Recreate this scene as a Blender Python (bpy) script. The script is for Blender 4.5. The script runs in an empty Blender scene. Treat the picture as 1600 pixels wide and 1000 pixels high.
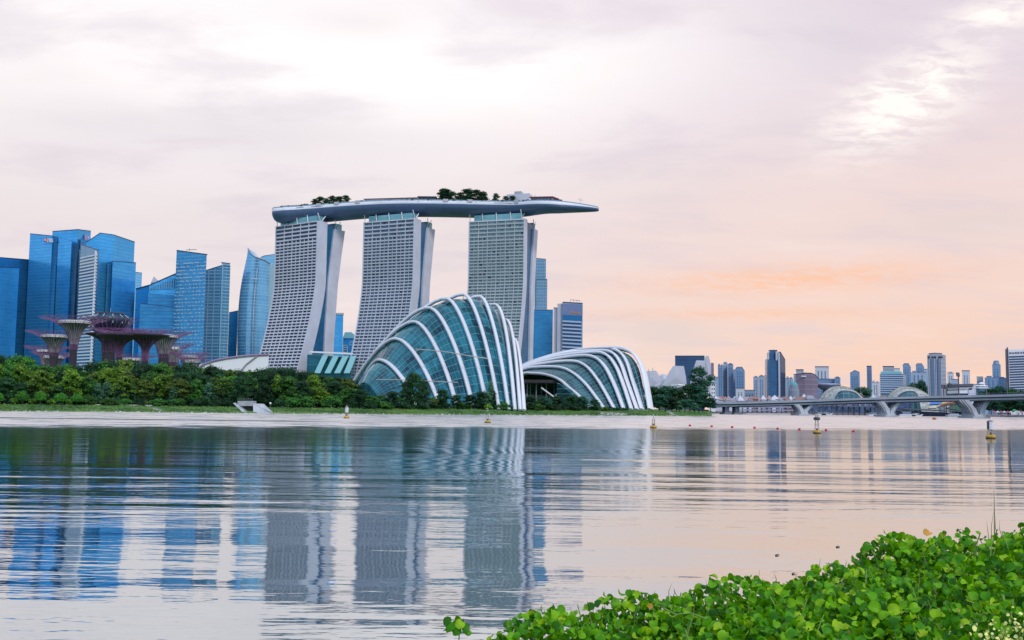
import bpy, math, random
import numpy as np
from math import sin, cos, pi, radians, atan2, sqrt
from mathutils import Vector, Matrix
random.seed(7); RNG = np.random.default_rng(11)
S = bpy.context.scene
COL = S.collection

# ------------------------------------------------------------------ camera
F = 1600.0
PITCH = math.atan(136 / F); ROLL = 0.012
CAMZ = 4.0
_f = Vector((0, cos(PITCH), sin(PITCH))); _r0 = Vector((1, 0, 0)); _u0 = Vector((0, -sin(PITCH), cos(PITCH)))
_r = _r0 * cos(ROLL) + _u0 * sin(ROLL); _u = -_r0 * sin(ROLL) + _u0 * cos(ROLL)
cam_d = bpy.data.cameras.new('camera'); cam = bpy.data.objects.new('camera', cam_d); COL.objects.link(cam)
M = Matrix(((_r.x, _u.x, -_f.x), (_r.y, _u.y, -_f.y), (_r.z, _u.z, -_f.z))).to_4x4()
M.translation = (0, 0, CAMZ); cam.matrix_world = M
cam_d.sensor_width = 36; cam_d.lens = 36; cam_d.clip_start = 0.1; cam_d.clip_end = 30000
S.camera = cam

def ray(px, py):
    return _f + ((px - 800) / F) * _r - ((py - 500) / F) * _u
def W(px, py, Y):
    """point of the place at forward distance Y seen in that direction"""
    d = ray(px, py); t = Y / d.y
    return Vector((d.x * t, Y, CAMZ + d.z * t))
def G(px, py, z=0.0):
    d = ray(px, py); t = (z - CAMZ) / d.z
    return Vector((d.x * t, d.y * t, z))
def XB(px, Y, z=0.0):
    """X of a point at distance Y and height z seen in column px"""
    py = 636.0
    for _ in range(4):
        p = W(px, py, Y); py -= (z - p.z) * F / Y
    return W(px, py, Y).x

# ------------------------------------------------------------------ sky and sun
S.view_settings.view_transform = 'Standard'; S.view_settings.look = 'None'
S.view_settings.exposure = 0.0; S.view_settings.gamma = 1
S.cycles.use_denoising = True
try: S.cycles.denoiser = 'OPENIMAGEDENOISE'
except Exception: pass
S.cycles.max_bounces = 6; S.cycles.diffuse_bounces = 2; S.cycles.glossy_bounces = 4
S.cycles.transparent_max_bounces = 8; S.cycles.caustics_reflective = False; S.cycles.caustics_refractive = False
SUN_EL, SUN_AZ = radians(42), radians(150)      # azimuth from +Y towards +X
world = bpy.data.worlds.new('World'); S.world = world; world.use_nodes = True
nt = world.node_tree; nt.nodes.clear()

class N:
    """small helper around a node tree"""
    def __init__(s, nt): s.nt = nt
    def node(s, t, **k):
        n = s.nt.nodes.new(t)
        for a, b in k.items(): setattr(n, a, b)
        return n
    def put(s, sock, v):
        if hasattr(v, 'is_output') or isinstance(v, bpy.types.NodeSocket): s.nt.links.new(v, sock)
        else: sock.default_value = v
    def m(s, op, a, b=0.0, c=None, clamp=False):
        n = s.node('ShaderNodeMath', operation=op, use_clamp=clamp)
        s.put(n.inputs[0], a); s.put(n.inputs[1], b)
        if c is not None: s.put(n.inputs[2], c)
        return n.outputs[0]
    def mr(s, v, a, b, c=0.0, d=1.0, smooth=True):
        n = s.node('ShaderNodeMapRange', interpolation_type='SMOOTHSTEP' if smooth else 'LINEAR')
        s.put(n.inputs[0], v)
        for i, q in enumerate((a, b, c, d)): s.put(n.inputs[i + 1], q)
        return n.outputs[0]
    def mix(s, f, a, b, blend='MIX'):
        n = s.node('ShaderNodeMix', data_type='RGBA', blend_type=blend, clamp_factor=True)
        s.put(n.inputs[0], f)
        s.put(n.inputs[6], a if not isinstance(a, tuple) else (*a[:3], 1)); s.put(n.inputs[7], b if not isinstance(b, tuple) else (*b[:3], 1))
        return n.outputs[2]
    def ramp(s, v, stops, interp='LINEAR'):
        n = s.node('ShaderNodeValToRGB'); n.color_ramp.interpolation = interp
        e = n.color_ramp.elements
        while len(e) < len(stops): e.new(0.5)
        for i, (p, c) in enumerate(stops): e[i].position = p; e[i].color = (*c[:3], 1)
        s.put(n.inputs[0], v); return n.outputs[0]
    def noise(s, vec, scale=1.0, detail=2.0, rough=0.5, dist=0.0, color=False):
        n = s.node('ShaderNodeTexNoise')
        if vec is not None: s.put(n.inputs['Vector'], vec)
        s.put(n.inputs['Scale'], scale); s.put(n.inputs['Detail'], detail); s.put(n.inputs['Roughness'], rough); s.put(n.inputs['Distortion'], dist)
        return n.outputs['Color' if color else 'Fac']
    def comb(s, x, y, z):
        n = s.node('ShaderNodeCombineXYZ'); s.put(n.inputs[0], x); s.put(n.inputs[1], y); s.put(n.inputs[2], z); return n.outputs[0]
    def sep(s, v):
        n = s.node('ShaderNodeSeparateXYZ'); s.put(n.inputs[0], v); return n.outputs
    def scale(s, v, xyz, loc=(0, 0, 0), rot=(0, 0, 0)):
        n = s.node('ShaderNodeMapping'); s.put(n.inputs[0], v); n.inputs[1].default_value = loc; n.inputs[2].default_value = rot; n.inputs[3].default_value = xyz
        return n.outputs[0]

n = N(nt)
gen = n.node('ShaderNodeTexCoord').outputs['Generated']
x, y, z = n.sep(gen)
hor = n.m('SQRT', n.m('ADD', n.m('MULTIPLY', x, x), n.m('MULTIPLY', y, y)))
az = n.m('ARCTAN2', x, y)                       # 0 ahead, + to the bridge side
el = n.m('DIVIDE', z, n.m('MAXIMUM', hor, 0.02))  # tangent of the elevation
el0 = n.m('MAXIMUM', el, 0.0)
# cloud-deck coordinates: clouds stretch towards the horizon
dz = n.m('ADD', n.m('MAXIMUM', z, 0.0), 0.16)
cv = n.comb(n.m('DIVIDE', x, dz), n.m('DIVIDE', y, dz), 0.0)
big = n.noise(n.scale(cv, (1.0, 1.25, 1), (3.1, 1.7, 0)), 1.0, 5, 0.5, 0.35)
med = n.noise(n.scale(cv, (1.4, 2.6, 1), (8.3, 4.2, 0)), 1.3, 7, 0.58, 0.3)
fine = n.noise(n.scale(cv, (2.2, 3.4, 1), (1.3, 9.2, 0)), 5.5, 7, 0.62, 0.4)
side = n.mr(az, -0.25, 0.42)                     # 0 city side, 1 bridge side
lo = n.mix(side, (0.90, 0.79, 0.76), (0.95, 0.66, 0.52))
mid = n.mix(side, (0.84, 0.76, 0.78), (0.88, 0.71, 0.68))
hi = n.mix(side, (0.97, 0.92, 0.95), (0.80, 0.70, 0.78))
g = n.mix(n.mr(el0, 0.03, 0.17), lo, mid)
g = n.mix(n.mr(el0, 0.16, 0.36), g, hi)
g = n.mix(n.mr(el0, 0.42, 1.0), g, (0.62, 0.66, 0.80))
def blob(a0, e0, wa, we, soft=1.0, tilt=0.0):
    da = n.m('SUBTRACT', az, a0); de = n.m('SUBTRACT', el, n.m('ADD', e0, n.m('MULTIPLY', da, tilt)))
    a = n.m('DIVIDE', da, wa); b = n.m('DIVIDE', de, we)
    q = n.m('ADD', n.m('MULTIPLY', a, a), n.m('MULTIPLY', b, b))
    return n.m('POWER', 2.718, n.m('MULTIPLY', q, -soft))
def pxb(px, py, w, h, **k): return blob((px - 800) / F, (636 - py) / F, w / F, h / F, **k)
# bright break in the cloud, upper middle
br = n.m('ADD', n.m('MULTIPLY', pxb(520, 110, 420, 130), 1.0), n.m('MULTIPLY', pxb(80, 60, 300, 160), 0.8))
br = n.m('ADD', br, n.m('MULTIPLY', pxb(1000, 60, 240, 80), 0.28))
brm = n.m('MULTIPLY', n.m('MULTIPLY', br, 1.25), n.mr(big, 0.30, 0.56, 0.30, 1.15), clamp=True)
g = n.mix(brm, g, (1.08, 1.03, 1.03))
# grey-mauve cloud bodies
dk = n.m('ADD', n.m('MULTIPLY', pxb(300, 215, 420, 60, tilt=0.0), 0.75), n.m('MULTIPLY', pxb(80, 130, 170, 45), 0.6))
dk = n.m('ADD', dk, n.m('MULTIPLY', pxb(520, 30, 110, 26), 0.8))
dk = n.m('ADD', dk, n.m('MULTIPLY', pxb(1350, 60, 400, 120), 0.35))
dkm = n.m('MULTIPLY', dk, n.mr(big, 0.34, 0.62, 0.15, 1.1), clamp=True)
g = n.mix(n.m('MULTIPLY', dkm, 0.8), g, (0.72, 0.66, 0.71))
# all-over soft mottling
g = n.mix(n.m('MULTIPLY', n.mr(med, 0.47, 0.68), 0.46), g, (0.70, 0.63, 0.71))
g = n.mix(n.m('MULTIPLY', n.mr(med, 0.46, 0.26), 0.28), g, (0.96, 0.86, 0.84))
# bright flecked cloud over the bridge
fl = n.m('ADD', n.m('MULTIPLY', pxb(1395, 172, 100, 58, tilt=0.4), 1.15), n.m('MULTIPLY', pxb(1530, 60, 70, 22), 0.8))
g = n.mix(n.m('MULTIPLY', fl, n.mr(fine, 0.36, 0.62, 0.25, 1.3), clamp=True), g, (1.08, 1.0, 0.95))
g = n.mix(n.m('MULTIPLY', pxb(1230, 450, 380, 110), 0.30), g, (0.98, 0.72, 0.62))
# peach streaks and a grey-blue smudge low over the far skyline
st = n.m('ADD', pxb(1230, 438, 230, 22, tilt=0.03), n.m('MULTIPLY', pxb(1150, 490, 240, 10), 0.7))
g = n.mix(n.m('MULTIPLY', st, n.mr(fine, 0.36, 0.6, 0.35, 0.95), clamp=True), g, (1.0, 0.60, 0.42))
sm = n.m('ADD', pxb(1040, 518, 80, 24), n.m('MULTIPLY', pxb(1480, 365, 130, 24), 0.8))
g = n.mix(n.m('MULTIPLY', sm, 0.38, clamp=True), g, (0.66, 0.62, 0.64))
back = n.mr(n.m('ABSOLUTE', az), 0.75, 1.7)       # the evening blue behind the viewer
sky = n.node('ShaderNodeTexSky', sky_type='NISHITA', sun_disc=False, sun_elevation=SUN_EL, sun_rotation=SUN_AZ)
bg1 = n.node('ShaderNodeBackground'); n.put(bg1.inputs[0], sky.outputs[0]); bg1.inputs[1].default_value = 0.1
bg2 = n.node('ShaderNodeBackground')
backc = n.mix(n.mr(el0, 0.0, 0.8), (0.66, 0.88, 1.20), (0.56, 0.80, 1.22))
backc = n.mix(n.m('MULTIPLY', n.mr(med, 0.45, 0.7), 0.5), backc, (1.0, 1.02, 1.16))
n.put(bg2.inputs[0], n.mix(back, g, backc)); bg2.inputs[1].default_value = 1.0
mx = n.node('ShaderNodeMixShader'); n.put(mx.inputs[0], n.m('SUBTRACT', 1.0, n.m('MULTIPLY', back, 0.22)))
nt.links.new(bg1.outputs[0], mx.inputs[1]); nt.links.new(bg2.outputs[0], mx.inputs[2])
wo = n.node('ShaderNodeOutputWorld'); nt.links.new(mx.outputs[0], wo.inputs[0])
sl = bpy.data.lights.new('sun', 'SUN'); sl.energy = 1.5; sl.angle = radians(12); sl.color = (1.0, 0.93, 0.86)
so = bpy.data.objects.new('sun', sl); COL.objects.link(so)
sd = Vector((sin(SUN_AZ) * cos(SUN_EL), cos(SUN_AZ) * cos(SUN_EL), sin(SUN_EL)))
so.rotation_euler = sd.to_track_quat('Z', 'Y').to_euler(); so.location = (-200, 300, 400)

# ------------------------------------------------------------------ mesh helpers
ORG = {}
class MB:
    def __init__(s): s.v = []; s.f = []; s.uv = []
    def face(s, pts, uv=None):
        b = len(s.v); s.v += [tuple(p) for p in pts]; s.f.append(tuple(range(b, b + len(pts))))
        s.uv.append(uv if uv else [(0, 0)] * len(pts))
    def quadw(s, a, b, c, d, u0=0.0):
        """wall quad a,b bottom, c,d top with metre uv"""
        L = (Vector(b) - Vector(a)).length
        s.face([a, b, c, d], [(u0, a[2]), (u0 + L, b[2]), (u0 + L, c[2]), (u0, d[2])])
        return u0 + L
    def prism(s, poly, z0, z1):
        """poly: xy list (counter-clockwise); z0, z1 numbers or lists"""
        k = len(poly); Z0 = z0 if isinstance(z0, (list, tuple)) else [z0] * k; Z1 = z1 if isinstance(z1, (list, tuple)) else [z1] * k
        u = 0
        for i in range(k):
            j = (i + 1) % k
            u = s.quadw((poly[i][0], poly[i][1], Z0[i]), (poly[j][0], poly[j][1], Z0[j]), (poly[j][0], poly[j][1], Z1[j]), (poly[i][0], poly[i][1], Z1[i]), u)
        s.face([(poly[i][0], poly[i][1], Z1[i]) for i in range(k)]); s.face([(poly[i][0], poly[i][1], Z0[i]) for i in reversed(range(k))])
    def box(s, c, size, rz=0.0):
        hx, hy = size[0] / 2, size[1] / 2; cs, sn = cos(rz), sin(rz)
        poly = [(c[0] + a * cs - b * sn, c[1] + a * sn + b * cs) for a, b in ((-hx, -hy), (hx, -hy), (hx, hy), (-hx, hy))]
        s.prism(poly, c[2], c[2] + size[2])
    def obox(s, o, ax, ay, az):
        """box from corner o with three edge vectors"""
        o = Vector(o); P = [o, o + ax, o + ax + ay, o + ay]; T = [p + az for p in P]
        for i in range(4):
            j = (i + 1) % 4; s.face([P[i], P[j], T[j], T[i]])
        s.face(T); s.face(P[::-1])
    def tube(s, pts, r, k=6, cap=True):
        pts = [Vector(p) for p in pts]; m = len(pts); R = r if isinstance(r, (list, tuple)) else [r] * m
        b = len(s.v); up = Vector((0, 0, 1))
        for i, p in enumerate(pts):
            t = (pts[min(i + 1, m - 1)] - pts[max(i - 1, 0)]).normalized()
            a = t.cross(up);
            if a.length < 1e-3: a = t.cross(Vector((1, 0, 0)))
            a.normalize(); c = t.cross(a)
            for q in range(k):
                th = 2 * pi * q / k; s.v.append(tuple(p + (a * cos(th) + c * sin(th)) * R[i]))
        for i in range(m - 1):
            for q in range(k):
                q2 = (q + 1) % k
                s.f.append((b + i * k + q, b + i * k + q2, b + (i + 1) * k + q2, b + (i + 1) * k + q)); s.uv.append([(0, 0)] * 4)
        if cap:
            s.f.append(tuple(b + q for q in range(k))[::-1]); s.uv.append([(0, 0)] * k)
            s.f.append(tuple(b + (m - 1) * k + q for q in range(k))); s.uv.append([(0, 0)] * k)
    def lathe(s, c, prof, k=16, sx=1.0, sy=1.0, a0=0, a1=2 * pi):
        """prof: (r, z) list around point c"""
        b = len(s.v); closed = abs(a1 - a0 - 2 * pi) < 1e-6; kk = k if closed else k + 1
        for r_, z_ in prof:
            for q in range(kk):
                th = a0 + (a1 - a0) * q / k; s.v.append((c[0] + r_ * cos(th) * sx, c[1] + r_ * sin(th) * sy, c[2] + z_))
        for i in range(len(prof) - 1):
            for q in range(k):
                q2 = (q + 1) % kk
                s.f.append((b + i * kk + q, b + i * kk + q2, b + (i + 1) * kk + q2, b + (i + 1) * kk + q)); s.uv.append([(q, i), (q + 1, i), (q + 1, i + 1), (q, i + 1)])
    def grid(s, rows, uvs=None, flip=False):
        """rows of equal-length point lists; faces between them"""
        b = len(s.v); m = len(rows[0])
        for r_ in rows: s.v += [tuple(p) for p in r_]
        for i in range(len(rows) - 1):
            for j in range(m - 1):
                q = (b + i * m + j, b + i * m + j + 1, b + (i + 1) * m + j + 1, b + (i + 1) * m + j)
                w = [uvs[i][j], uvs[i][j + 1], uvs[i + 1][j + 1], uvs[i + 1][j]] if uvs else [(j, i), (j + 1, i), (j + 1, i + 1), (j, i + 1)]
                s.f.append(q[::-1] if flip else q); s.uv.append(w[::-1] if flip else w)
    def build(s, name, m, parent=None, smooth=False, loc=None):
        if parent is not None: o0 = ORG[parent.name]
        elif loc is not None: o0 = Vector(loc)
        else:
            xs = [p[0] for p in s.v]; ys = [p[1] for p in s.v]; o0 = Vector((sum(xs) / len(xs), sum(ys) / len(ys), min(p[2] for p in s.v)))
        me = bpy.data.meshes.new(name); me.from_pydata([(p[0] - o0[0], p[1] - o0[1], p[2] - o0[2]) for p in s.v], [], s.f)
        uvl = me.uv_layers.new(name='UVMap'); flat = [c for u in s.uv for p in u for c in p]
        uvl.data.foreach_set('uv', flat)
        if smooth:
            me.polygons.foreach_set('use_smooth', [True] * len(me.polygons))
        me.update()
        o = bpy.data.objects.new(name, me); me.materials.append(m); COL.objects.link(o)
        if parent is not None: o.parent = parent
        else: o.location = o0
        ORG[o.name] = o0
        return o

def tag(o, label=None, cat=None, group=None, kind=None):
    if label: o['label'] = label
    if cat: o['category'] = cat
    if group: o['group'] = group
    if kind: o['kind'] = kind
    return o
def thing(name, label, cat, loc, group=None):
    o = bpy.data.objects.new(name, None); o.empty_display_size = 1; COL.objects.link(o); o.location = loc; ORG[o.name] = Vector(loc)
    return tag(o, label, cat, group)
def copy_tree(o, parent=None, **k):
    c = o.copy(); COL.objects.link(c); c.parent = parent
    for ch in o.children: copy_tree(ch, c)
    return c
def text_mesh(name, body, m, parent, o, xdir, updir, height, depth=0.2, bold=0.0, sp=1.0):
    """raised lettering as a mesh, origin o = lower left of the line"""
    cu = bpy.data.curves.new(name, 'FONT'); cu.body = body; cu.size = 1; cu.extrude = depth / height / 2; cu.offset = bold; cu.space_character = sp
    to = bpy.data.objects.new(name, cu); COL.objects.link(to)
    dg = bpy.context.evaluated_depsgraph_get(); dg.update()
    me = bpy.data.meshes.new_from_object(to.evaluated_get(dg)); COL.objects.unlink(to); bpy.data.objects.remove(to)
    xd, ud = Vector(xdir).normalized(), Vector(updir).normalized(); nd = xd.cross(ud)
    base = Vector(o) - ORG[parent.name]
    for v in me.vertices:
        p = v.co * (height / 0.7); v.co = base + xd * p.x + ud * p.y + nd * (p.z if True else 0)
    me.materials.clear(); me.materials.append(m)
    ob = bpy.data.objects.new(name, me); COL.objects.link(ob); ob.parent = parent; return ob

# ------------------------------------------------------------------ materials
MC = {}
def mat(name, color, rough=0.6, metal=0.0, noise=0.0, nscale=1.0, spec=0.5, bump=0.0, bscale=5.0):
    if name in MC: return MC[name]
    m = bpy.data.materials.new(name); m.use_nodes = True; q = N(m.node_tree); b = m.node_tree.nodes['Principled BSDF']
    b.inputs['Roughness'].default_value = rough; b.inputs['Metallic'].default_value = metal; b.inputs['Specular IOR Level'].default_value = spec
    co = q.node('ShaderNodeTexCoord').outputs['Object']
    if noise:
        f = q.noise(co, nscale, 4, 0.6)
        q.put(b.inputs['Base Color'], q.mix(q.mr(f, 0.3, 0.7), tuple(c * (1 - noise) for c in color), tuple(min(1, c * (1 + noise)) for c in color)))
    else: b.inputs['Base Color'].default_value = (*color, 1)
    if bump:
        bn = q.node('ShaderNodeBump'); q.put(bn.inputs['Height'], q.noise(co, bscale, 4, 0.6)); bn.inputs['Distance'].default_value = bump
        m.node_tree.links.new(bn.outputs[0], b.inputs['Normal'])
    MC[name] = m; return m

def curtain(name, a, b_, line, floor=3.8, bay=1.6, mort=0.35, rough=0.18, metal=0.55, vary=0.5, vfac=0.5, psc=0.03, pc=.15):
    """glass curtain wall in metre uv: panes vary between a and b_, mullion colour line"""
    if name in MC: return MC[name]
    m = bpy.data.materials.new(name); m.use_nodes = True; q = N(m.node_tree); b = m.node_tree.nodes['Principled BSDF']
    uv = q.node('ShaderNodeUVMap').outputs[0]; u, v, _ = q.sep(uv)
    fl = q.m('FLOOR', q.m('DIVIDE', v, floor)); ba = q.m('FLOOR', q.m('DIVIDE', u, bay * 3))
    wn = q.node('ShaderNodeTexWhiteNoise', noise_dimensions='2D'); q.put(wn.inputs['Vector'], q.comb(ba, fl, 0.0))
    wn2 = q.node('ShaderNodeTexWhiteNoise', noise_dimensions='1D'); q.put(wn2.inputs['W'], fl)
    big_ = q.noise(q.comb(u, v, 0.0), psc, 4, 0.62)
    f = q.m('ADD', q.m('MULTIPLY', wn.outputs[0], 0.35), q.m('ADD', q.m('MULTIPLY', wn2.outputs[0], 0.2), q.m('MULTIPLY', q.mr(big_, .5 - pc, .5 + pc), 0.45)))
    base = q.mix(f, a, b_)
    fv = q.m('FRACT', q.m('DIVIDE', v, floor)); fu = q.m('FRACT', q.m('DIVIDE', u, bay))
    hl = q.m('LESS_THAN', fv, mort / floor * 1.0); vl = q.m('MULTIPLY', q.m('LESS_THAN', fu, mort * 0.5 / bay), vfac)
    l = q.m('MAXIMUM', hl, vl)
    q.put(b.inputs['Base Color'], q.mix(l, base, line))
    q.put(b.inputs['Metallic'], q.m('MULTIPLY', q.m('SUBTRACT', 1.0, l), metal)); q.put(b.inputs['Roughness'], q.m('ADD', q.m('MULTIPLY', l, 0.35), rough))
    bn = q.node('ShaderNodeBump'); bn.inputs['Distance'].default_value = 0.05; bn.inputs['Strength'].default_value = 0.5
    q.put(bn.inputs['Height'], q.m('ADD', wn.outputs[0], q.noise(q.comb(u, v, 0.0), 0.2, 2))); m.node_tree.links.new(bn.outputs[0], b.inputs['Normal'])
    MC[name] = m; return m

white = mat('white_paint', (0.80, 0.80, 0.84), 0.45, noise=0.04, nscale=0.05)
concrete = mat('concrete', (0.42, 0.44, 0.46), 0.8, noise=0.18, nscale=0.3)
darkglass = mat('dark_glass', (0.02, 0.035, 0.06), 0.15, 0.2)
# ------------------------------------------------------------------ water
def water_material():
    m = bpy.data.materials.new('bay_water'); m.use_nodes = True; q = N(m.node_tree); nt_ = m.node_tree; nt_.nodes.clear()
    co = q.node('ShaderNodeTexCoord').outputs['Object']; X, Y, Z = q.sep(co)
    # edge of the ruffled water in front of the far shore
    wob = q.noise(q.scale(co, (0.006, 0.02, 1)), 1.0, 3, 0.5)
    edge = q.m('SUBTRACT', Y, q.m('ADD', q.m('ADD', 196.0, q.m('MULTIPLY', X, 0.42)), q.m('MULTIPLY', q.m('SUBTRACT', wob, 0.5), 34.0)))
    fleck = q.noise(q.scale(co, (0.10, 0.11, 1), (2, 9, 0)), 1.0, 4, 0.7)
    ruff = q.mr(q.m('ADD', edge, q.m('MULTIPLY', q.m('SUBTRACT', fleck, 0.5), 90.0)), -14.0, 26.0)
    # second calmer stripe within it
    calm = q.noise(q.scale(co, (0.009, 0.03, 1), (3, 1, 0)), 1.0, 3, 0.55)
    ruff = q.m('MULTIPLY', ruff, q.mr(calm, 0.30, 0.42, 0.60, 1.0))
    lane = q.m('MULTIPLY', q.m('POWER', 2.718, q.m('MULTIPLY', q.m('POWER', q.m('DIVIDE', q.m('SUBTRACT', q.m('ADD', Y, q.m('MULTIPLY', wob, 16.0)), 254.0), 7.0), 2.0), -1.0)), q.mr(X, -20.0, -60.0))
    ruff = q.m('MULTIPLY', ruff, q.m('SUBTRACT', 1.0, q.m('MULTIPLY', lane, 0.9)))
    ruff = q.m('MULTIPLY', ruff, q.mr(fleck, 0.36, 0.56, 0.42, 1.0))
    # long low ripples, crests across the view
    warp = q.noise(q.scale(co, (0.03, 0.03, 1)), 1.0, 2, 0.5, color=True)
    v1 = q.node('ShaderNodeVectorMath', operation='MULTIPLY_ADD'); q.put(v1.inputs[0], warp); v1.inputs[1].default_value = (6, 3, 0); q.put(v1.inputs[2], co)
    w1 = q.noise(q.scale(v1.outputs[0], (0.055, 0.30, 1), rot=(0, 0, 0.05)), 1.0, 1, 0.4)
    w2 = q.noise(q.scale(v1.outputs[0], (0.16, 0.95, 1), (5, 2, 0), rot=(0, 0, -0.04)), 1.0, 2, 0.5)
    w3 = q.noise(q.scale(co, (0.9, 3.2, 1), rot=(0, 0, 0.1)), 1.0, 2, 0.5)
    w4 = q.noise(q.scale(co, (0.35, 0.8, 1), (1, 5, 0), rot=(0, 0, 0.3)), 1.0, 2, 0.5)
    # patches: more ripple in the middle distance, glassy near
    patch = q.noise(q.scale(co, (0.018, 0.05, 1), (7, 7, 0)), 1.0, 2, 0.5)
    amp = q.m('MULTIPLY', q.mr(patch, 0.36, 0.60, 0.45, 1.35), q.mr(Y, 14.0, 34.0, 0.55, 1.0))
    amp = q.m('MULTIPLY', amp, q.mr(Y, 38.0, 95.0, 1.0, 0.22))
    h = q.m('ADD', q.m('MULTIPLY', w1, 0.125), q.m('ADD', q.m('MULTIPLY', w2, 0.040), q.m('ADD', q.m('MULTIPLY', w3, 0.0095), q.m('MULTIPLY', w4, 0.018))))
    w5 = q.noise(q.scale(v1.outputs[0], (0.7, 2.1, 1), (3, 3, 0), rot=(0, 0, -0.12)), 1.0, 3, 0.6)
    h = q.m('MULTIPLY', q.m('ADD', h, q.m('MULTIPLY', w5, q.mr(Y, 26.0, 60.0, 0.012, 0.002))), amp)
    bn = q.node('ShaderNodeBump'); bn.inputs['Distance'].default_value = 1.0; bn.inputs['Strength'].default_value = 1.0; q.put(bn.inputs['Height'], h)
    gl = q.node('ShaderNodeBsdfGlossy'); gl.distribution = 'GGX'; q.put(gl.inputs['Roughness'], q.m('ADD', q.mr(Y, 40.0, 190.0, 0.04, 0.105), q.m('MULTIPLY', ruff, 0.27)))
    q.put(gl.inputs['Color'], q.mix(ruff, (0.80, 0.87, 0.89), (0.97, 0.94, 0.91))); nt_.links.new(bn.outputs[0], gl.inputs['Normal'])
    df = q.node('ShaderNodeBsdfDiffuse'); df.inputs['Color'].default_value = (0.016, 0.045, 0.06, 1)
    lw = q.node('ShaderNodeLayerWeight'); lw.inputs['Blend'].default_value = 0.5; nt_.links.new(bn.outputs[0], lw.inputs['Normal'])
    fac = q.mr(lw.outputs['Facing'], 0.35, 0.95, 0.35, 0.95)
    mx_ = q.node('ShaderNodeMixShader'); q.put(mx_.inputs[0], q.m('MULTIPLY', fac, q.m('SUBTRACT', 1.0, q.m('MULTIPLY', ruff, q.mr(fleck, 0.35, 0.6, 0.08, 0.0))))); nt_.links.new(df.outputs[0], mx_.inputs[1]); nt_.links.new(gl.outputs[0], mx_.inputs[2])
    out = q.node('ShaderNodeOutputMaterial'); nt_.links.new(mx_.outputs[0], out.inputs[0]); return m
b = MB(); b.face([(-6000, -600, 0), (6000, -600, 0), (6000, 9000, 0), (-6000, 9000, 0)])
tag(b.build('water', water_material(), loc=(0, 0, 0)), kind='structure')

# ------------------------------------------------------------------ land
def ground_mat(name, c1, c2, sc):
    m = bpy.data.materials.new(name); m.use_nodes = True; q = N(m.node_tree); b = m.node_tree.nodes['Principled BSDF']
    co = q.node('ShaderNodeTexCoord').outputs['Object']
    f = q.m('ADD', q.m('MULTIPLY', q.noise(co, sc, 5, 0.65), 0.6), q.m('MULTIPLY', q.noise(co, sc * 9, 3, 0.6), 0.4))
    q.put(b.inputs['Base Color'], q.mix(q.mr(f, 0.35, 0.65), c1, c2)); b.inputs['Roughness'].default_value = 0.9
    bn = q.node('ShaderNodeBump'); q.put(bn.inputs['Height'], q.noise(co, sc * 20, 3, 0.6)); bn.inputs['Distance'].default_value = 0.15; m.node_tree.links.new(bn.outputs[0], b.inputs['Normal'])
    return m
lawn_m = ground_mat('lawn', (0.03, 0.10, 0.02), (0.10, 0.22, 0.035), 0.05)
SHORE = [(-700, 638), (-300, 640.5), (0, 642.6), (100, 643.2), (200, 643.8), (300, 644.8), (365, 645.6), (425, 646), (560, 647), (700, 648), (820, 648.8), (940, 649.3), (1020, 649.8), (1070, 650.2), (1112, 650.6)]
shore = [G(px, py) for px, py in SHORE]
shore.append(Vector((shore[-1].x + 8, shore[-1].y + 45, 0))); shore.append(Vector((shore[-1].x - 10, shore[-1].y + 130, 0)))
def sh_at(px):
    """point of the waterline in column px"""
    for (a, b_), (c, d) in zip(SHORE, SHORE[1:]):
        if px <= c: return G(px, b_ + (d - b_) * (px - a) / (c - a))
    return G(px, SHORE[-1][1])
def onland(px, back, z=None):
    """a spot on the gardens, 'back' metres behind the waterline in column px"""
    p = sh_at(px); d = Vector((p.x, p.y, 0)).normalized(); q = p + d * back
    q.z = land_z(back) if z is None else z
    return q
def land_z(b): return 0.25 if b < 1 else (0.25 + (b - 1) / 26 * 2.1 if b < 27 else 2.35)
rows = []
offs = [(-1.5, -0.8), (0, 0.02), (1.2, 0.35), (9, 1.0), (20, 2.0), (28, 2.4), (70, 2.5), (300, 2.6), (1500, 2.6), (5000, 2.6)]
# densify the shore so the waterline is uneven
ds = []
for a, c in zip(shore[:-2], shore[1:-1]):
    k = max(1, int((c - a).length / 6))
    for i in range(k): ds.append(a.lerp(c, i / k))
ds += shore[-2:]
rj = random.Random(3); jit = [rj.uniform(-1, 1) for _ in ds]
for o_, z_ in offs:
    r_ = []
    for i, p in enumerate(ds):
        d = Vector((p.x, p.y, 0)).normalized()
        q_ = p + d * (o_ + (0.8 * jit[i] if o_ < 15 else 0)); z2 = z_ + (0.12 * jit[i] if 1 < o_ < 60 else 0)
        r_.append((q_.x, q_.y, z2))
    rows.append(r_)
b = MB(); b.grid(rows, flip=True); tag(b.build('ground', lawn_m, smooth=True, loc=(0, 0, 0)), kind='structure')
# far city land beyond the inner bay
b = MB(); b.prism([(125, 1030), (1500, 980), (5000, 1500), (5000, 7000), (-500, 7000), (100, 1200)], -1, 1.6)
tag(b.build('terrain', ground_mat('city_ground', (0.10, 0.12, 0.10), (0.22, 0.22, 0.2), 0.02), loc=(0, 0, 0)), kind='structure')
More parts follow.
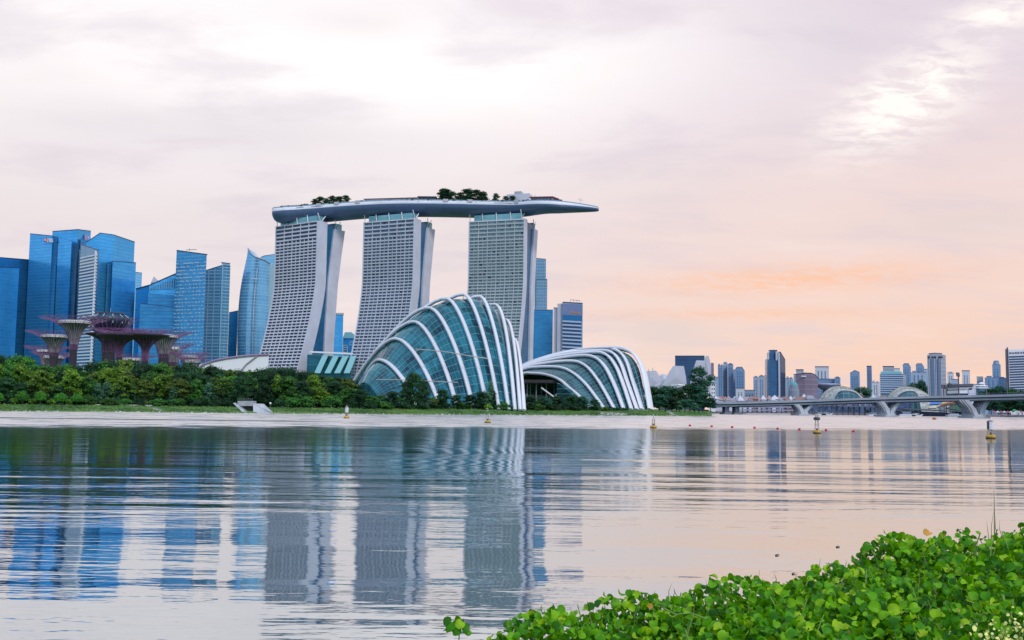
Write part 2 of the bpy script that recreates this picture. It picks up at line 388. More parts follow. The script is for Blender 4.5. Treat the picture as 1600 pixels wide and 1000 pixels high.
# pale stones along the waterline
b = MB(); rr = random.Random(5)
for i in range(len(ds) - 3):
    p, q_ = ds[i], ds[i + 1]; d = Vector((p.x, p.y, 0)).normalized(); L = (q_ - p).length
    for k in range(int(L / 1.1)):
        c = p.lerp(q_, rr.random()) + d * rr.uniform(-1.0, 1.2); s_ = rr.uniform(0.3, 0.75)
        pts = []
        for j in range(6):
            a = j * pi / 3 + rr.uniform(-.3, .3); pts.append((c.x + cos(a) * s_, c.y + sin(a) * s_))
        top = (c.x + rr.uniform(-.1, .1), c.y, rr.uniform(0.25, 0.62) * (1 if s_ > .4 else .7))
        for j in range(6):
            a_, b_ = pts[j], pts[(j + 1) % 6]; b.face([(a_[0], a_[1], -0.1), (b_[0], b_[1], -0.1), top])
tag(b.build('shore_stones', mat('stone', (0.46, 0.44, 0.42), 0.9, noise=0.5, nscale=0.6), loc=(0, 0, 0)), 'pale stones lining the waterline below the grass bank', 'stones', kind='stuff')
# lighter footpath strip behind the bank
b = MB(); ra, rb = [], []
for px in range(-60, 1000, 20):
    a = onland(px, 33, 2.62); c = onland(px, 36, 2.62); ra.append(a); rb.append(c)
b.grid([ra, rb]); tag(b.build('path', mat('path_concrete', (0.5, 0.48, 0.45), 0.9, noise=0.1), loc=(0, 0, 0)), kind='structure')

# ------------------------------------------------------------------ drain outlet
o0 = sh_at(395)
t = thing('drain_outlet', 'grey concrete drain outlet with splayed wing walls in the grass bank', 'outlet', (o0.x, o0.y, 0))
def at(px, py, Y): return W(px, py, Y)
Yo = o0.y + 2
b = MB()
p1, p2 = at(394, 631, Yo), at(412, 631, Yo); p3, p4 = at(425, 645, Yo - 1), at(394, 646, Yo - 1)
w1_ = MB()
for pl in ([at(395.5, 646.5, Yo), at(395.5, 630.5, Yo + 5), at(410.5, 631, Yo + 5), at(424.5, 644.5, Yo - 1), at(424.5, 646.5, Yo - 1)],):
    f_ = [Vector(p) for p in pl]; bk = [p + Vector((0.3, 0.9, 0)) for p in f_]
    w1_.face(f_); w1_.face(bk[::-1])
    for i in range(len(f_)): j = (i + 1) % len(f_); w1_.face([f_[j], f_[i], bk[i], bk[j]])
w1_.build('wing_wall', concrete, t)
w1_ = MB(); f_ = [at(364, 630, Yo + 6), at(368, 629, Yo + 6), at(386, 641.5, Yo - 1), at(386, 645, Yo - 1), at(380, 645, Yo - 1)]; bk = [p + Vector((-0.3, 0.9, 0)) for p in f_]
w1_.face(f_); w1_.face(bk[::-1])
for i in range(len(f_)): j = (i + 1) % len(f_); w1_.face([f_[j], f_[i], bk[i], bk[j]])
w1_.build('wing_wall', concrete, t)
b = MB(); a_, c_ = at(371, 634.3, Yo + 5.5), at(395, 634.3, Yo + 5.5); hgt = at(371, 626.5, Yo + 5.5).z - a_.z
b.obox(a_, c_ - a_, Vector((0, 6, 0)), Vector((0, 0, hgt))); b.build('deck_slab', concrete, t)
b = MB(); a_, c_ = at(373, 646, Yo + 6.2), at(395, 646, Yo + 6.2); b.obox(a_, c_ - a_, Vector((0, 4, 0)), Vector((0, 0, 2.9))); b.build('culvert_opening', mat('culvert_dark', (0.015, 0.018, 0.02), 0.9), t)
b = MB()
for k in range(9):
    p = at(371 + k * 2.9, 626.5, Yo + 5.6); b.tube([p, p + Vector((0, 0, 0.9))], 0.04, 5)
b.tube([at(371, 626.5, Yo + 5.6) + Vector((0, 0, 0.9)), at(395, 626.5, Yo + 5.6) + Vector((0, 0, 0.9))], 0.04, 5); b.build('railing', mat('rail_steel', (.35, .36, .38), .4, .6), t)

# ------------------------------------------------------------------ three hotel towers
fins_w = mat('tower_concrete', (0.66, 0.65, 0.70), 0.6, noise=0.06, nscale=0.08)
endw = mat('end_wall_panels', (0.60, 0.61, 0.70), 0.42, noise=0.08, nscale=0.06)
hotel_glass = curtain('hotel_atrium_glass', (0.006, 0.07, 0.17), (0.02, 0.16, 0.32), (0.03, 0.13, 0.26), 3.2, 2.2, 0.3, metal=0.0, rough=.35)
crown_glass = curtain('crown_glass', (0.12, 0.32, 0.36), (0.22, 0.48, 0.50), (0.30, 0.42, 0.46), 3.0, 2.5, 0.25, metal=0.3)
def pane_mat(name, a, b_, thr):
    """balcony glazing: panes and darker open doors vary one by one"""
    m = bpy.data.materials.new(name); m.use_nodes = True; q = N(m.node_tree); b = m.node_tree.nodes['Principled BSDF']
    uv = q.node('ShaderNodeUVMap').outputs[0]; u, v, _ = q.sep(uv)
    wn = q.node('ShaderNodeTexWhiteNoise', noise_dimensions='2D'); q.put(wn.inputs['Vector'], q.comb(q.m('FLOOR', q.m('DIVIDE', u, 1.9)), q.m('FLOOR', q.m('DIVIDE', v, 3.0)), 0.0))
    c = q.mix(wn.outputs[0], a, b_); c = q.mix(q.m('GREATER_THAN', wn.outputs[0], thr), c, (0.008, 0.014, 0.03))
    q.put(b.inputs['Base Color'], c); b.inputs['Roughness'].default_value = 0.22; b.inputs['Metallic'].default_value = 0.25
    return m
TW = {}
def kick(z):
    return 20.5 * ((130 - z) / 89.0) ** 1.4 if z < 130 else 0.0
def west_in(z, s1):
    return s1 - 8 * min(1.0, max(0.0, (190 - z) / 61.0)) ** 0.9 - (2.5 * min(1, max(0, (129 - z) / 60)))
def hotel(label, a, pxR, pyR, pxL, Tf, s1, s2, bays, mfac, msl, fasc, zsplit=170):
    """one splayed tower: curved front slab, straight rear slab, glass between"""
    Y = 1600.0 * 186 / ((626.4 + 0.012 * pxR) - pyR)
    R = W(pxR, pyR, Y); k = (W(pxL, pyR + 5, Y).x) / Y
    L = (R.x - k * R.y) / (cos(a) + k * sin(a))
    ex = Vector((cos(a), -sin(a), 0)); ey = Vector((sin(a), cos(a), 0)); O = Vector((R.x, R.y, 0)) - ex * L
    O.z = 0
    t = thing('hotel_tower', label, 'hotel tower', (O.x, O.y, 0), 'splayed hotel towers under the sky deck')
    P = lambda u, s, z: O + ex * u + ey * s + Vector((0, 0, z))
    # floor levels
    zs = [190.0]
    while zs[-1] > zsplit: zs.append(zs[-1] - 4.05)
    while zs[-1] > 8: zs.append(zs[-1] - 3.22)
    zs = zs[::-1]; nfl = len(zs)
    e = 1.1
    # body of the front slab (behind the glazing)
    levels = [0.0] + zs
    rows = []
    for z_ in levels:
        s0 = -kick(z_) + 1.2; s9 = Tf - kick(z_)
        rows.append([P(e, s0, z_), P(L - e, s0, z_), P(L - e, s9, z_), P(e, s9, z_), P(e, s0, z_)])
    b = MB(); b.grid(rows); b.face([rows[-1][i] for i in range(4)]); b.build('front_slab', fins_w, t)
    # end walls, proud and smooth
    for uu, nm in ((L - e, 'end_wall'), (-0.0, 'end_wall')):
        b = MB(); r1 = [[P(uu, -kick(z_) - 0.25, z_), P(uu + e, -kick(z_) - 0.25, z_), P(uu + e, Tf - kick(z_) + .2, z_), P(uu, Tf - kick(z_) + .2, z_), P(uu, -kick(z_) - 0.25, z_)] for z_ in levels + [191.2]]
        b.grid(r1); b.face(r1[-1][:4]); b.build(nm, endw, t)
    # floors
    bw = (L - 2 * e) / bays
    sl = MB(); fn = MB()
    for i in range(nfl - 1):
        z0, z1 = zs[i], zs[i + 1]; h = z1 - z0; k0, k1 = -kick(z0), -kick(z1)
        fh = fasc * h; kf = k0 + (k1 - k0) * fasc
        sl.face([P(e, k0, z0), P(L - e, k0, z0), P(L - e, kf, z0 + fh), P(e, kf, z0 + fh)])
        sl.face([P(e, kf, z0 + fh), P(L - e, kf, z0 + fh), P(L - e, kf + 1.25, z0 + fh), P(e, kf + 1.25, z0 + fh)])
        sl.face([P(e, k0, z0), P(e, k0 + 1.25, z0), P(L - e, k0 + 1.25, z0), P(L - e, k0, z0)])
        g_ = MB(); g_.face([P(e, kf + 1.0, z0 + fh), P(L - e, kf + 1.0, z0 + fh), P(L - e, k1 + 1.0, z1), P(e, k1 + 1.0, z1)], [(0, z0 + 1), (L, z0 + 1), (L, z0 + 1.2), (0, z0 + 1.2)])
        g_.build('window_band', mfac, t)
        for q_ in range(1, bays):
            u = e + q_ * bw; w_ = 0.42 if q_ % 2 else 0.85
            if z0 >= zsplit and q_ % 2: continue
            f0, f1 = P(u - w_ / 2, kf + .12, z0 + fh), P(u + w_ / 2, kf + .12, z0 + fh); f2, f3 = P(u + w_ / 2, k1 + .12, z1), P(u - w_ / 2, k1 + .12, z1)
            g2 = ey * 1.0
            fn.face([f0, f1, f2, f3]); fn.face([f1, f1 + g2, f2 + g2, f2]); fn.face([f0 + g2, f0, f3, f3 + g2])
    sl.build('balcony_slab', msl, t); fn.build('fin_screen', msl, t)
    b = MB(); kt = 0; b.obox(P(e, -.1, 190), ex * (L - 2 * e), ey * Tf, Vector((0, 0, 1.0))); b.build('roof_slab', fins_w, t)
    # glazed link between the slabs and rear slab
    b = MB(); rows = []
    for z_ in [0] + [6 + i * 8 for i in range(24)]:
        w0 = west_in(z_, s1)
        lo_, hi_ = Tf - kick(z_) - .5, w0 + .5
        if hi_ < lo_ + 0.3: hi_ = lo_ + 0.3
        rows.append([P(3, lo_, z_), P(L - 2.2, lo_, z_), P(L - 2.2, hi_, z_), P(3, hi_, z_), P(3, lo_, z_)])
    uvs = []
    for r_ in rows:
        u_, c_ = 0, [(0, r_[0].z)]
        for p, q_ in zip(r_, r_[1:]): u_ += (q_ - p).length; c_.append((u_, q_.z))
        uvs.append(c_)
    b.grid(rows, uvs); b.face(rows[-1][:4]); b.build('atrium_glass', hotel_glass, t)
    b = MB(); rows = []
    for z_ in [0, 15, 30, 45, 60, 75, 90, 105, 120, 129, 140, 150, 160, 170, 180, 186]:
        w0 = west_in(z_, s1); w1 = w0 + (s2 - s1) * (0.8 + 0.2 * z_ / 190)
        rows.append([P(0.5, w0, z_), P(L - 0.3, w0, z_), P(L - .3, w1, z_), P(.5, w1, z_), P(.5, w0, z_)])
    b.grid(rows); b.face(rows[-1][:4]); b.build('rear_slab', endw, t)
    # glass crowns and props that carry the deck
    b = MB(); b.prism([tuple(P(u, s, 0))[:2] for u, s in ((5, 2.2), (L - 4, 2.2), (L - 4, Tf - 1), (5, Tf - 1))], 191, 197.2); b.build('crown', crown_glass, t)
    b = MB(); b.prism([tuple(P(u, s, 0))[:2] for u, s in ((4, s1 + 1.5), (L - 2.5, s1 + 1.5), (L - 2.5, s2 - 3.5), (4, s2 - 3.5))], 186, 192.5); b.build('crown', crown_glass, t)
    for u in [L * f_ for f_ in (0.02, 0.25, 0.5, 0.75)]:
        b = MB(); b.tube([P(u, 1.4, 190.5), P(u - .8, 0.8, 198.5)], 0.45, 6); b.build('prop', white, t)
    for uu in (L - 3.5,):
        b = MB(); p0 = P(uu, Tf - 6, 190.8); b.tube([p0 - ey * 4.5 + Vector((0, 0, 9)), p0, p0 + ey * 6.5 + Vector((0, 0, 7.2))], 0.55, 6); b.build('v_strut', white, t)
        b = MB(); p0 = P(uu + 1.5, s1 + 5, 187); b.tube([p0 + ey * -4 + Vector((0, 0, 9)), p0, p0 + ey * 4 + Vector((0, 0, 8))], 0.4, 6); b.build('v_strut', white, t)
    return dict(O=O, ex=ex, ey=ey, L=L, P=P, s=s2)
T1 = hotel('hotel tower nearest the steel trees, white balcony grid flaring out strongly at its foot', radians(36), 496.5, 344, 431, 13.5, 25, 40, 10,
           pane_mat('glazing_dark', (0.01, 0.02, 0.05), (0.035, 0.055, 0.11), 0.9), mat('balcony_white', (0.62, 0.63, 0.71), .6, noise=.06, nscale=.05), 0.40)
T2 = hotel('middle hotel tower of the three, behind the crest of the larger glass dome', radians(26), 648, 340, 568, 12.5, 27, 42, 12,
           pane_mat('glazing_mid', (0.05, 0.09, 0.14), (0.12, 0.18, 0.23), 0.9), mat('balcony_grey', (0.50, 0.52, 0.60), .6, noise=.06, nscale=.05), 0.38)
T3 = hotel('hotel tower farthest from the steel trees, straight greenish facade beside the striped office block', radians(20), 820, 340.5, 732.5, 8, 31, 43, 12,
           pane_mat('glazing_green', (0.10, 0.19, 0.22), (0.22, 0.32, 0.33), 0.95), mat('balcony_greenish', (0.43, 0.46, 0.48), .6, noise=.06, nscale=.05), 0.36)

# ------------------------------------------------------------------ sky deck on the three towers
def catmull(P_, n_=10):
    out = []
    for i in range(len(P_) - 1):
        p0 = P_[max(i - 1, 0)]; p1 = P_[i]; p2 = P_[i + 1]; p3 = P_[min(i + 2, len(P_) - 1)]
        for k in range(n_):
            t_ = k / n_; out.append(0.5 * ((2 * p1) + (p2 - p0) * t_ + (2 * p0 - 5 * p1 + 4 * p2 - p3) * t_ ** 2 + (3 * p1 - p0 - 3 * p2 + p3) * t_ ** 3))
    out.append(P_[-1]); return out
def tc(T, f=0.5, s=18): p = T['P'](T['L'] * f, s, 0); return Vector((p.x, p.y, 0))
zt = 206.0
endL = W(426.5, 324, 1062); endL.z = 0; endR = W(935, 324, 1018); endR.z = 0
ctrl = [endL, tc(T1, .5, 17), tc(T2, .5, 17), tc(T3, .5, 17), tc(T3, 1.35, 12), endR]
cl = catmull(ctrl, 14); arc = [0]
for a_, c_ in zip(cl, cl[1:]): arc.append(arc[-1] + (c_ - a_).length)
AL = arc[-1]
for i_, c_ in enumerate(cl):
    f_ = arc[i_] / AL; c_.z = (4.6 - 4.0 * max(0, (.42 - f_) / .42) ** 2) if f_ < .42 else (4.6 - 6.2 * ((f_ - .42) / .58) ** 2)
def deck_w(s_):
    a_ = min(1, s_ / 16); w_ = 8 + 11 * sqrt(max(0, 1 - (1 - a_) ** 2))
    r_ = (AL - s_) / 95
    if r_ < 1: w_ *= (max(r_, 0.0) ** 0.55) * 0.90 + 0.10
    return w_
def deck_d(s_):
    a_ = min(1, s_ / 22); d_ = 3.5 + (8.6 - 2.2 * min(1, s_ / 110)) * sqrt(max(0, 1 - (1 - a_) ** 2)); r_ = (AL - s_) / 105
    if r_ < 1: d_ = 2.2 + (d_ - 2.2) * max(r_, 0) ** 0.75
    return d_
def deck_f(s_): r_ = (AL - s_) / 40; return 3.1 * (min(1, r_) * .75 + .25)
def frame(i):
    t_ = (cl[min(i + 1, len(cl) - 1)] - cl[max(i - 1, 0)]).normalized(); return cl[i], t_, Vector((-t_.y, t_.x, 0))
dk_ = thing('sky_deck', 'long boat-shaped roof deck spanning the three hotel towers with a pointed overhang', 'roof deck', (cl[0].x, cl[0].y, 195))
hull, fas, dck, par = [], [], [], []
for i in range(len(cl)):
    c_, t_, nrm = frame(i); s_ = arc[i]; w_ = deck_w(s_); d_ = deck_d(s_); f_ = deck_f(s_)
    hull.append([c_ + nrm * (w_ * cos(th)) * -1 + Vector((0, 0, zt - f_ - d_ * sin(th))) for th in [pi * q_ / 14 for q_ in range(15)]])
    fas.append([c_ - nrm * (w_ - 0.6) + Vector((0, 0, zt)), c_ - nrm * (w_ + .25) + Vector((0, 0, zt - f_ * .35)), c_ - nrm * (w_ + .1) + Vector((0, 0, zt - f_))])
    par.append([c_ + nrm * (w_ + .1) + Vector((0, 0, zt - f_)), c_ + nrm * (w_ - .6) + Vector((0, 0, zt))])
    dck.append([c_ - nrm * (w_ - .6) + Vector((0, 0, zt)), c_ + nrm * (w_ - .6) + Vector((0, 0, zt))])
def hullmat():
    m = bpy.data.materials.new('hull_panels'); m.use_nodes = True; q = N(m.node_tree); b = m.node_tree.nodes['Principled BSDF']
    u, v, _ = q.sep(q.node('ShaderNodeUVMap').outputs[0]); f = q.noise(q.comb(u, v, 0.0), 0.6, 3)
    ln = q.m('LESS_THAN', q.m('FRACT', q.m('MULTIPLY', v, 0.5)), 0.04)
    q.put(b.inputs['Base Color'], q.mix(q.m('MULTIPLY', ln, .4), q.mix(f, (0.10, 0.155, 0.30), (0.145, 0.21, 0.37)), (0.05, 0.08, 0.15)))
    b.inputs['Roughness'].default_value = 0.38; b.inputs['Metallic'].default_value = 0.2; return m
b = MB(); b.grid(hull); b.build('hull', hullmat(), dk_, smooth=True)
b = MB(); b.grid(fas); b.grid(par); b.build('fascia', mat('fascia_panels', (0.74, 0.74, 0.80), .4, noise=.1, nscale=.05), dk_, smooth=True)
b = MB(); b.grid(dck); b.face(hull[0][::-1]); b.build('deck', mat('deck_floor', (0.4, 0.38, 0.36), .8), dk_)
def onDeck(s_, off, z_=zt):
    i = min(range(len(arc)), key=lambda k: abs(arc[k] - s_)); c_, t_, nrm = frame(i); return c_ + t_ * (s_ - arc[i]) - nrm * off + Vector((0, 0, z_)), t_, nrm
def s_of(px, z_=zt, off=12):
    best = None
    for i in range(len(cl)):
        c_, t_, nrm = frame(i); p = c_ - nrm * min(off, deck_w(arc[i])); d_ = Vector((p.x, p.y, p.z + z_ - CAMZ)); k = d_.dot(_f); x_ = 800 + F * d_.dot(_r) / k
        if best is None or abs(x_ - px) < best[0]: best = (abs(x_ - px), i)
    return arc[best[1]]
# slots and notches on the fascia
for px, wpx in ((445, 8), (470, 8), (498, 12), (508, 6), (560, 9), (742, 5), (775, 10), (787, 12), (800, 8), (690, 4), (655, 5)):
    b = MB(); s0_, s1_ = s_of(px - wpx / 2), s_of(px + wpx / 2) + 1.5
    p, t_, nrm = onDeck(s0_, deck_w(s0_) + .25, zt - 1.55); p2, _, _ = onDeck(s1_, deck_w(s1_) + .25, zt - 1.55)
    b.obox(p, p2 - p, nrm * 0.5, Vector((0, 0, .5)))
    b.build('fascia_slot', mat('slot_dark', (.08, .09, .13), .6), dk_)
b = MB()
for px in (497, 526, 560, 697, 733, 808):
    s0_ = s_of(px); p, t_, nrm = onDeck(s0_, deck_w(s0_) + .7, zt - 1.3); b.obox(p, t_ * 5, nrm * .8, Vector((0, 0, 3.0)))
b.build('service_boxes', mat('service_panel', (.50, .48, .54), .6), dk_)
b = MB()
for i in range(0, len(cl) - 1):
    for off in (-1,):
        w_ = deck_w(arc[i]) - 0.8; w2 = deck_w(arc[i + 1]) - 0.8
        if w_ < 0.5: continue
        p = frame(i)[0] - frame(i)[2] * w_ + Vector((0, 0, zt)); p2 = frame(i + 1)[0] - frame(i + 1)[2] * w2 + Vector((0, 0, zt))
        b.face([p, p2, p2 + Vector((0, 0, 1.2)), p + Vector((0, 0, 1.2))])
b.build('parapet_glass', mat('parapet', (.30, .38, .45), .15, .3), dk_)
# pavilions standing on the deck
def deck_block(name, label, cat, px0, px1, off, dpt, h, m, roof=None, rh=0.5, slots=None, z_=zt):
    s0_, s1_ = s_of(px0), s_of(px1); p0, t_, nrm = onDeck(s0_, off, z_); p1, _, _ = onDeck(s1_, off, z_)
    t = thing(name, label, cat, tuple(p0)); ax = p1 - p0; ay = nrm * dpt; b = MB(); b.obox(p0, ax, ay, Vector((0, 0, h))); wl = b.build('wall', m, t)
    if roof:
        b = MB(); b.obox(p0 - ax.normalized() * 1.0 - nrm * 1.2 + Vector((0, 0, h)), ax + ax.normalized() * 2, ay + nrm * 2.4, Vector((0, 0, rh))); b.build('roof', roof, t)
    if slots:
        for k in range(slots):
            b = MB(); q_ = p0 + ax * ((k + .18) / slots) - nrm * .12 + Vector((0, 0, h * .2)); b.obox(q_, ax * (.64 / slots), nrm * .1, Vector((0, 0, h * .5))); b.build('window', darkglass, wl)
    return t
rw = mat('pavilion_white', (.72, .70, .74), .5); rr_ = mat('maroon_roof', (.16, .05, .08), .6); dr = mat('dark_roof', (.10, .10, .14), .6)
deck_block('pool_pavilion', 'low white colonnaded pavilion on the sky deck between its two tree groups', 'pavilion', 567, 655, 14, 9, 3.4, rw, rr_, .6, 14)
deck_block('deck_restaurant', 'dark sloping-roofed pavilion on the sky deck beside the longest tree group', 'pavilion', 652, 680, 14, 12, 4.6, dr, dr, .5, 5)
deck_block('lift_house', 'plain white box on the sky deck, tallest thing up there', 'lift house', 787, 822, 4, 12, 10.5, mat('box_white', (.66, .64, .72), .5))
deck_block('roof_plant', 'small grey plant block on top of the white deck box', 'plant room', 799, 807, 5, 6, 2.6, concrete, None, z_=zt + 10.6)
deck_block('deck_bar', 'maroon-roofed bar on the sky deck just before the pointed overhang', 'pavilion', 827, 864, 12, 11, 3.8, mat('bar_wall', (.28, .26, .32), .5), rr_, 1.1, 6)
deck_block('deck_terrace', 'low maroon terrace roof farther out along the pointed overhang', 'pavilion', 866, 880, 8, 7, 2.4, mat('bar_wall2', (.4, .38, .42), .5), rr_, .5, 3)
deck_block('deck_canopy', 'thin dark canopy over the blunt end of the sky deck', 'canopy', 440, 485, 12, 8, 2.2, dr, mat('canopy_mauve', (.25, .2, .26), .6), .4, 7)
# mast and crane-like antenna at the overhang
s0_ = s_of(909, zt, 2); p, t_, nrm = onDeck(s0_, 0)
b = MB(); b.tube([p, p + Vector((0, 0, 8.5))], .16, 5); b.tube([p + t_ * -3 + Vector((0, 0, 6.3)), p + t_ * 3 + Vector((0, 0, 6.3))], .16, 5)
tag(b.build('mast', mat('mast_grey', (.4, .38, .4), .5)), 'thin cross-shaped mast on the pointed overhang of the sky deck', 'mast')
s0_ = s_of(838, zt, 2); p, t_, nrm = onDeck(s0_, 4)
b = MB(); b.tube([p + Vector((0, 0, 3.5)), p + Vector((0, 0, 9.0))], .14, 5); b.tube([p + t_ * -.8 + Vector((0, 0, 7.8)), p + t_ * .8 + Vector((0, 0, 7.8))], .12, 5)
tag(b.build('mast', MC['mast_grey']), 'short antenna above the maroon-roofed deck bar', 'mast')

# ------------------------------------------------------------------ glass podium and white hall roof
Yp = 985
t = thing('glass_podium', 'teal glass podium with pale sloping roof panels between two hotel towers', 'podium', tuple(W(515, 640, Yp)))
pg = curtain('podium_glass', (0.01, 0.10, 0.16), (0.03, 0.20, 0.26), (0.05, .2, .25), 6, 3, .4)
b = MB(); P0, P1 = W(480, 554, Yp), W(549, 559, Yp)
b.prism([(P0.x, Yp), (P1.x, Yp), (P1.x, Yp + 40), (P0.x, Yp + 40)], 0, [P0.z, P1.z, P1.z + 2, P0.z + 2]); b.build('wall', pg, t)
for k, (a_, c_) in enumerate(((505, 495), (522, 511), (537, 526), (549, 541))):
    b = MB(); u0_, u1_ = W(a_ - 1, 555 + k * .3, Yp - 5), W(a_ + 8, 555 + k * .3, Yp - 5); d0_, d1_ = W(c_ + 5, 583, Yp - 16), W(c_ - 4, 583, Yp - 16)
    pts = [d1_, d0_, u1_, u0_]; bk = [p + Vector((0, 1.2, -0.6)) for p in pts]; b.face(pts); b.face(bk[::-1])
    for i in range(4): j = (i + 1) % 4; b.face([pts[j], pts[i], bk[i], bk[j]])
    b.build('roof_panel', mat('podium_panel', (.25, .52, .52), .3, .2), t)
b = MB(); b.obox(W(484, 551, Yp - 6), Vector((41, 0, -1.4)), Vector((0, 6, 0)), Vector((0, 0, 1.6))); b.build('roof_edge', white, t)
Yh = 900
t = thing('hall_roof', 'white curved exhibition hall roof rising from the treetops towards the first hotel tower', 'hall', tuple(W(370, 640, Yh)))
prof = [(306, 578), (318, 569.5), (335, 563.5), (355, 559.5), (375, 557), (395, 555), (420, 554)]
fr = [W(px, py, Yh) for px, py in prof]; b = MB()
top = [p.copy() for p in fr]; bk = [p + Vector((-30, 60, -1)) for p in fr]
b.grid([top, bk]); b.face(top + [Vector((top[-1].x, Yh, top[0].z - 1)), Vector((top[0].x, Yh, top[0].z - 1))]); b.build('roof', mat('hall_white', (.86, .84, .86), .4), t)
b = MB(); b.tube([p + Vector((0, -.5, -.0)) for p in fr], 1.0, 6); b.build('roof_edge', mat('mauve_trim', (.30, .22, .34), .5), t)
b = MB(); b.prism([(fr[0].x + 2, Yh + 4), (fr[-1].x - 2, Yh + 4), (fr[-1].x - 2, Yh + 40), (fr[0].x + 2, Yh + 40)], 0, fr[0].z); b.build('wall', darkglass, t)
b = MB(); b.tube([W(375, 581, Yh - 1), W(385, 569, Yh - 1), W(402, 556, Yh - 1)], .6, 6); b.build('seam', mat('seam_grey', (.3, .3, .36), .5), t)
# ------------------------------------------------------------------ glass domes
dome_glass = curtain('dome_glass', (0.000, 0.025, 0.045), (0.035, 0.27, 0.33), (0.13, 0.33, 0.37), 3.4, 2.6, 0.20, rough=0.07, metal=0.4, vfac=1.0, psc=.07, pc=.07)
dome_glass2 = curtain('conservatory_glass', (0.004, 0.045, 0.065), (0.04, 0.20, 0.23), (0.14, 0.24, 0.27), 3.2, 2.4, 0.26, rough=0.10, metal=0.35, vfac=1.0, psc=.07, pc=.07)
rib_m = mat('rib_white', (0.86, 0.86, 0.90), 0.35, noise=0.03, nscale=.05)
strut_m = mat('strut_grey', (0.45, 0.50, 0.52), 0.5)
def resample(pts, n_):
    L = [0]
    for a_, c_ in zip(pts, pts[1:]): L.append(L[-1] + (c_ - a_).length)
    out = []; j = 0
    for k in range(n_):
        t_ = L[-1] * k / (n_ - 1)
        while j < len(L) - 2 and L[j + 1] < t_: j += 1
        out.append(pts[j].lerp(pts[j + 1], (t_ - L[j]) / max(1e-6, L[j + 1] - L[j])))
    return out
def bez(p0, p1, p2, p3, n_=14):
    return [((1 - t) ** 3) * p0 + 3 * t * (1 - t) ** 2 * p1 + 3 * t * t * (1 - t) * p2 + t ** 3 * p3 for t in [i / n_ for i in range(n_ + 1)]]
def rib_mesh(pts, C, wid, dep):
    """flat-sided steel rib following pts, deep towards C"""
    b = MB(); rows = []
    for i, p in enumerate(pts):
        t_ = (pts[min(i + 1, len(pts) - 1)] - pts[max(i - 1, 0)]).normalized(); inn = (C - p); inn -= t_ * inn.dot(t_); inn.normalize(); sd_ = t_.cross(inn)
        h = wid / 2; rows.append([p + sd_ * h * c_ + inn * d_ for c_, d_ in ((-.75, 0), (.75, 0), (1, dep * .35), (.7, dep), (-.7, dep), (-1, dep * .35), (-.75, 0))])
    b.grid(rows); b.face(rows[0][:6]); b.face(rows[-1][:6][::-1]); return b
def dome(name, label, cat, ribs, inset, gm, wid, dep, cap0, beams, Yf):
    c0 = ribs[len(ribs) // 2]; t = thing(name, label, cat, (c0[0].x * .5 + c0[-1].x * .5, c0[0].y * .5 + c0[-1].y * .5, 2))
    gl = []
    for i, r_ in enumerate(ribs):
        C = (r_[0] + r_[-1]) / 2; C.z = 2
        w_ = wid if not isinstance(wid, list) else wid[i]
        rib_mesh(r_, C, w_, dep).build('rib', rib_m, t, smooth=True)
        gl.append([p + (C - p) * inset - Vector((0, 0, 0.2)) for p in r_])
    # thin struts from rib to glass
    s_ = MB()
    for i, (r_, g_) in enumerate(zip(ribs, gl)):
        for k in range(6, len(r_) - 3, 4):
            s_.tube([r_[k] + (g_[k] - r_[k]) * .35, g_[k]], .16, 4)
            if i < len(ribs) - 1: s_.tube([r_[k] + (g_[k] - r_[k]) * .35, g_[k].lerp(gl[i + 1][k], .45)], .13, 4)
    s_.build('strut', strut_m, t)
    # glass between ribs, furrowed where it meets each rib
    rows = []
    if cap0:
        g0 = gl[0]; C = (g0[0] + g0[-1]) / 2; C.z = 2
        for k_, out in ((0.02, 1.1), (0.55, 0.95), (.80, .6), (.94, .25)):
            rows.append([C + (p - C) * k_ + cap0 * out for p in g0])
    for i in range(len(gl)):
        rows.append(gl[i])
        if i < len(gl) - 1:
            for f_ in (.33, .66):
                C = (gl[i][0] + gl[i][-1]) / 2; C.z = 2
                rows.append([a_.lerp(c_, f_) + (a_.lerp(c_, f_) - C) * 0.022 for a_, c_ in zip(gl[i], gl[i + 1])])
    g0 = gl[-1]; C = (g0[0] + g0[-1]) / 2; C.z = 2
    rows.append([C + (p - C) * .9 + Vector((3, 3, 0)) for p in g0]); rows.append([C + (p - C) * .4 + Vector((6, 4, 0)) for p in g0])
    uvs = []; acc = 0
    mid_ = len(rows[0]) // 2
    for i, r_ in enumerate(rows):
        if i: acc += (r_[mid_] - rows[i - 1][mid_]).length
        uvs.append([(acc, k_ * 3.4) for k_ in range(len(r_))])
    b = MB(); b.grid(rows, uvs); b.build('glass_shell', gm, t, smooth=False)
    for pl in beams:
        b = MB(); b.tube(catmull([W(px, py, Y) for px, py, Y in pl], 6), .28, 6); b.build('walkway', mat('walkway_tan', (.50, .46, .40), .6), t)
    return t
A_ = [(593, 560), (619, 527), (648, 500.5), (671, 478.5), (698, 464), (725, 457.6), (751, 461), (774, 473.5), (791, 497), (803, 527)]
B_ = [(548, 637), (530, 637), (530, 637), (535, 637), (548, 637), (565, 637), (592, 637), (622, 637), (660, 637), (700, 637)]
F_ = [(655, 638), (690, 638.5), (716, 638.5), (741, 638.5), (763, 639), (781, 639), (796, 639), (806, 639.5), (814, 639.5), (820, 639.5)]
ribs1 = []
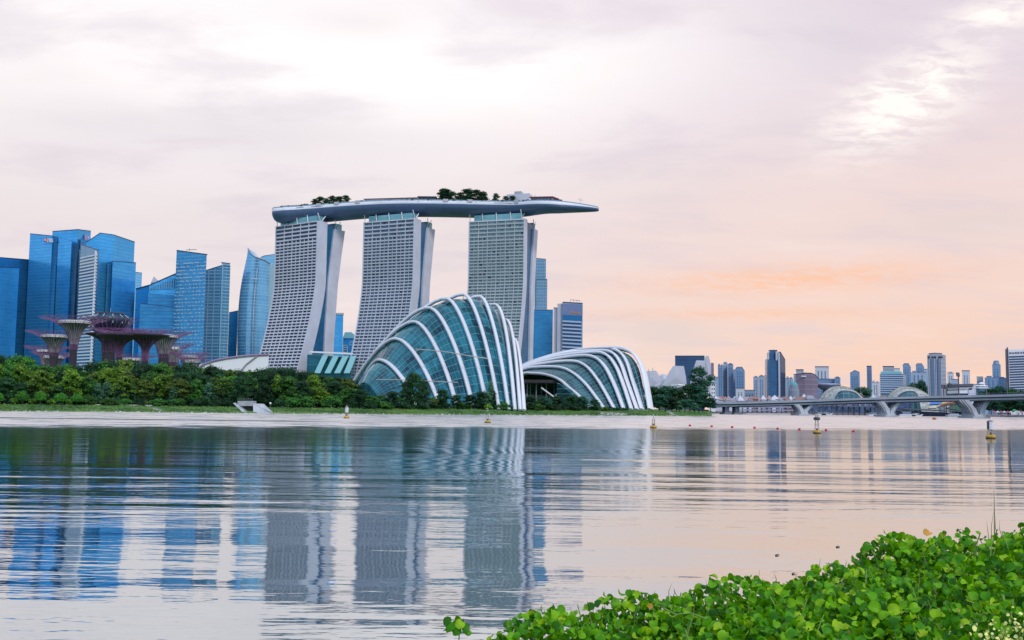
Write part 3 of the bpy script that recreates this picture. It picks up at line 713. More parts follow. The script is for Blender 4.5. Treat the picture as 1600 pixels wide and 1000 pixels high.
for i, (A, B, Fo) in enumerate(zip(A_, B_, F_)):
    Yb, Ya, Yf = 622 + i * 1.5, 580 + i * 1.0, 536 - i * 1.0
    def p_(x_, y_, Y_): return W(x_, y_, Y_)
    dx, dy = A[0] - B[0], A[1] - B[1]
    l = bez(p_(*B, Yb), p_(B[0] + .30 * dx, B[1] + .5 * dy, Yb + (Ya - Yb) * .35), p_(A[0] - .26 * dx, A[1], Yb + (Ya - Yb) * .75), p_(*A, Ya))
    ex_, ey_ = Fo[0] - A[0], Fo[1] - A[1]
    if ex_ < 45: ex_b = ex_ * .5
    else: ex_b = ex_ * .30
    r_ = bez(p_(*A, Ya), p_(A[0] + ex_b, A[1], Ya + (Yf - Ya) * .25), p_(Fo[0] - .24 * ex_, Fo[1] - .5 * ey_, Ya + (Yf - Ya) * .65), p_(*Fo, Yf))
    ribs1.append(resample(l + r_[1:], 34))
dome('glass_dome', 'taller teal glass conservatory dome with white arched ribs, before the middle hotel tower', 'glass dome', ribs1, .055, dome_glass,
     [2.6, 2.5, 2.5, 2.5, 2.3, 2.1, 2.0, 1.9, 1.9, 2.0], 1.5, Vector((-9, -9, 0)),
     [[(649, 545.5, 549), (690, 549, 545), (727, 555, 541), (762, 560.5, 540)], [(588, 593, 556), (640, 594, 545), (690, 596.5, 539), (715, 597.5, 536)]], 540)
R2_ = [
    [(770, 612), (815, 584), (835, 582), (854.8, 584), (874.6, 591), (890, 604), (906.5, 618), (924, 637)],
    [(770, 608), (815, 577.5), (846, 572), (876.8, 573), (896.6, 581), (916, 598), (931, 617), (946, 638)],
    [(770, 606), (815, 576), (852.6, 566.5), (894.4, 563), (916.4, 570), (934, 590), (948, 613), (961.5, 638)],
    [(770, 604), (815, 574.8), (857, 562), (903, 554.8), (929.6, 556.6), (947, 572), (962.6, 603), (976, 638.5)],
    [(770, 603), (815, 574), (868, 556.6), (920.8, 550), (947, 552), (963, 570), (975, 599), (988, 638.8)],
    [(770, 602), (815, 573.2), (879, 552), (934, 547.3), (958, 550), (971.5, 567), (981.5, 596), (996.7, 639)],
    [(770, 601), (815, 572.6), (884, 550.6), (947, 545.2), (968, 548), (981, 564), (990, 593), (1004.4, 639)],
    [(770, 600), (815, 572), (846, 560), (885.6, 549.6), (923, 544.3), (962.6, 543), (984.6, 547.4), (998.2, 560), (1008, 583), (1018, 639)]]
ribs2 = []
for i, pl in enumerate(R2_):
    Yl, Yr = 655 + i * 9, 588 + i * 3; k_ = len(pl) - 1
    ribs2.append(resample(catmull([W(px, py, Yl + (Yr - Yl) * j / k_) for j, (px, py) in enumerate(pl)], 8), 34))
dm2 = dome('glass_dome', 'lower, longer conservatory dome with white ribs sweeping down, below the striped office block', 'glass dome', ribs2, .05, dome_glass2,
     [2.8, 3.1, 3.4, 3.4, 3.4, 3.6, 4.0, 5.6], 1.5, None, [], 590)
gw = [W(870, 597, 606), W(889, 606.5, 603), W(904, 618.5, 599), W(920, 637, 595), W(870, 638, 606)]
b = MB(); u0_ = gw[0]; b.face([gw[4], gw[3], gw[2], gw[1], gw[0]], [((p - u0_).length if k else 0, p.z) for k, p in ((1, gw[4]), (1, gw[3]), (1, gw[2]), (1, gw[1]), (0, gw[0]))])
b.build('end_glazing', curtain('end_glazing', (.01, .08, .11), (.06, .24, .27), (.2, .32, .35), 3.0, 2.4, .25), dm2)
# entrance canopy between the domes
c = W(845, 600, 630)
t = thing('entrance_canopy', 'dark flat canopy on slim columns between the two glass domes', 'canopy', (c.x, c.y, 2))
b = MB(); a0_, a1_ = W(818, 598, 625), W(873, 599.5, 625); b.prism([(a0_.x, 622), (a1_.x, 620), (a1_.x - 4, 655), (a0_.x, 660)], a0_.z, a0_.z + 1.8); b.build('roof', mat('canopy_dark', (.035, .03, .04), .6), t)
for px, Y in ((824, 628), (829, 640), (838, 626), (846, 642), (854, 627), (866, 640)):
    p = W(px, 600, Y); b = MB(); b.tube([(p.x, Y, 2), (p.x, Y, a0_.z)], .35, 6); b.build('column', mat('col_grey', (.35, .33, .38), .5), t)
b = MB(); q0, q1 = W(846, 606, 622), W(876, 628, 612); b.tube([q0, q1], .5, 6); b.build('brace', white, t)
b = MB(); q0, q1 = W(822, 617, 645), W(868, 619, 645); b.prism([(q0.x, 645), (q1.x, 645), (q1.x, 655), (q0.x, 655)], 2, q0.z); b.build('kiosk_wall', mat('kiosk', (.35, .40, .45), .5, noise=.3, nscale=.2), t)

# ------------------------------------------------------------------ steel supertrees
st_p = mat('magenta_steel', (0.24, 0.10, 0.24), 0.5, noise=.3, nscale=.3)
st_t = ground_mat('planted_trunk', (0.02, 0.035, 0.03), (0.07, 0.03, 0.07), 0.25)
st_r = mat('ring_white', (0.72, 0.70, 0.70), .5)
st_c = mat('core_steel', (0.40, 0.41, 0.40), .5, noise=.25, nscale=.3)
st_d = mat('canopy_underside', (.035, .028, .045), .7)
def supertree(px, ytop, half, ring, trunk, yneck, Y, label, rise=1.2, kind='ring', lay=0):
    """a flared steel tree: trunk, inner funnel, ring, radiating branch rods"""
    P = W(px, ytop, Y); m_ = Y / F; cx = P.x; zt_ = P.z; zn = W(px, yneck, Y).z; rt = trunk * .86 * m_; R = half * m_; rr__ = ring * m_
    t = thing('steel_tree', label, 'steel tree', (cx, Y, 2.4), 'steel supertrees above the garden trees')
    b = MB(); b.lathe((cx, Y, 0), [(rt * 1.25, 2.3), (rt * 1.02, 8), (rt, (zn + 2) * .6), (rt * .92, zn - 1), (rt * 1.0, zn + (zt_ - zn) * .25)], 16); b.build('trunk', st_t, t, smooth=True)
    H = zt_ - zn
    b = MB()
    for k in range(26):
        a_ = 2 * pi * k / 26; pts = []
        for i in range(8):
            f_ = i / 7; r_ = rt * .95 + (rr__ - rt * .95) * (f_ ** (1.8 if kind == 'ring' else 2.8)); pts.append((cx + r_ * cos(a_), Y + r_ * sin(a_), zn + H * .98 * f_))
        b.tube(pts, .22, 4, cap=False)
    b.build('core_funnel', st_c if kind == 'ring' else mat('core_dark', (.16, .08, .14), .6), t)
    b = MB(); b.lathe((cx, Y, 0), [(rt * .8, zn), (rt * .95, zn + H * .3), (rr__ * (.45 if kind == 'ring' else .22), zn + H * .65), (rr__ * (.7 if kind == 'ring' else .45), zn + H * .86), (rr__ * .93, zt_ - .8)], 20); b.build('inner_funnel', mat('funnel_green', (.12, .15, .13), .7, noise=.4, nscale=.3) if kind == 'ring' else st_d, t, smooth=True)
    if kind == 'ring':
        b = MB(); b.lathe((cx, Y, 0), [(rr__ * .9, zt_ - .9), (rr__ * 1.04, zt_ - .9), (rr__ * 1.06, zt_ + .7), (rr__ * .9, zt_ + .9), (rr__ * .9, zt_ - .9)], 28); b.build('crown_ring', st_r, t)
    else:
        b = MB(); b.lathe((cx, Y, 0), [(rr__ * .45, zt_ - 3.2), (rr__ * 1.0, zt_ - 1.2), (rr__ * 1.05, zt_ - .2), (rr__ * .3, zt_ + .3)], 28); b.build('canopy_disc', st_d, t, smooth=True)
    b = MB(); nb = 22; rj_ = random.Random(int(px))
    for k in range(nb):
        a_ = 2 * pi * k / nb + rj_.uniform(-.03, .03); Rk = R * rj_.uniform(.84, 1.0); pts = []; zr = zt_ + rise * m_ * 6 + rj_.uniform(-.8, .6)
        z0_ = zn - H * .25
        for i in range(10):
            f_ = i / 9; r_ = rt * 1.05 + (Rk - rt) * (f_ ** (2.1 if kind == 'ring' else 2.9)); zz = z0_ + (zr - z0_) * (1 - (1 - f_) ** 1.55)
            pts.append(Vector((cx + r_ * cos(a_), Y + r_ * sin(a_), zz)))
        b.tube(pts, [.14 - .006 * i for i in range(10)], 4, cap=False)
        for sgn in (-1, 1):   # forked twigs that cross the next rod
            p5 = pts[5]; a2 = a_ + sgn * pi / nb * 1.15; q_ = Vector((cx + Rk * .93 * cos(a2), Y + Rk * .93 * sin(a2), zr - .7)); b.tube([p5, p5.lerp(q_, .55) + Vector((0, 0, 1.0)), q_], .09, 3, cap=False)
            q2 = Vector((cx + Rk * .62 * cos(a2), Y + Rk * .62 * sin(a2), zt_ - H * .02)); pass
    for f_ in (.45, .6, .74, .88):
        r_ = rt + (R - rt) * f_; zz = None
        ff = f_ ** (1 / (2.1 if kind == 'ring' else 2.9)); zz = (zn - H * .25) + (zt_ + rise * m_ * 6 - (zn - H * .25)) * (1 - (1 - ff) ** 1.55)
        b.tube([(cx + r_ * cos(2 * pi * k / 36), Y + r_ * sin(2 * pi * k / 36), zz) for k in range(37)], .09, 3, cap=False)
    b.build('branches', st_p, t); return t
supertree(117, 503.5, 56, 22.5, 6.3, 538, 610, 'tall slim steel tree with white ring, standing before the striped white tower')
supertree(85.5, 525.5, 49, 19.5, 8, 551, 680, 'shorter wide steel tree beside the tall slim one, on the blue bank tower side')
supertree(74, 548.5, 37, 14.5, 9, 570, 760, 'low small steel tree with white ring under the bank tower, upper of two stacked rings')
supertree(84, 558, 35, 14.5, 10, 578, 715, 'low steel tree peeping over the treetops under the bank tower, lower of two rings')
supertree(171, 521, 36, 34, 11.5, 545, 690, 'broadest steel tree, dark double canopy topped by a round rooftop bistro', kind='disc')
supertree(188, 522.5, 42, 34, 5.5, 551, 600, 'thin-stemmed steel tree with dark flat canopy in front of the broad bistro tree', kind='disc')
supertree(228.5, 522.5, 40, 34, 5.8, 556, 605, 'dark-canopied steel tree before the slanted-roof glass block', kind='disc')
supertree(257, 525.5, 50, 19.5, 9.5, 553, 680, 'steel tree with white ring and wide magenta rods before the dash-patterned tower')
supertree(271, 544, 37, 9, 8, 566, 730, 'small steel tree half hidden behind the one before the dash-patterned tower')
supertree(205, 561.5, 40, 14, 8, 582, 740, 'low steel tree showing only its white ring between the two dark-canopied ones')
supertree(295, 557.5, 33, 13, 8, 580, 700, 'low steel tree near the white hall roof, upper ring')
supertree(301, 564.5, 25, 12, 7, 586, 660, 'lowest steel tree beside the tip of the white hall roof')
# bistro bowl on the broadest tree
c = W(171, 520, 690); m_ = 690 / F
t = thing('rooftop_bistro', 'dark bowl-shaped bistro crowning the broadest steel tree', 'rooftop bar', (c.x, 690, c.z))
b = MB(); b.lathe((c.x, 690, c.z), [(9 * m_, 0), (19 * m_, 2), (29 * m_, 7.5), (31 * m_, 10.0), (30 * m_, 10.2), (18 * m_, 8.5)], 30); b.build('bowl', mat('bowl_dark', (.035, .05, .09), .4, noise=.4, nscale=.3), t, smooth=True)
b = MB(); b.lathe((c.x, 690, c.z), [(23 * m_, 12.6), (21 * m_, 13.4), (5 * m_, 14), (0.1, 14)], 30); b.build('roof', st_d, t, smooth=True)
b = MB(); b.lathe((c.x, 690, c.z), [(19 * m_, 7), (20 * m_, 12.7)], 30); b.build('glazing', curtain('bistro_glass', (.02, .10, .2), (.05, .2, .3), (.25, .3, .35), 9, .7, .3), t)
b = MB()
for k in range(28):
    a_ = 2 * pi * k / 28
    b.tube([(c.x + r_ * m_ * cos(a_), 690 + r_ * m_ * sin(a_), c.z + z_) for r_, z_ in ((10, -1), (22, 1.2), (33, 6.5), (45 if k % 2 else 34, 10 if k % 2 else 11))], .22, 4, cap=False)
b.build('branches', st_p, t)
b = MB()
for k in range(12):
    a_ = 2 * pi * k / 12; b.tube([(c.x + 20 * m_ * cos(a_), 690 + 20 * m_ * sin(a_), c.z + 12.8), (c.x + 28 * m_ * cos(a_), 690 + 28 * m_ * sin(a_), c.z + 10.6), (c.x + 29 * m_ * cos(a_), 690 + 29 * m_ * sin(a_), c.z + 6)], .25, 4)
b.build('lamp_arm', mat('pale_arm', (.5, .55, .6), .5), t)
b = MB(); b.tube([(c.x, 690, c.z + 14), (c.x, 690, c.z + 17)], .15, 4); b.build('mast', concrete, t)
# ------------------------------------------------------------------ city towers
BL = {
 'a': curtain('glass_deep', (0.024, 0.187, 0.410), (0.049, 0.328, 0.616), (0.020, 0.125, 0.308), 4.0, 1.6, .5),
 'b': curtain('glass_azure', (0.046, 0.348, 0.698), (0.097, 0.473, 0.821), (0.040, 0.275, 0.575), 4.0, 1.6, .5),
 'c': curtain('glass_mid', (0.041, 0.328, 0.692), (0.092, 0.499, 0.880), (0.035, 0.250, 0.564), 4.2, 1.8, .5),
 'd': curtain('glass_pale', (0.189, 0.473, 0.698), (0.292, 0.586, 0.780), (0.120, 0.324, 0.534), 3.8, 3.4, .7),
 'dd': curtain('glass_slate', (0.109, 0.324, 0.554), (0.235, 0.511, 0.718), (0.304, 0.560, 0.698), 3.8, 7, .6),
 'e': curtain('glass_dash', (0.029, 0.199, 0.431), (0.063, 0.324, 0.595), (0.144, 0.449, 0.636), 4.0, 4, .6),
 'navy': curtain('glass_navy', (0.018, 0.056, 0.133), (0.040, 0.100, 0.205), (0.029, 0.062, 0.123), 4.0, 2.5, .5),
 'g': curtain('glass_greyblue', (0.120, 0.250, 0.390), (0.189, 0.348, 0.472), (0.280, 0.410, 0.492), 4.0, 3.0, .8),
}
edge_m = mat('roof_edge_navy', (.02, .05, .12), .5)
def block(t, tops, depth, m, name='tower_block', z0=0, skew=0.0, edge=0.8, proud=0.0, roof=None):
    """tops: (px, py, Y) along the visible roofline; walls run straight down"""
    pts = [W(*p) for p in tops]; fr = [(p.x, p.y) for p in pts]; zs_ = [p.z for p in pts]
    n_ = len(pts); ref = pts[-1] if pts[-1].x < 0 else (pts[0] if pts[0].x > 0 else Vector((0, 1, 0))); dx = (ref.x / ref.y + (.02 if ref.x > 0 else -.02)) * depth
    bk = [(p.x + dx, p.y + depth) for p in pts[::-1]]
    b = MB(); poly = fr + bk; Z1 = zs_ + zs_[::-1]; u_ = 0
    for i in range(2 * n_): j = (i + 1) % (2 * n_); u_ = b.quadw((*poly[i], z0), (*poly[j], z0), (*poly[j], Z1[j]), (*poly[i], Z1[i]), u_)
    for i in range(n_ - 1): j = 2 * n_ - 1 - i; b.face([(*poly[i], Z1[i]), (*poly[i + 1], Z1[i + 1]), (*poly[j - 1], Z1[j - 1]), (*poly[j], Z1[j])])
    o = b.build(name, m, t)
    if edge:
        b = MB()
        for i in range(n_ - 1):
            a_, c_ = pts[i], pts[i + 1]; u = (c_ - a_); nr = Vector((u.y, -u.x, 0)).normalized()
            b.obox(a_ + nr * .25, u, -nr * 1.5, Vector((0, 0, edge)))
        b.build('roof_edge', edge_m, o)
    return pts
def bld(name, label, cat, tops, depth, m, **k):
    p = W(*tops[0]); q_ = W(*tops[-1]); grp = k.pop('group', None)
    t = thing(name, label, cat, ((p.x + q_.x) / 2, (p.y + q_.y) / 2, 0), grp); block(t, tops, depth, m, **k); return t
def onface(a, c, f, z, out=0.3):
    u = c - a; nr = Vector((u.y, -u.x, 0)).normalized(); p = a + u * f + nr * out; return Vector((p.x, p.y, z)), u.normalized(), nr

# far-side dark block at the picture edge
t = bld('office_tower', 'dark blue glass office block cut by the picture edge, beside the bank tower', 'office tower', [(-60, 398, 1150), (49, 406.5, 1275)], 60, BL['a'])
block(t, [(-60, 415, 1145), (30, 419, 1215)], 10, BL['c'], edge=.6)
# bank tower
t = bld('office_tower', 'tallest azure glass bank tower with red emblem and white lettering near its roofline', 'office tower', [(47, 365.5, 1260), (82, 369, 1240)], 60, BL['b'])
P = block(t, [(82, 362, 1246), (122, 359, 1232), (142, 361.5, 1256)], 50, BL['b'])
block(t, [(91.5, 371, 1238), (112, 377, 1226), (118, 377.5, 1236)], 12, BL['c'], edge=0)
block(t, [(90, 370.5, 1240), (91.5, 371, 1239)], 8, BL['navy'], edge=0, name='dark_panel')
block(t, [(117.5, 379, 1229), (121, 381, 1228.6)], 8, BL['navy'], edge=0, name='dark_panel')
block(t, [(126, 372, 1228), (141, 378, 1243)], 12, BL['a'], edge=0, name='dark_panel')
block(t, [(124, 389, 1221), (134, 389.5, 1229)], 14, BL['g'], edge=.5)
sw = mat('sign_white', (.75, .75, .85), .5); sr = mat('sign_red', (.75, .05, .08), .5)
a_, c_ = W(47, 372, 1260), W(82, 375, 1240); u = (c_ - a_).normalized(); nr = Vector((u.y, -u.x, 0)).normalized()
s_o = W(70.5, 378, 1245.5) + nr * 1.2
b = MB(); b.obox(s_o, u * 4.6, -nr * .6, Vector((0, 0, 4.6))); sg = b.build('sign_emblem', sr, t)
b = MB(); 
for k in range(4):
    th = pi / 4 + k * pi / 2; cc = s_o + u * 2.3 + Vector((0, 0, 2.3)) + nr * .3; b.tube([cc, cc + u * (1.9 * cos(th)) + Vector((0, 0, 1.9 * sin(th)))], [.75, .12], 4)
b.build('emblem_mark', sw, t)
text_mesh('lettering', 'DBS', sw, t, s_o + u * 5.6 + Vector((0, 0, .2)) + nr * .3, u, (0, 0, 1), 4.3, .5, .02)
a_, c_ = W(122, 368, 1232), W(142, 369, 1256); u = (c_ - a_).normalized(); nr = Vector((u.y, -u.x, 0)).normalized(); cc = W(133, 371.5, 1245) + nr * 1.0
b = MB(); b.lathe((0, 0, 0), [(0.1, 0), (3.0, 0), (3.0, .6), (.1, .6)], 18)
b.v = [tuple(cc + u * p[0] + Vector((0, 0, p[1] * 1.3)) + nr * p[2]) for p in b.v]; b.build('round_sign', mat('sign_mauve', (.42, .30, .52), .5), t)
text_mesh('lettering', 'C', sw, t, cc + u * 3.6 + Vector((0, 0, -2.2)), u, (0, 0, 1), 4, .4)

# residential tower with white balconies + azure office behind
t = thing('residential_tower', 'slim residential tower banded with white balconies, beside the bank tower', 'apartment tower', tuple(Vector((W(140, 600, 1120).x, 1120, 0))))
a0_, a1_ = (126.5, 382, 1150), (152.5, 391, 1120)
block(t, [a0_, a1_, (155, 391.5, 1130)], 30, BL['g'], edge=.6)
A, C = W(*a0_), W(*a1_); zt_ = min(A.z, C.z) - 6; k = 0
balw = mat('balcony_bright', (.80, .80, .86), .5)
while zt_ - k * 3.55 > 14:
    z_ = zt_ - k * 3.55; p0, u, nr = onface(A, C, 0.06, z_, 1.3); p1, _, _ = onface(A, C, 1.0, z_, 1.3)
    b = MB(); sh = -nr * 1.3; wv = 1.0 + .5 * sin(k * 1.3)
    b.face([p0, p1, p1 + Vector((0, 0, 1.55)), p0 + Vector((0, 0, 1.55))]); b.face([p0 + Vector((0, 0, 1.55)), p1 + Vector((0, 0, 1.55)), p1 + sh + Vector((0, 0, 1.55)), p0 + sh + Vector((0, 0, 1.55))])
    b.face([p0, p0 + sh, p1 + sh, p1]); b.face([p1, p1 + sh, p1 + sh + Vector((0, 0, 1.55)), p1 + Vector((0, 0, 1.55))]); b.face([p0 + sh, p0, p0 + Vector((0, 0, 1.55)), p0 + sh + Vector((0, 0, 1.55))])
    b.build('balcony', balw, t); k += 1
b = MB(); p0, u, nr = onface(A, C, .93, 10, 1.6); b.obox(p0, u * 1.6, -nr * 1.6, Vector((0, 0, C.z - 10))); b.build('corner_column', balw, t)
t = bld('office_tower', 'azure glass office tower with a raked roof rising behind the balcony-banded tower', 'office tower', [(134.5, 379, 1180), (156.5, 364.5, 1175), (178, 367.5, 1190), (210.5, 378.5, 1225)], 50, BL['b'])
block(t, [(168, 409, 1178), (176, 409, 1182)], 10, BL['a'], edge=0, name='dark_panel')
block(t, [(176, 408.5, 1176), (212.5, 411, 1212)], 40, BL['c'], edge=.8)
bld('office_tower', 'small pale blue block peeping out beside the azure raked-roof tower', 'office tower', [(205, 425, 1420), (222, 427, 1430)], 40, BL['d'])
t = bld('office_block', 'slanted-roof glass block rising in a wedge towards the dash-patterned tower', 'office block', [(212.5, 452.5, 1190), (233, 447, 1175), (277.5, 427.5, 1180)], 60, BL['c'], edge=1.6)
block(t, [(219, 474, 1165), (277, 481, 1166)], 10, BL['a'], edge=.6)
block(t, [(231, 458, 1172), (277, 462, 1172)], 6, BL['a'], edge=0.0, name='dark_panel')
P0_, P1_ = W(233, 447, 1174), W(277.5, 427.5, 1179)
for k in range(12):
    b = MB(); f_ = (k + .5) / 12; p = P0_.lerp(P1_, f_) + Vector((0, -.8, 0)); b.obox(Vector((p.x, p.y, p.z - 5 - 12 * f_)), Vector((1.0, 0, 0)), Vector((0, .6, 0)), Vector((0, 0, 3 + 10 * f_))); b.build('mullion', mat('mullion_pale', (.16, .34, .5), .4, .3), t)
t = bld('roof_pyramid', 'tiny pale pyramid roof peeping over the slanted glass block', 'roof', [(236, 441, 1500), (247, 441, 1500)], 12, BL['g'], edge=0)
b = MB(); q0, q1 = W(236, 441, 1500), W(247, 441, 1500); ap = W(240.5, 431.5, 1505)
for s_ in ([q0, q1, ap], [q1, q1 + Vector((0, 12, 0)), ap], [q0 + Vector((0, 12, 0)), q0, ap], [q1 + Vector((0, 12, 0)), q0 + Vector((0, 12, 0)), ap]): b.face(s_)
b.build('roof', mat('pale_roof', (.4, .42, .5), .6), t)

# dash-patterned tower
t = thing('office_tower', 'boxy blue tower speckled with short white dashes over its facade', 'office tower', (W(299, 600, 1140).x, 1140, 0))
block(t, [(276, 392, 1150), (323, 398.5, 1130)], 50, BL['e'], edge=1.2)
A, C = W(276, 392, 1150), W(323, 398.5, 1130); rd = random.Random(9); z_ = min(A.z, C.z) - 8; row = 0
while z_ > 20:
    b = MB()
    for q_ in range(9):
        dens = .85 if row < 28 else (.30 if row < 34 else (.5 if q_ > 5 else .2))
        if rd.random() < dens:
            f_ = (q_ + rd.uniform(.0, .5)) / 9; p0, u, nr = onface(A, C, f_, z_, .35); L_ = min(rd.uniform(1.5, 3.6) * (1.8 if row < 6 else 1), (1 - f_) * (C - A).length - .3)
            if L_ > .5: b.face([p0, p0 + u * L_, p0 + u * L_ + Vector((0, 0, 1.15)), p0 + Vector((0, 0, 1.15))])
    if b.v: b.build('sunshade_louvers', mat('dash_white', (.42, .58, .74), .5), t)
    z_ -= 4.05; row += 1
b = MB(); p = W(296, 392, 1140); b.tube([p + Vector((-4, 0, 1)), p + Vector((8, 0, 1.6))], .3, 4); b.tube([p, p + Vector((0, 0, 3))], .25, 4); b.build('roof_crane', mat('crane_dark', (.1, .08, .1), .6), t)
t = bld('office_tower', 'pale blue residential tower with sloped shoulder and a small raised corner box', 'apartment tower', [(317, 424.5, 1168), (347, 415, 1165), (360, 416.5, 1170)], 45, BL['dd'])
block(t, [(347, 411, 1163), (359.5, 412.5, 1178)], 20, BL['d'], edge=1.0)
b = MB(); A, C = W(317, 424, 1168), W(347, 415, 1165)
for f_ in (.3, .62): p, u, nr = onface(A, C, f_, 0, .5); b.obox(p, u * .9, -nr * .5, Vector((0, 0, A.z + 4 * f_)))
b.build('pilaster', mat('pilaster_blue', (.25, .4, .6), .5), t)
bld('office_block', 'short dark blue block in the gap between the sloped tower and the curved sail tower', 'office block', [(358, 489, 1250), (372, 486, 1250)], 40, BL['c'])
# sail tower
t = thing('office_tower', 'curved sail-shaped glass tower ending in a sharp peak near the first hotel tower', 'office tower', (W(395, 600, 1200).x, 1200, 0))
Ys = 1200
left = [(384.8, 386.5), (380, 398), (376.5, 412), (373, 432), (370.5, 455), (369, 480), (368, 520), (367, 600)]
rgt = [(389, 391), (395, 398), (401, 403), (408, 405.5), (416, 408), (423, 412.5)]
rows = []
zl = [W(a_, c_, Ys) for a_, c_ in left]
tp = [W(a_, c_, Ys + i * 4) for i, (a_, c_) in enumerate([(384.8, 386.5)] + rgt)]
b = MB(); NZ = 30; NX = 14
def top_at(x_):
    for a_, c_ in zip(tp, tp[1:]):
        if x_ <= c_.x: return a_.z + (c_.z - a_.z) * (x_ - a_.x) / (c_.x - a_.x)
    return tp[-1].z
def left_at(z_):
    for a_, c_ in zip(zl, zl[1:]):
        if z_ >= c_.z: return c_.x + (a_.x - c_.x) * (z_ - c_.z) / (a_.z - c_.z)
    return zl[-1].x
xr = tp[-1].x; rows = []; uvs = []
for j in range(NX + 1):
    f_ = j / NX; r_ = []; uv_ = []
    xt = tp[0].x + (xr - tp[0].x) * f_; zt_ = top_at(xt)
    for i in range(NZ + 1):
        z_ = zt_ * i / NZ; xl = left_at(min(z_, tp[0].z)); x_ = xl + (xr - xl) * f_ if True else xt
        wgt = (i / NZ) ** 6; x_ = x_ * (1 - wgt) + xt * wgt
        r_.append((x_, Ys + 26 * (f_ - .45) ** 2 * 1.5 + f_ * 8, z_)); uv_.append((f_ * 62, z_))
    rows.append(r_); uvs.append(uv_)
b.grid(rows, uvs, flip=True)
bk_ = [[(p[0], p[1] + 40, p[2]) for p in r_] for r_ in rows]; b.grid(bk_)
b.grid([[r_[-1] for r_ in rows], [r_[-1] for r_ in bk_]]); b.grid([rows[0], bk_[0]]); b.grid([rows[-1], bk_[-1]], flip=True)
b.build('tower_block', BL['dd'], t)
b = MB(); 
for f0 in (8,):
    r_ = rows[f0]; b.tube([(p[0], p[1] - .6, p[2]) for p in r_[:-2]], .55, 4)
b.build('seam', mat('seam_pale', (.5, .6, .75), .4), t)
b = MB(); b.tube([(r_[-1][0], r_[-1][1] - .3, r_[-1][2]) for r_ in rows], .9, 5); b.build('roof_edge', mat('sail_edge', (.3, .36, .48), .4), t)
b = MB(); z_ = top_at(W(396, 400, Ys).x) - 28; b.obox((rows[7][0][0], Ys - 1, z_), Vector((7, 0, 0)), Vector((0, 1, 0)), Vector((0, 0, 1.2))); b.build('seam_arm', MC['seam_pale'], t)
t = bld('office_tower', 'pale stepped-roof tower squeezed between the sail tower and the first hotel tower', 'office tower', [(407, 402.5, 1500), (413, 400, 1500), (431, 397.5, 1500), (440, 398, 1500)], 50, BL['d'])
# between the hotel towers
t = bld('office_block', 'blue block with a pale roof frame in the gap behind the first hotel tower', 'office block', [(518, 492, 1350), (536.5, 492, 1350)], 40, BL['c'])
b = MB(); q0, q1 = W(516, 489.5, 1350), W(537, 489.5, 1350); b.tube([q0, q1], .7, 4)
for f_ in (0.15, .5, .98): b.tube([q0.lerp(q1, f_), q0.lerp(q1, f_) - Vector((0, 0, 3))], .5, 4)
b.build('roof_frame', mat('frame_pale', (.55, .5, .5), .6), t)
t = bld('office_block', 'lower block with teal pitched roof and pale grid beside the middle hotel tower', 'office block', [(536, 528, 1400), (556, 528, 1400)], 40, BL['c'], edge=0)
b = MB(); q0, q1 = W(535, 528.5, 1398), W(557, 528.5, 1398); q2, q3 = W(539, 519, 1410), W(549, 519, 1410); q4 = W(556, 527, 1400)
b.face([q0, q1, q3, q2]); b.face([q2, q3, q3 + Vector((6, 26, -6)), q2 + Vector((-6, 26, -6))]); b.face([q1, q1 + Vector((0, 40, 0)), q3]); b.face([q0 + Vector((0, 40, 0)), q0, q2]); b.build('roof', mat('teal_roof', (.10, .30, .34), .5), t)
b = MB()
for k in range(6): q0 = W(536, 540 + k * 3.6, 1396); b.obox(q0, Vector((5.5, 0, 0)), Vector((0, 1, 0)), Vector((0, 0, 1)))
for px in (536, 542): q0 = W(px, 562, 1395.5); b.obox(q0, Vector((.9, 0, 0)), Vector((0, 1, 0)), Vector((0, 0, 19)))
b.build('lattice', mat('lattice_pale', (.38, .5, .62), .5), t)
b = MB(); c = W(549, 537, 1394); b.tube([c + Vector((2.3 * cos(k * pi / 6), 0, 2.3 * sin(k * pi / 6))) for k in range(13)], .5, 4); b.build('round_emblem', MC['lattice_pale'], t)
# beyond the third hotel tower
t = bld('office_tower', 'slim stepped grey-blue tower rising just behind the third hotel tower', 'office tower', [(836, 404, 1300), (853, 405.5, 1300)], 30, BL['g'])
block(t, [(838, 436.5, 1298), (855, 436.5, 1298)], 33, BL['g'], edge=.6)
bld('office_tower', 'dark blue glass slab between the stepped tower and the striped office block', 'office tower', [(828, 485, 1250), (864, 484.8, 1250)], 40, BL['a'])
t = thing('office_tower', 'striped office block with amber rooftop sign beside the third hotel tower', 'office tower', (W(888, 600, 1100).x, 1100, 0))
lav = mat('lavender_stone', (.60, .62, .76), .6, noise=.05, nscale=.05)
block(t, [(865, 481, 1110), (873, 481.5, 1108)], 30, lav, name='stair_core', edge=.5)
block(t, [(871, 474.5, 1106), (880, 474, 1104)], 30, lav, name='stair_core', edge=0)
P = block(t, [(879, 472.8, 1102), (910.5, 474.6, 1102)], 36, BL['g'], edge=1.0)
cp = mat('crown_panel', (.17, .22, .40), .35, .3, noise=.12, nscale=.05)
A, C = P[0], P[-1]; b = MB(); p, u, nr = onface(A, C, .0, A.z - 13.2, .5); b.obox(p, u * ((C - A).length - .3), -nr * .5, Vector((0, 0, 12.0))); b.build('crown_panel', cp, t)
z_ = A.z - 19.5; cnt = 0
st_ = mat('stripe_pale', (.42, .52, .72), .5); sn_ = mat('stripe_navy', (.012, .06, .16), .25, .3)
b = MB(); p, u, nr = onface(A, C, 0, z_ + .5, .4); b.obox(p, u * ((C - A).length - .6), -nr * .4, Vector((0, 0, 5.6))); b.build('window_band', mat('band_azure', (.01, .15, .36), .25, .3), t)
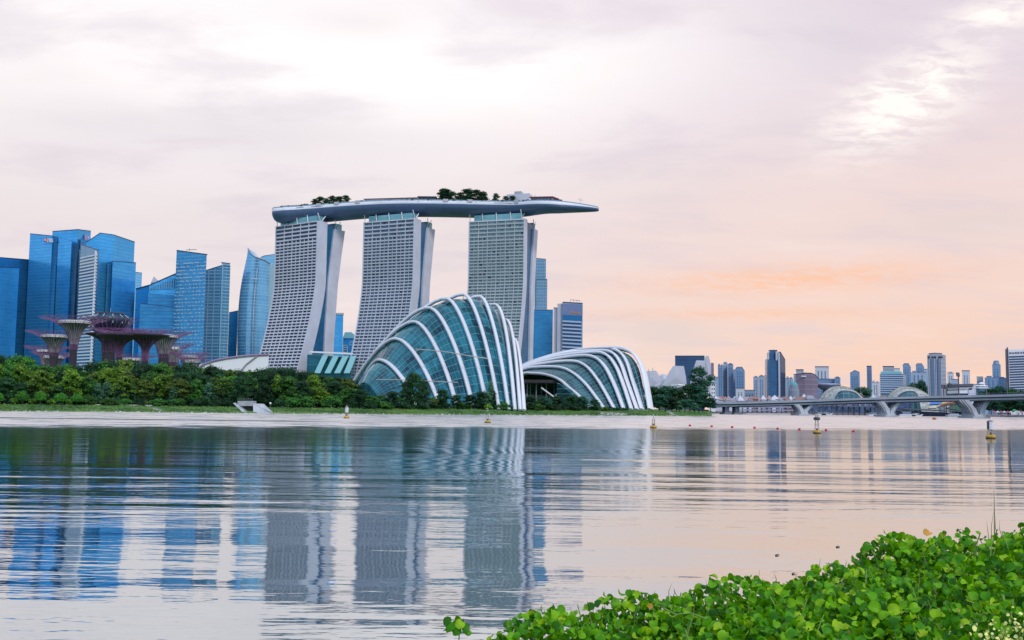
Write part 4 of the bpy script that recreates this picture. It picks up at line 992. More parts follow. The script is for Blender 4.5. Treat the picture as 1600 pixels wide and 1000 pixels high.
while z_ > 60:
    for mm, nm, dz_, hh, oo in ((st_, 'spandrel', -1.5, 1.7, 1.0), (sn_, 'window_band', -3.75, 2.2, .5)):
        b = MB(); p, u, nr = onface(A, C, .0, z_ + dz_, oo); b.obox(p, u * ((C - A).length - 1.6), -nr * oo, Vector((0, 0, hh))); b.build(nm, mm, t)
    z_ -= 3.95; cnt += 1
b = MB(); amb = mat('sign_amber', (.52, .24, .10), .5); p, u, nr = onface(A, C, .40, A.z - 11.2, .9)
for k, (w_, h_) in enumerate(((1.7, 2.5), (1.0, 1.7), (1.1, 1.6), (.9, 1.7), (1.2, 1.5), (1.0, 1.6), (.9, 1.5), (.8, 1.4))): b.obox(p + u * (sum((1.7, 1.0, 1.1, .9, 1.2, 1.0, .9, .8)[:k]) + k * .35) + Vector((0, 0, -k * .12)), u * w_, -nr * .3, Vector((0, 0, h_)))
b.build('sign', amb, t)
b = MB(); p, u, nr = onface(A, C, .4, A.z + 1, -2)
b.tube([p + Vector((0, 0, 2.5)), p + u * 10 + Vector((0, 0, 2.0))], .22, 4); [b.tube([p + u * k + Vector((0, 0, 0)), p + u * k + Vector((0, 0, 2.6))], .15, 4) for k in (0, 3.5, 7, 10)]
b.build('roof_gantry', mat('crane_dark', (.1, .08, .1), .6), t)
# ------------------------------------------------------------------ art museum with petals
pm = mat('petal_white', (.52, .52, .60), .5, noise=.06, nscale=.05); pms = mat('petal_side', (.36, .35, .44), .5)
t = thing('lotus_museum', 'white lotus-shaped museum with upturned petals, behind the dark fluffy tree', 'museum', (W(1060, 620, 1000).x, 1000, 1.6))
def petal(pl, Y0, Y1, thick=6):
    f_ = [W(px, py, Y0 + (Y1 - Y0) * i / len(pl)) for i, (px, py) in enumerate(pl)]; c = sum(f_, Vector()) / len(f_)
    b = MB(); bk = [p + (c - p) * .12 + Vector((2, thick, -1.5)) for p in f_]
    ce = c + Vector((0, -1.2, 0))
    for i in range(len(f_)): j = (i + 1) % len(f_); b.face([f_[i], f_[j], ce]); b.face([f_[j], f_[i], bk[i], bk[j]])
    b.face(bk); b.build('petal', pm, t)
petal([(1007, 602), (1007.5, 580), (1025, 579), (1031, 588), (1038, 600), (1040, 608), (1010, 608)], 1010, 1010)
petal([(1033, 605), (1046, 580), (1052, 571.5), (1068.5, 572), (1072, 590), (1073, 603), (1050, 608)], 990, 990)
petal([(1020, 604), (1036, 593), (1048, 592), (1060, 604), (1040, 609)], 1000, 1000)
petal([(1078, 600), (1084, 574), (1088, 563), (1102, 563.5), (1106, 585), (1108, 606), (1085, 610)], 1000, 1000)
petal([(1106, 612), (1103, 596), (1101, 560), (1103, 556), (1107.5, 556.5), (1110, 566), (1110.5, 590), (1109.5, 614)], 985, 985)
b = MB(); c = W(1060, 603, 1000)
for k, (dx, z_) in enumerate(((0, 0),)): b.lathe((c.x, 1015, 1.6), [(16, 1), (24, 8), (31, 16), (33, 22), (31, 23.5), (10, 24)], 26, sy=.6)
b.build('bowl', pm, t, smooth=True)
b = MB(); b.tube([W(1048, 603, 985), W(1060, 601.5, 978), (W(1080, 604, 985))], 1.0, 6); b.tube([W(1055, 610, 985), W(1063, 613, 978), W(1073, 617, 985)], .8, 6); b.build('rim', white, t)
b = MB()
for px, py in ((1013.5, 577), (1020, 574.5)): p = W(px, py + 5, 1005); b.tube([p, W(px, py, 1005)], .3, 4)
b.build('mast', concrete, t)
b = MB(); c = W(1037, 585, 1080); b.lathe((c.x, 1080, c.z - 7), [(6, 0), (5.2, 4), (3, 6.6), (.1, 7.4)], 12); tag(b.build('small_dome', pm, smooth=True), 'small pale knob dome peeping up between two museum petals', 'dome')
t = bld('slab_block', 'dark blue glass slab standing behind the lotus museum petals', 'office block', [(1054.8, 557.5, 1300), (1100.8, 557.5, 1300)], 40, BL['navy'], edge=1.6)
# small white tower by the museum
t = thing('clock_tower', 'short white tower beside the lotus museum above the bridge landing', 'tower', (W(1113, 620, 1100).x, 1100, 1.6))
block(t, [(1107, 600, 1100), (1117.5, 600, 1100)], 10, white, edge=0); block(t, [(1109.5, 595, 1103), (1115, 595, 1103)], 5, white, edge=0, name='lantern')
for py in (603, 609, 615, 621): 
    for px in (1108.5, 1112, 1115.4): b = MB(); q0 = W(px, py, 1099.8); b.obox(q0, Vector((1.0, 0, 0)), Vector((0, .3, 0)), Vector((0, 0, 1.7))); b.build('window', darkglass, t)

# ------------------------------------------------------------------ far skyline on the bridge side
Q = {
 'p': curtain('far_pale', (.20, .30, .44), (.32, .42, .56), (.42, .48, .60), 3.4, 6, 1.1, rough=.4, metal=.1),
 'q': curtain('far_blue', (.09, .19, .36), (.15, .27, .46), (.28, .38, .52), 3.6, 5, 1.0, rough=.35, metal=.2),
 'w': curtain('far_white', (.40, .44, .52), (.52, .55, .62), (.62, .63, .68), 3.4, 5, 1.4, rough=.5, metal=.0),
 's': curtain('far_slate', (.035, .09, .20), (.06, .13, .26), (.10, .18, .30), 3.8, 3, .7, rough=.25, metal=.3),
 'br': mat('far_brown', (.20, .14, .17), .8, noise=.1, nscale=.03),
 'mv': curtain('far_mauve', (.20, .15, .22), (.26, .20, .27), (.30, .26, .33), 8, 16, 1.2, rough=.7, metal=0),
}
R_ = [  # label, px0, px1, ytop, Y, material, kind of top
 ('narrow mauve tower slice just behind the white tower by the museum', 1111, 1115, 568, 1900, 'mv', ''),
 ('low pale block tucked between the white tower and the six-shaft housing cluster', 1115.5, 1122, 588, 2100, 'p', 'step'),
 ('left-hand shaft of the pale blue housing cluster, two small roof boxes', 1121.5, 1130, 569, 2300, 'q', 'step'),
 ('tallest shaft of the pale blue housing cluster past the museum', 1130, 1136.5, 566, 2320, 'p', 'box'),
 ('shaft with square cap, middle of the pale blue housing cluster', 1137, 1145.5, 568, 2300, 'q', 'box'),
 ('lower link block at the centre of the pale blue housing cluster', 1145, 1150, 578, 2330, 'p', ''),
 ('broad shouldered block ending the pale blue housing cluster on the bridge side', 1149, 1163.5, 574, 2280, 'q', 'shoulder'),
 ('low pale terrace below the housing cluster, white frames on its face', 1150, 1163, 607, 1500, 'w', ''),
 ('long low bluish block between the housing cluster and the paired flats', 1163, 1180, 610, 1800, 'p', ''),
 ('paired pale flats close to the tall dark stepped tower, lower of the two tops', 1177, 1185, 588, 2400, 'p', 'box'),
 ('paired pale flats close to the tall dark stepped tower, higher of the two tops', 1185.5, 1194, 586.5, 2400, 'p', 'box'),
 ('thin brown slab touching the dark stepped tower', 1194.5, 1198, 587, 1950, 'br', ''),
 ('pale block between the dark stepped tower and the verdigris dome', 1227.5, 1239, 589, 2300, 'p', 'step'),
 ('pale stepped block with flat box top above the mauve mall', 1240, 1246.5, 585, 2100, 'p', ''),
 ('grey box tower rising out of the mauve mall roof', 1243.8, 1255.5, 578.5, 2050, 'g2', 'cap'),
 ('pale two-tone tower just past the mauve mall', 1273.5, 1295, 573.8, 2200, 'w', 'cap'),
 ('long low slate terrace below the two-tone tower', 1278, 1306, 592.5, 2000, 'q', ''),
 ('small slate tower at the end of the low slate terrace', 1304, 1312.8, 589, 1980, 'q', 'box'),
 ('grey block with peaked top standing alone above the first shell hall', 1328.2, 1343, 581, 2300, 'q', 'peak'),
 ('slim lone slab tower rising between the first shell hall and the banded block', 1354.2, 1361.8, 572.8, 2300, 's2', 'cap'),
 ('low pale pair of blocks beside the slim lone slab', 1362, 1374, 595.5, 2200, 'w', 'step'),
 ('grey-blue tower behind the banded block, squarer of two twins', 1410.6, 1423, 568.5, 2300, 'q', 'shoulder'),
 ('grey-blue twin tower nearest the tall ribbed hotel', 1431, 1443.8, 568.5, 2350, 'q', 'shoulder'),
 ('wide pale housing slab spanning between the grey-blue twins', 1423, 1447, 580, 2200, 'p', 'step'),
 ('pale tower just past the tall ribbed hotel', 1480, 1490, 581.5, 2200, 'w', 'box'),
 ('low pale block under the pale tower past the ribbed hotel', 1486, 1496.5, 593, 2100, 'p', ''),
 ('pale square tower rising behind the stadium stand roofs', 1503, 1515.2, 580, 2300, 'w', 'cap'),
 ('pale block between the stadium roofs and the spired block', 1526, 1536, 589, 2400, 'w', ''),
 ('wide slate-blue base under the spired tower', 1538.5, 1566, 588, 2300, 'q', 'step'),
 ('spired tower with drum top near the white banded hotel', 1550.2, 1563.2, 570, 2350, 'q', 'drum'),
 ('dark slate block squeezed beside the white banded hotel', 1560, 1572, 589.5, 2200, 's', 'box'),
 ('low pale block behind the wide spired base', 1520, 1528, 601, 1900, 'w', ''),
 ('faint pale tower far behind the wide pale housing slab', 1443, 1450, 577, 2600, 'p', ''),
]
Q['g2'] = curtain('far_grey', (.26, .28, .34), (.34, .36, .42), (.45, .46, .5), 6, 8, 1.2, rough=.5, metal=0)
Q['s2'] = curtain('far_slate_pale', (.07, .14, .27), (.11, .19, .34), (.18, .26, .4), 3.6, 6, .8, rough=.35, metal=.2)
rd = random.Random(21)
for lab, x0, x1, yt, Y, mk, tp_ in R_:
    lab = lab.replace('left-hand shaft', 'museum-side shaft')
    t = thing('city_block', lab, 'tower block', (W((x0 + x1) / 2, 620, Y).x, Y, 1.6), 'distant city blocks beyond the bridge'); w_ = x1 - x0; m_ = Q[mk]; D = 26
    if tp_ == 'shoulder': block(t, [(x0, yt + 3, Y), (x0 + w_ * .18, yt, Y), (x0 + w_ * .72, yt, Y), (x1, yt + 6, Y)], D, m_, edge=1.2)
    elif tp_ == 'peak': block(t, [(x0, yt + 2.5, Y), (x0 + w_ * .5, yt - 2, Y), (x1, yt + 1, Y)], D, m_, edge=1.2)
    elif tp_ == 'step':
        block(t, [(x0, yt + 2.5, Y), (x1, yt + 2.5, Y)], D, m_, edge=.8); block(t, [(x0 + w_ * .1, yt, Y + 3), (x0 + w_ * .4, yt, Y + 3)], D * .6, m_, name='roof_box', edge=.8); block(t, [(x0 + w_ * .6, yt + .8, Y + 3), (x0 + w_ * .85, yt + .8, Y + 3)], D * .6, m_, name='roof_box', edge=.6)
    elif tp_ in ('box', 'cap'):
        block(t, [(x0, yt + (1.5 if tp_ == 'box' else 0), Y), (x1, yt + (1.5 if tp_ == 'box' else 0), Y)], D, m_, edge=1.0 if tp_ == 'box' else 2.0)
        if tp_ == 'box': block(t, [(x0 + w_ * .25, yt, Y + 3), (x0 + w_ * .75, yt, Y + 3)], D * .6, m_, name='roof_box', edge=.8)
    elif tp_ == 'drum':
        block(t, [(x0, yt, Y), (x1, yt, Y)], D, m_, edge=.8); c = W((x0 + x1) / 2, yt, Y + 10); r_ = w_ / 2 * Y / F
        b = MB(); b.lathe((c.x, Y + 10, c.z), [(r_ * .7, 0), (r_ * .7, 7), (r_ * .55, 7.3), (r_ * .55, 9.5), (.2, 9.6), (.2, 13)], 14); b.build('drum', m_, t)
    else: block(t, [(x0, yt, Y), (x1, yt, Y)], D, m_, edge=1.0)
    if w_ > 7 and mk != 'br':   # dark strips on the wider blocks, shade of recesses put into colour
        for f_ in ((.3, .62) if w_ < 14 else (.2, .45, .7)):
            b = MB(); p = W(x0 + w_ * f_, yt + 6, Y); b.obox(Vector((p.x, Y - .5, 2)), Vector((w_ * .07 * Y / F, 0, 0)), Vector((0, .4, 0)), Vector((0, 0, p.z - 2))); b.build('dark_panel', Q['s'], t)
# tall dark stepped tower
BL['st'] = curtain('glass_steel', (0.015, 0.085, 0.20), (0.04, 0.14, 0.29), (0.03, .1, .2), 4.0, 2.5, .5, metal=.3)
t = thing('office_tower', 'tall dark blue tower with white corner fins and stepped top beyond the bridge', 'office tower', (W(1212, 600, 1700).x, 1700, 1.6))
block(t, [(1197.5, 562, 1710), (1200, 561.5, 1700), (1216.5, 561.5, 1700)], 34, BL['st'], edge=1); block(t, [(1201.5, 548.2, 1704), (1214.5, 548.2, 1704)], 24, BL['st'], edge=1.6, name='tower_crown')
block(t, [(1216.5, 550.5, 1702), (1219.5, 550.5, 1704), (1226.8, 562.5, 1722)], 24, BL['navy'], edge=1)
fw = mat('fin_pale', (.48, .50, .60), .5)
for px0, px1, y0_, y1_, YY in ((1199.2, 1201.3, 551, 562, 1698), (1212.3, 1215.3, 549, 563, 1698), (1216.8, 1219.4, 551, 622, 1696), (1196.6, 1197.8, 562, 622, 1699), (1201.4, 1203, 548.2, 551, 1697)):
    b = MB(); a_, c_ = W(px0, y1_, YY), W(px1, y1_, YY); tz = W(px0, y0_, YY).z; b.obox(a_, c_ - a_, Vector((0, 3, 0)), Vector((0, 0, tz - a_.z))); b.build('corner_fin', fw, t)
b = MB(); p = W(1208, 548, 1705); b.tube([p, p + Vector((0, 0, 4))], .3, 4); b.build('mast', concrete, t)
# mauve mall
t = bld('shopping_mall', 'wide windowless mauve shopping mall with curved roof above the verdigris dome', 'mall', [(1243, 586, 1750), (1258, 583.5, 1745), (1268, 584, 1745), (1274, 586.5, 1748), (1278, 591, 1760)], 60, Q['mv'], edge=1.6)
b = MB(); a_ = W(1252, 588.6, 1742); b.obox(a_, Vector((8.5, 0, 0)), Vector((0, .8, 0)), Vector((0, 0, 1.8))); b.build('sign', sw, t)
# domed courthouse
t = thing('domed_courthouse', 'grey colonnaded drum with a verdigris green dome behind the bridge', 'courthouse', (W(1240, 610, 1500).x, 1500, 1.6))
c = W(1240.5, 606, 1500); m_ = 1500 / F
b = MB(); b.lathe((c.x, 1500, 1.6), [(8 * m_, 0), (8 * m_, c.z - 5), (6.8 * m_, c.z - 4), (6.8 * m_, c.z + 2.2)], 18); b.build('drum', mat('stone_grey', (.26, .30, .38), .8, noise=.1, nscale=.1), t)
b = MB(); b.lathe((c.x, 1500, c.z + .6), [(6.3 * m_, 0), (6.1 * m_, 3), (4.8 * m_, 5.8), (2.6 * m_, 7.6), (.8 * m_, 8.2), (.6 * m_, 10.4), (.1, 10.8)], 18); b.build('dome', mat('verdigris', (.10, .38, .38), .7), t, smooth=True)
for k in range(12):
    a_ = 2 * pi * k / 12; b = MB(); b.tube([(c.x + 7.2 * m_ * cos(a_), 1500 + 7.2 * m_ * sin(a_), c.z - 9), (c.x + 7.2 * m_ * cos(a_), 1500 + 7.2 * m_ * sin(a_), c.z + .3)], .5, 5); b.build('column', mat('col_stone', (.4, .42, .48), .7), t)
# saucer roofed court
t = thing('saucer_court', 'flying-saucer roof of a court building right above the first shell hall', 'courthouse', (W(1292, 610, 1800).x, 1800, 1.6))
c = W(1292, 602, 1800); m_ = 1800 / F; b = MB(); b.lathe((c.x, 1800, c.z - 7), [(.1, -2), (6 * m_, -2), (13 * m_, 2.5), (21.5 * m_, 7.4), (21.5 * m_, 8.8), (14 * m_, 10.5), (.1, 11)], 30, sy=.7); b.build('saucer', mat('saucer_grey', (.26, .30, .42), .4, .3), t, smooth=True)
b = MB(); b.lathe((c.x, 1800, 1.6), [(6 * m_, 0), (6 * m_, c.z - 8)], 16); b.build('wall', Q['s'], t)
# low town houses and tents behind the bridge
tn = [mat('tent_white', (.62, .60, .64), .7), mat('roof_terracotta', (.30, .17, .15), .8), mat('roof_rose', (.38, .28, .29), .8), mat('roof_grey', (.30, .32, .38), .7)]
nms = ['white tent', 'terracotta gabled pavilion', 'rose-roofed stall', 'grey-roofed shed']; rd = random.Random(4)
land_ = [(1130, 'below the pale blue housing cluster'), (1165, 'between the housing cluster and the dark stepped tower'), (1200, 'at the foot of the dark stepped tower'), (1245, 'under the verdigris dome'), (1265, 'below the mauve mall'), (1365, 'between the two shell halls')]
ct = {}
for i in range(34):
    px = 1118 + i * 4.9 + rd.uniform(-1, 1) if i < 31 else 1364 + (i - 31) * 8
    k = rd.randrange(4); near = min(land_, key=lambda q_: abs(q_[0] - px)); key = (k, near[1]); ct[key] = ct.get(key, 0) + 1
    od = ['', 'second ', 'third ', 'fourth ', 'fifth '][ct[key] - 1]
    Y = 1120 + rd.uniform(0, 60); w_ = rd.uniform(6, 13) * .7; h_ = rd.uniform(4, 6.5); hh_ = (622.5 if px < 1250 else 620.5) + rd.uniform(-2.2, 1.0); c = W(px, hh_, Y)
    lab = f'{od}{nms[k]} {near[1]}, seen over the bridge rail'.strip() + (', counted from the museum' if od else ', nearest the museum')
    t = thing('festival_tent' if k == 0 else 'low_pavilion', ' '.join(lab.split()[:16]), 'tent' if k == 0 else 'pavilion', (c.x, Y, 1.6), 'low tents and pavilions beyond the bridge')
    b = MB(); b.box((c.x, Y, 1.6), (w_, 8, c.z - 1.6 - h_ * .5)); b.build('wall', MC['far_brown'] if k == 1 else lav, t)
    b = MB(); z0_ = c.z - h_ * .5
    if k in (0, 2):
        ap = (c.x, Y, c.z + h_ * .5); q_ = [(c.x - w_ * .6, Y - 5, z0_), (c.x + w_ * .6, Y - 5, z0_), (c.x + w_ * .6, Y + 5, z0_), (c.x - w_ * .6, Y + 5, z0_)]
        for a_ in range(4): b.face([q_[a_], q_[(a_ + 1) % 4], ap])
    else:
        l0, l1 = (c.x - w_ * .6, Y - 5, z0_), (c.x + w_ * .6, Y - 5, z0_); r0_, r1_ = (c.x - w_ * .4, Y, c.z + 1), (c.x + w_ * .4, Y, c.z + 1); k0, k1 = (c.x - w_ * .6, Y + 5, z0_), (c.x + w_ * .6, Y + 5, z0_)
        b.face([l0, l1, r1_, r0_]); b.face([k1, k0, r0_, r1_]); b.face([l0, r0_, k0]); b.face([l1, k1, r1_])
    b.build('roof', tn[k], t)
# shell halls
shell_m = mat('shell_cladding', (.42, .43, .40), .5, .2, noise=.35, nscale=.25)
def shell(label, x0, x1, yt, ybase, Y, gx0, gx1, bias, gm):
    a_, c_ = W(x0, ybase, Y), W(x1, ybase, Y); t = thing('shell_hall', label, 'theatre', ((a_.x + c_.x) / 2, Y, 1.6), 'spiky shell theatre halls'); zt_ = W((x0 + x1) / 2, yt, Y).z; Wd = c_.x - a_.x; rows = []; rg = []
    def prof(f): return max(0.0, 1 - abs((f - bias) / (bias if f < bias else 1 - bias)) ** 2.3) ** .62
    g0_, g1_ = (gx0 - x0) / (x1 - x0), (gx1 - x0) / (x1 - x0)
    NN = 36
    for i in range(NN + 1):
        f = i / NN; H = prof(f) * (zt_ - 1.6); x_ = a_.x + Wd * f; row = []
        for j in range(9):
            th = pi * (j) / 8; row.append((x_, Y + 20 - 22 * cos(th) * (0.25 + .75 * prof(f)), 1.6 + H * sin(th) ** .8))
        rows.append(row)
    b = MB(); b.grid(rows); b.build('shell', shell_m, t, smooth=True)
    b = MB(); rows = []
    for i in range(19):
        f = g0_ + (g1_ - g0_) * i / 18; gh = prof(f) * (zt_ - 1.6) * (.84 * (max(0, 1 - abs(2 * i / 18 - 1) ** 5)) ** .6)
        x_ = a_.x + Wd * f; pr = Y + 20 - 22 * (0.25 + .75 * prof(f)) - .8; rows.append([(x_, pr + 3.8 * q_ ** 2, 1.6 + gh * q_) for q_ in (0, .3, .6, .85, 1)])
    b.grid(rows); b.build('glazed_front', gm, t)
    b = MB(); b.tube([(r_[-1][0], r_[-1][1] - .5, r_[-1][2]) for r_ in rows], .7, 5); b.build('arch_rim', mat('rim_pale', (.55, .56, .56), .5), t)
    b = MB(); rd_ = random.Random(int(x0))
    for i in range(3, 34):
        for j in range(2, 6):
            f = i / 36; H = prof(f) * (zt_ - 1.6); th = pi * j / 8; p = Vector((a_.x + Wd * f, Y + 20 - 22 * cos(th) * (0.25 + .75 * prof(f)), 1.6 + H * sin(th) ** .8))
            if f > g0_ and f < g1_ and j < 3: continue
            b.face([p + Vector((-.9, -.1, -.1)), p + Vector((.9, -.1, -.1)), p + Vector((0, -1.0, .9))])
    b.build('sun_spikes', mat('spike_metal', (.45, .45, .40), .4, .5), t)
gm_ = curtain('shell_glass', (.02, .09, .13), (.09, .20, .22), (.12, .2, .22), 3, 3, .35)
shell('first shell hall with broad glazed arch, above the middle of the bridge', 1283.5, 1366, 603, 628, 1250, 1300, 1352, .42, gm_)
shell('second shell hall with a long sloping tail, before the tall ribbed hotel', 1391, 1476, 603.6, 625, 1220, 1396, 1440, .38, gm_)
# banded block with teal roof
t = thing('banded_hotel', 'low wide hotel with white floor bands and a teal top storey, between the shell halls', 'hotel', (W(1394, 610, 1600).x, 1600, 1.6))
P = block(t, [(1374.8, 584, 1600), (1411, 584, 1600), (1415.5, 586, 1612)], 40, BL['g'], edge=0); block(t, [(1376, 580.5, 1604), (1409, 580.5, 1604)], 30, mat('teal_roof2', (.20, .48, .50), .5), edge=0, name='roof')
block(t, [(1379.5, 573.5, 1610), (1397, 573.5, 1610)], 20, Q['g2'], edge=1.6); block(t, [(1397, 576, 1611), (1406, 576, 1611)], 18, Q['w'], edge=.6)
for k in range(9):
    b = MB(); p = W(1374.6, 587 + k * 3.4, 1599); b.obox(p, Vector((37, 0, 0)), Vector((0, .8, 0)), Vector((0, 0, 1.5))); b.build('floor_band', st_, t)
# tall ribbed hotel
t = thing('hotel', 'tall ribbed pale blue-grey hotel with rounded cap, just past the second shell hall', 'hotel', (W(1463, 600, 1500).x, 1500, 1.6))
P = block(t, [(1448.5, 554.5, 1500), (1470, 554, 1500), (1477.5, 555, 1512)], 30, Q['g2'], edge=0); block(t, [(1451, 553, 1506), (1461, 552.2, 1504), (1472, 553, 1506)], 20, Q['g2'], edge=1.0)
b = MB()
for k in range(9):
    if k in (0, 8) or 1: p = W(1449 + k * 2.6, 560, 1499); b.obox(Vector((p.x, 1499, 2)), Vector((.9, 0, 0)), Vector((0, 1, 0)), Vector((0, 0, p.z - 2)))
b.build('rib_column', mat('rib_pale', (.42, .46, .56), .6), t)
for x0, x1 in ((1454.5, 1459.6), (1464.5, 1468)):
    b = MB(); p = W(x0, 561, 1498.6); q_ = W(x1, 561, 1498.6); b.obox(Vector((p.x, 1498.6, 2)), Vector((q_.x - p.x, 0, 0)), Vector((0, 1, 0)), Vector((0, 0, p.z - 2))); b.build('window_band', Q['s'], t)
for x0 in (1450.5, 1456, 1460.2, 1466.5, 1470.3):
    b = MB(); p = W(x0, 559.5, 1498.6); b.obox(p, Vector((2.6, 0, 0)), Vector((0, 1, 0)), Vector((0, 0, 2.6))); b.build('window', darkglass, t)
# white banded hotel at the frame edge with its name
t = thing('hotel', 'white hotel striped with dark window bands, rooftop lettering, cut by the frame edge', 'hotel', (W(1600, 600, 1350).x, 1350, 1.6))
hw = mat('hotel_white', (.74, .74, .80), .5)
P = block(t, [(1572.5, 547, 1356), (1575.5, 546.5, 1346), (1640, 544, 1346)], 40, hw, edge=0); A, C = P[1], P[2]
b = MB(); q0 = W(1572.2, 546, 1356); q1 = W(1575.3, 546, 1345.6); b.prism([(q0.x, q0.y), (q1.x, q1.y), (q1.x + .1, q1.y + 4), (q0.x + .5, q0.y + 4)], 2, q0.z + .6); b.build('end_wall', mat('hotel_dark_edge', (.06, .08, .14), .5), t)
for k in range(15):
    z_ = A.z - 10.5 - k * 3.35; b = MB(); p, u, nr = onface(A, C, .012, z_, .4)
    b.obox(p, u * 54, -nr * .4, Vector((0, 0, 2.15))); b.build('window_band', mat('band_dark', (.03, .07, .16), .3), t)
p, u, nr = onface(A, C, .018, A.z - 5.6, .6); text_mesh('lettering', 'MANDARIN', mat('letter_navy', (.03, .05, .12), .5), t, p, u, (0, 0, 1), 2.5, .5, .0, 1.55)
b = MB(); p = W(1574, 545.5, 1350); b.tube([p, p + Vector((0, 0, 2.5))], .9, 5); b.build('roof_vent', MC['far_brown'], t)
# stadium stand buildings and floodlight poles
t = thing('stadium_building', 'low modern stadium control building with stacked roofs behind the bridge', 'stadium building', (W(1511, 612, 1150).x, 1150, 1.6))
for x0, x1, y0_, m_, h_ in ((1498, 1512, 610, white, 3.2), (1499, 1519, 605.5, concrete, 2.4), (1500, 1521, 600, MC['dark_roof'], 2.6), (1513, 1523, 607, lav, 8)):
    b = MB(); p, q_ = W(x0, y0_, 1150), W(x1, y0_ - .5, 1150); b.prism([(p.x, 1150), (q_.x, 1150), (q_.x, 1180), (p.x, 1180)], 1.6 if m_ is lav else p.z - h_, [p.z, q_.z, q_.z, p.z]); b.build('roof_tier' if m_ is not lav else 'wall', m_, t)
b = MB(); p, q_ = W(1499, 616, 1153), W(1520, 616, 1153); b.prism([(p.x, 1153), (q_.x, 1153), (q_.x, 1175), (p.x, 1175)], 1.6, W(1500, 602, 1153).z); b.build('wall', BL['navy'], t)
for x0, yt, lab in ((1497.4, 582, 'dark floodlight pole with a broad head beside the stadium building'), (1474.3, 601, 'short dark scaffold mast next to the ribbed hotel, nearer the shell hall'), (1478.5, 601.5, 'short dark scaffold mast next to the ribbed hotel, nearer the stadium')):
    t = thing('floodlight_pole', lab, 'floodlight', (W(x0, 620, 1100).x, 1100, 1.6)); p = W(x0, yt, 1100)
    b = MB(); b.tube([(p.x, 1100, 1.6), (p.x, 1100, p.z - 2)], .7, 5); b.build('pole', MC['dark_roof'], t)
    b = MB(); b.obox(Vector((p.x - 1.9, 1099.5, p.z - 4.5)), Vector((3.6, 0, 0)), Vector((0, 1, 0)), Vector((-.8, 0, 4.5))); b.build('lamp_head', MC['dark_roof'], t)
# pale steep-roofed pavilion before the wooded rise
t = thing('hill_pavilion', 'white multi-tiered pavilion roof below the spired base', 'pavilion', (W(1534, 606, 1500).x, 1500, 1.6))
c = W(1534, 607, 1500)
for k, (r_, z_) in enumerate(((12, 0), (9, 3), (5, 6.5))): b = MB(); b.lathe((c.x, 1500, c.z + z_), [(r_, -.2), (r_, .6), (r_ * .3, 2.6), (.1, 2.8)], 8); b.build('roof_tier', white, t)
b = MB(); b.lathe((c.x, 1500, 1.6), [(8, 0), (8, c.z + 1)], 8); b.build('wall', BL['g'], t)

# ------------------------------------------------------------------ bridge
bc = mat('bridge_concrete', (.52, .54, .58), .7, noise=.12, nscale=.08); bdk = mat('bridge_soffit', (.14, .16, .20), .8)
bp = [(1095, 628.6, 905), (1150, 628.0, 880), (1250, 625.2, 850), (1350, 621.6, 815), (1450, 618.8, 780), (1550, 616.6, 745), (1660, 613.5, 700), (1800, 610, 660), (2100, 606, 620)]
tops = catmull([W(*p) for p in bp], 6)
def off_(pts, d):
    out = []
    for i, p in enumerate(pts):
        t_ = (pts[min(i + 1, len(pts) - 1)] - pts[max(i - 1, 0)]); nr = Vector((-t_.y, t_.x, 0)).normalized(); out.append(p + nr * d)
    return out
t = thing('road_bridge', 'long pale concrete road bridge rising gently on V-shaped piers over the bay', 'bridge', (tops[10].x, tops[10].y, 0))
fr = tops; bkk = off_(tops, 26); Z = lambda L_, z_: [p + Vector((0, 0, z_)) for p in L_]
b = MB(); b.grid([Z(fr, -1.7), fr, off_(fr, .35), Z(off_(fr, .35), -1.0)]); b.grid([Z(bkk, -1), bkk, Z(bkk, -1.7)]); b.build('parapet', bc, t)
b = MB(); b.grid([Z(off_(fr, .35), -1), Z(bkk, -1.0)]); b.build('road_deck', mat('asphalt', (.06, .06, .065), .9), t)
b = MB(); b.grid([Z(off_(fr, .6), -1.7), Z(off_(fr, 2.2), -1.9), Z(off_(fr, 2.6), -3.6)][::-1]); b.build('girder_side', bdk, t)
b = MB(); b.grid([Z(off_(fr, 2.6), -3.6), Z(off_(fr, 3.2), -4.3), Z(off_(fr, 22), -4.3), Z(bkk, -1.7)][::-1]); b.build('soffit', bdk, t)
b = MB(); fr2 = off_(fr, 1.6); b.grid([Z(fr2, -3.9), Z(fr2, -2.6), Z(off_(fr, 2.4), -2.6)]); b.build('service_beam', bc, t)
b = MB(); hr = Z(fr, 1.1); b.tube(hr, .07, 4)
for p in resample(fr, 150): b.tube([p, p + Vector((0, 0, 1.1))], .05, 4)
b.build('handrail', MC['rail_steel'], t)
def deckp(px):
    best = min(range(len(fr)), key=lambda i: abs((800 + F * (fr[i] - Vector((0, 0, CAMZ))).dot(_r) / (fr[i] - Vector((0, 0, CAMZ))).dot(_f)) - px))
    p, q_ = fr[best], fr[min(best + 1, len(fr) - 1)]; return p
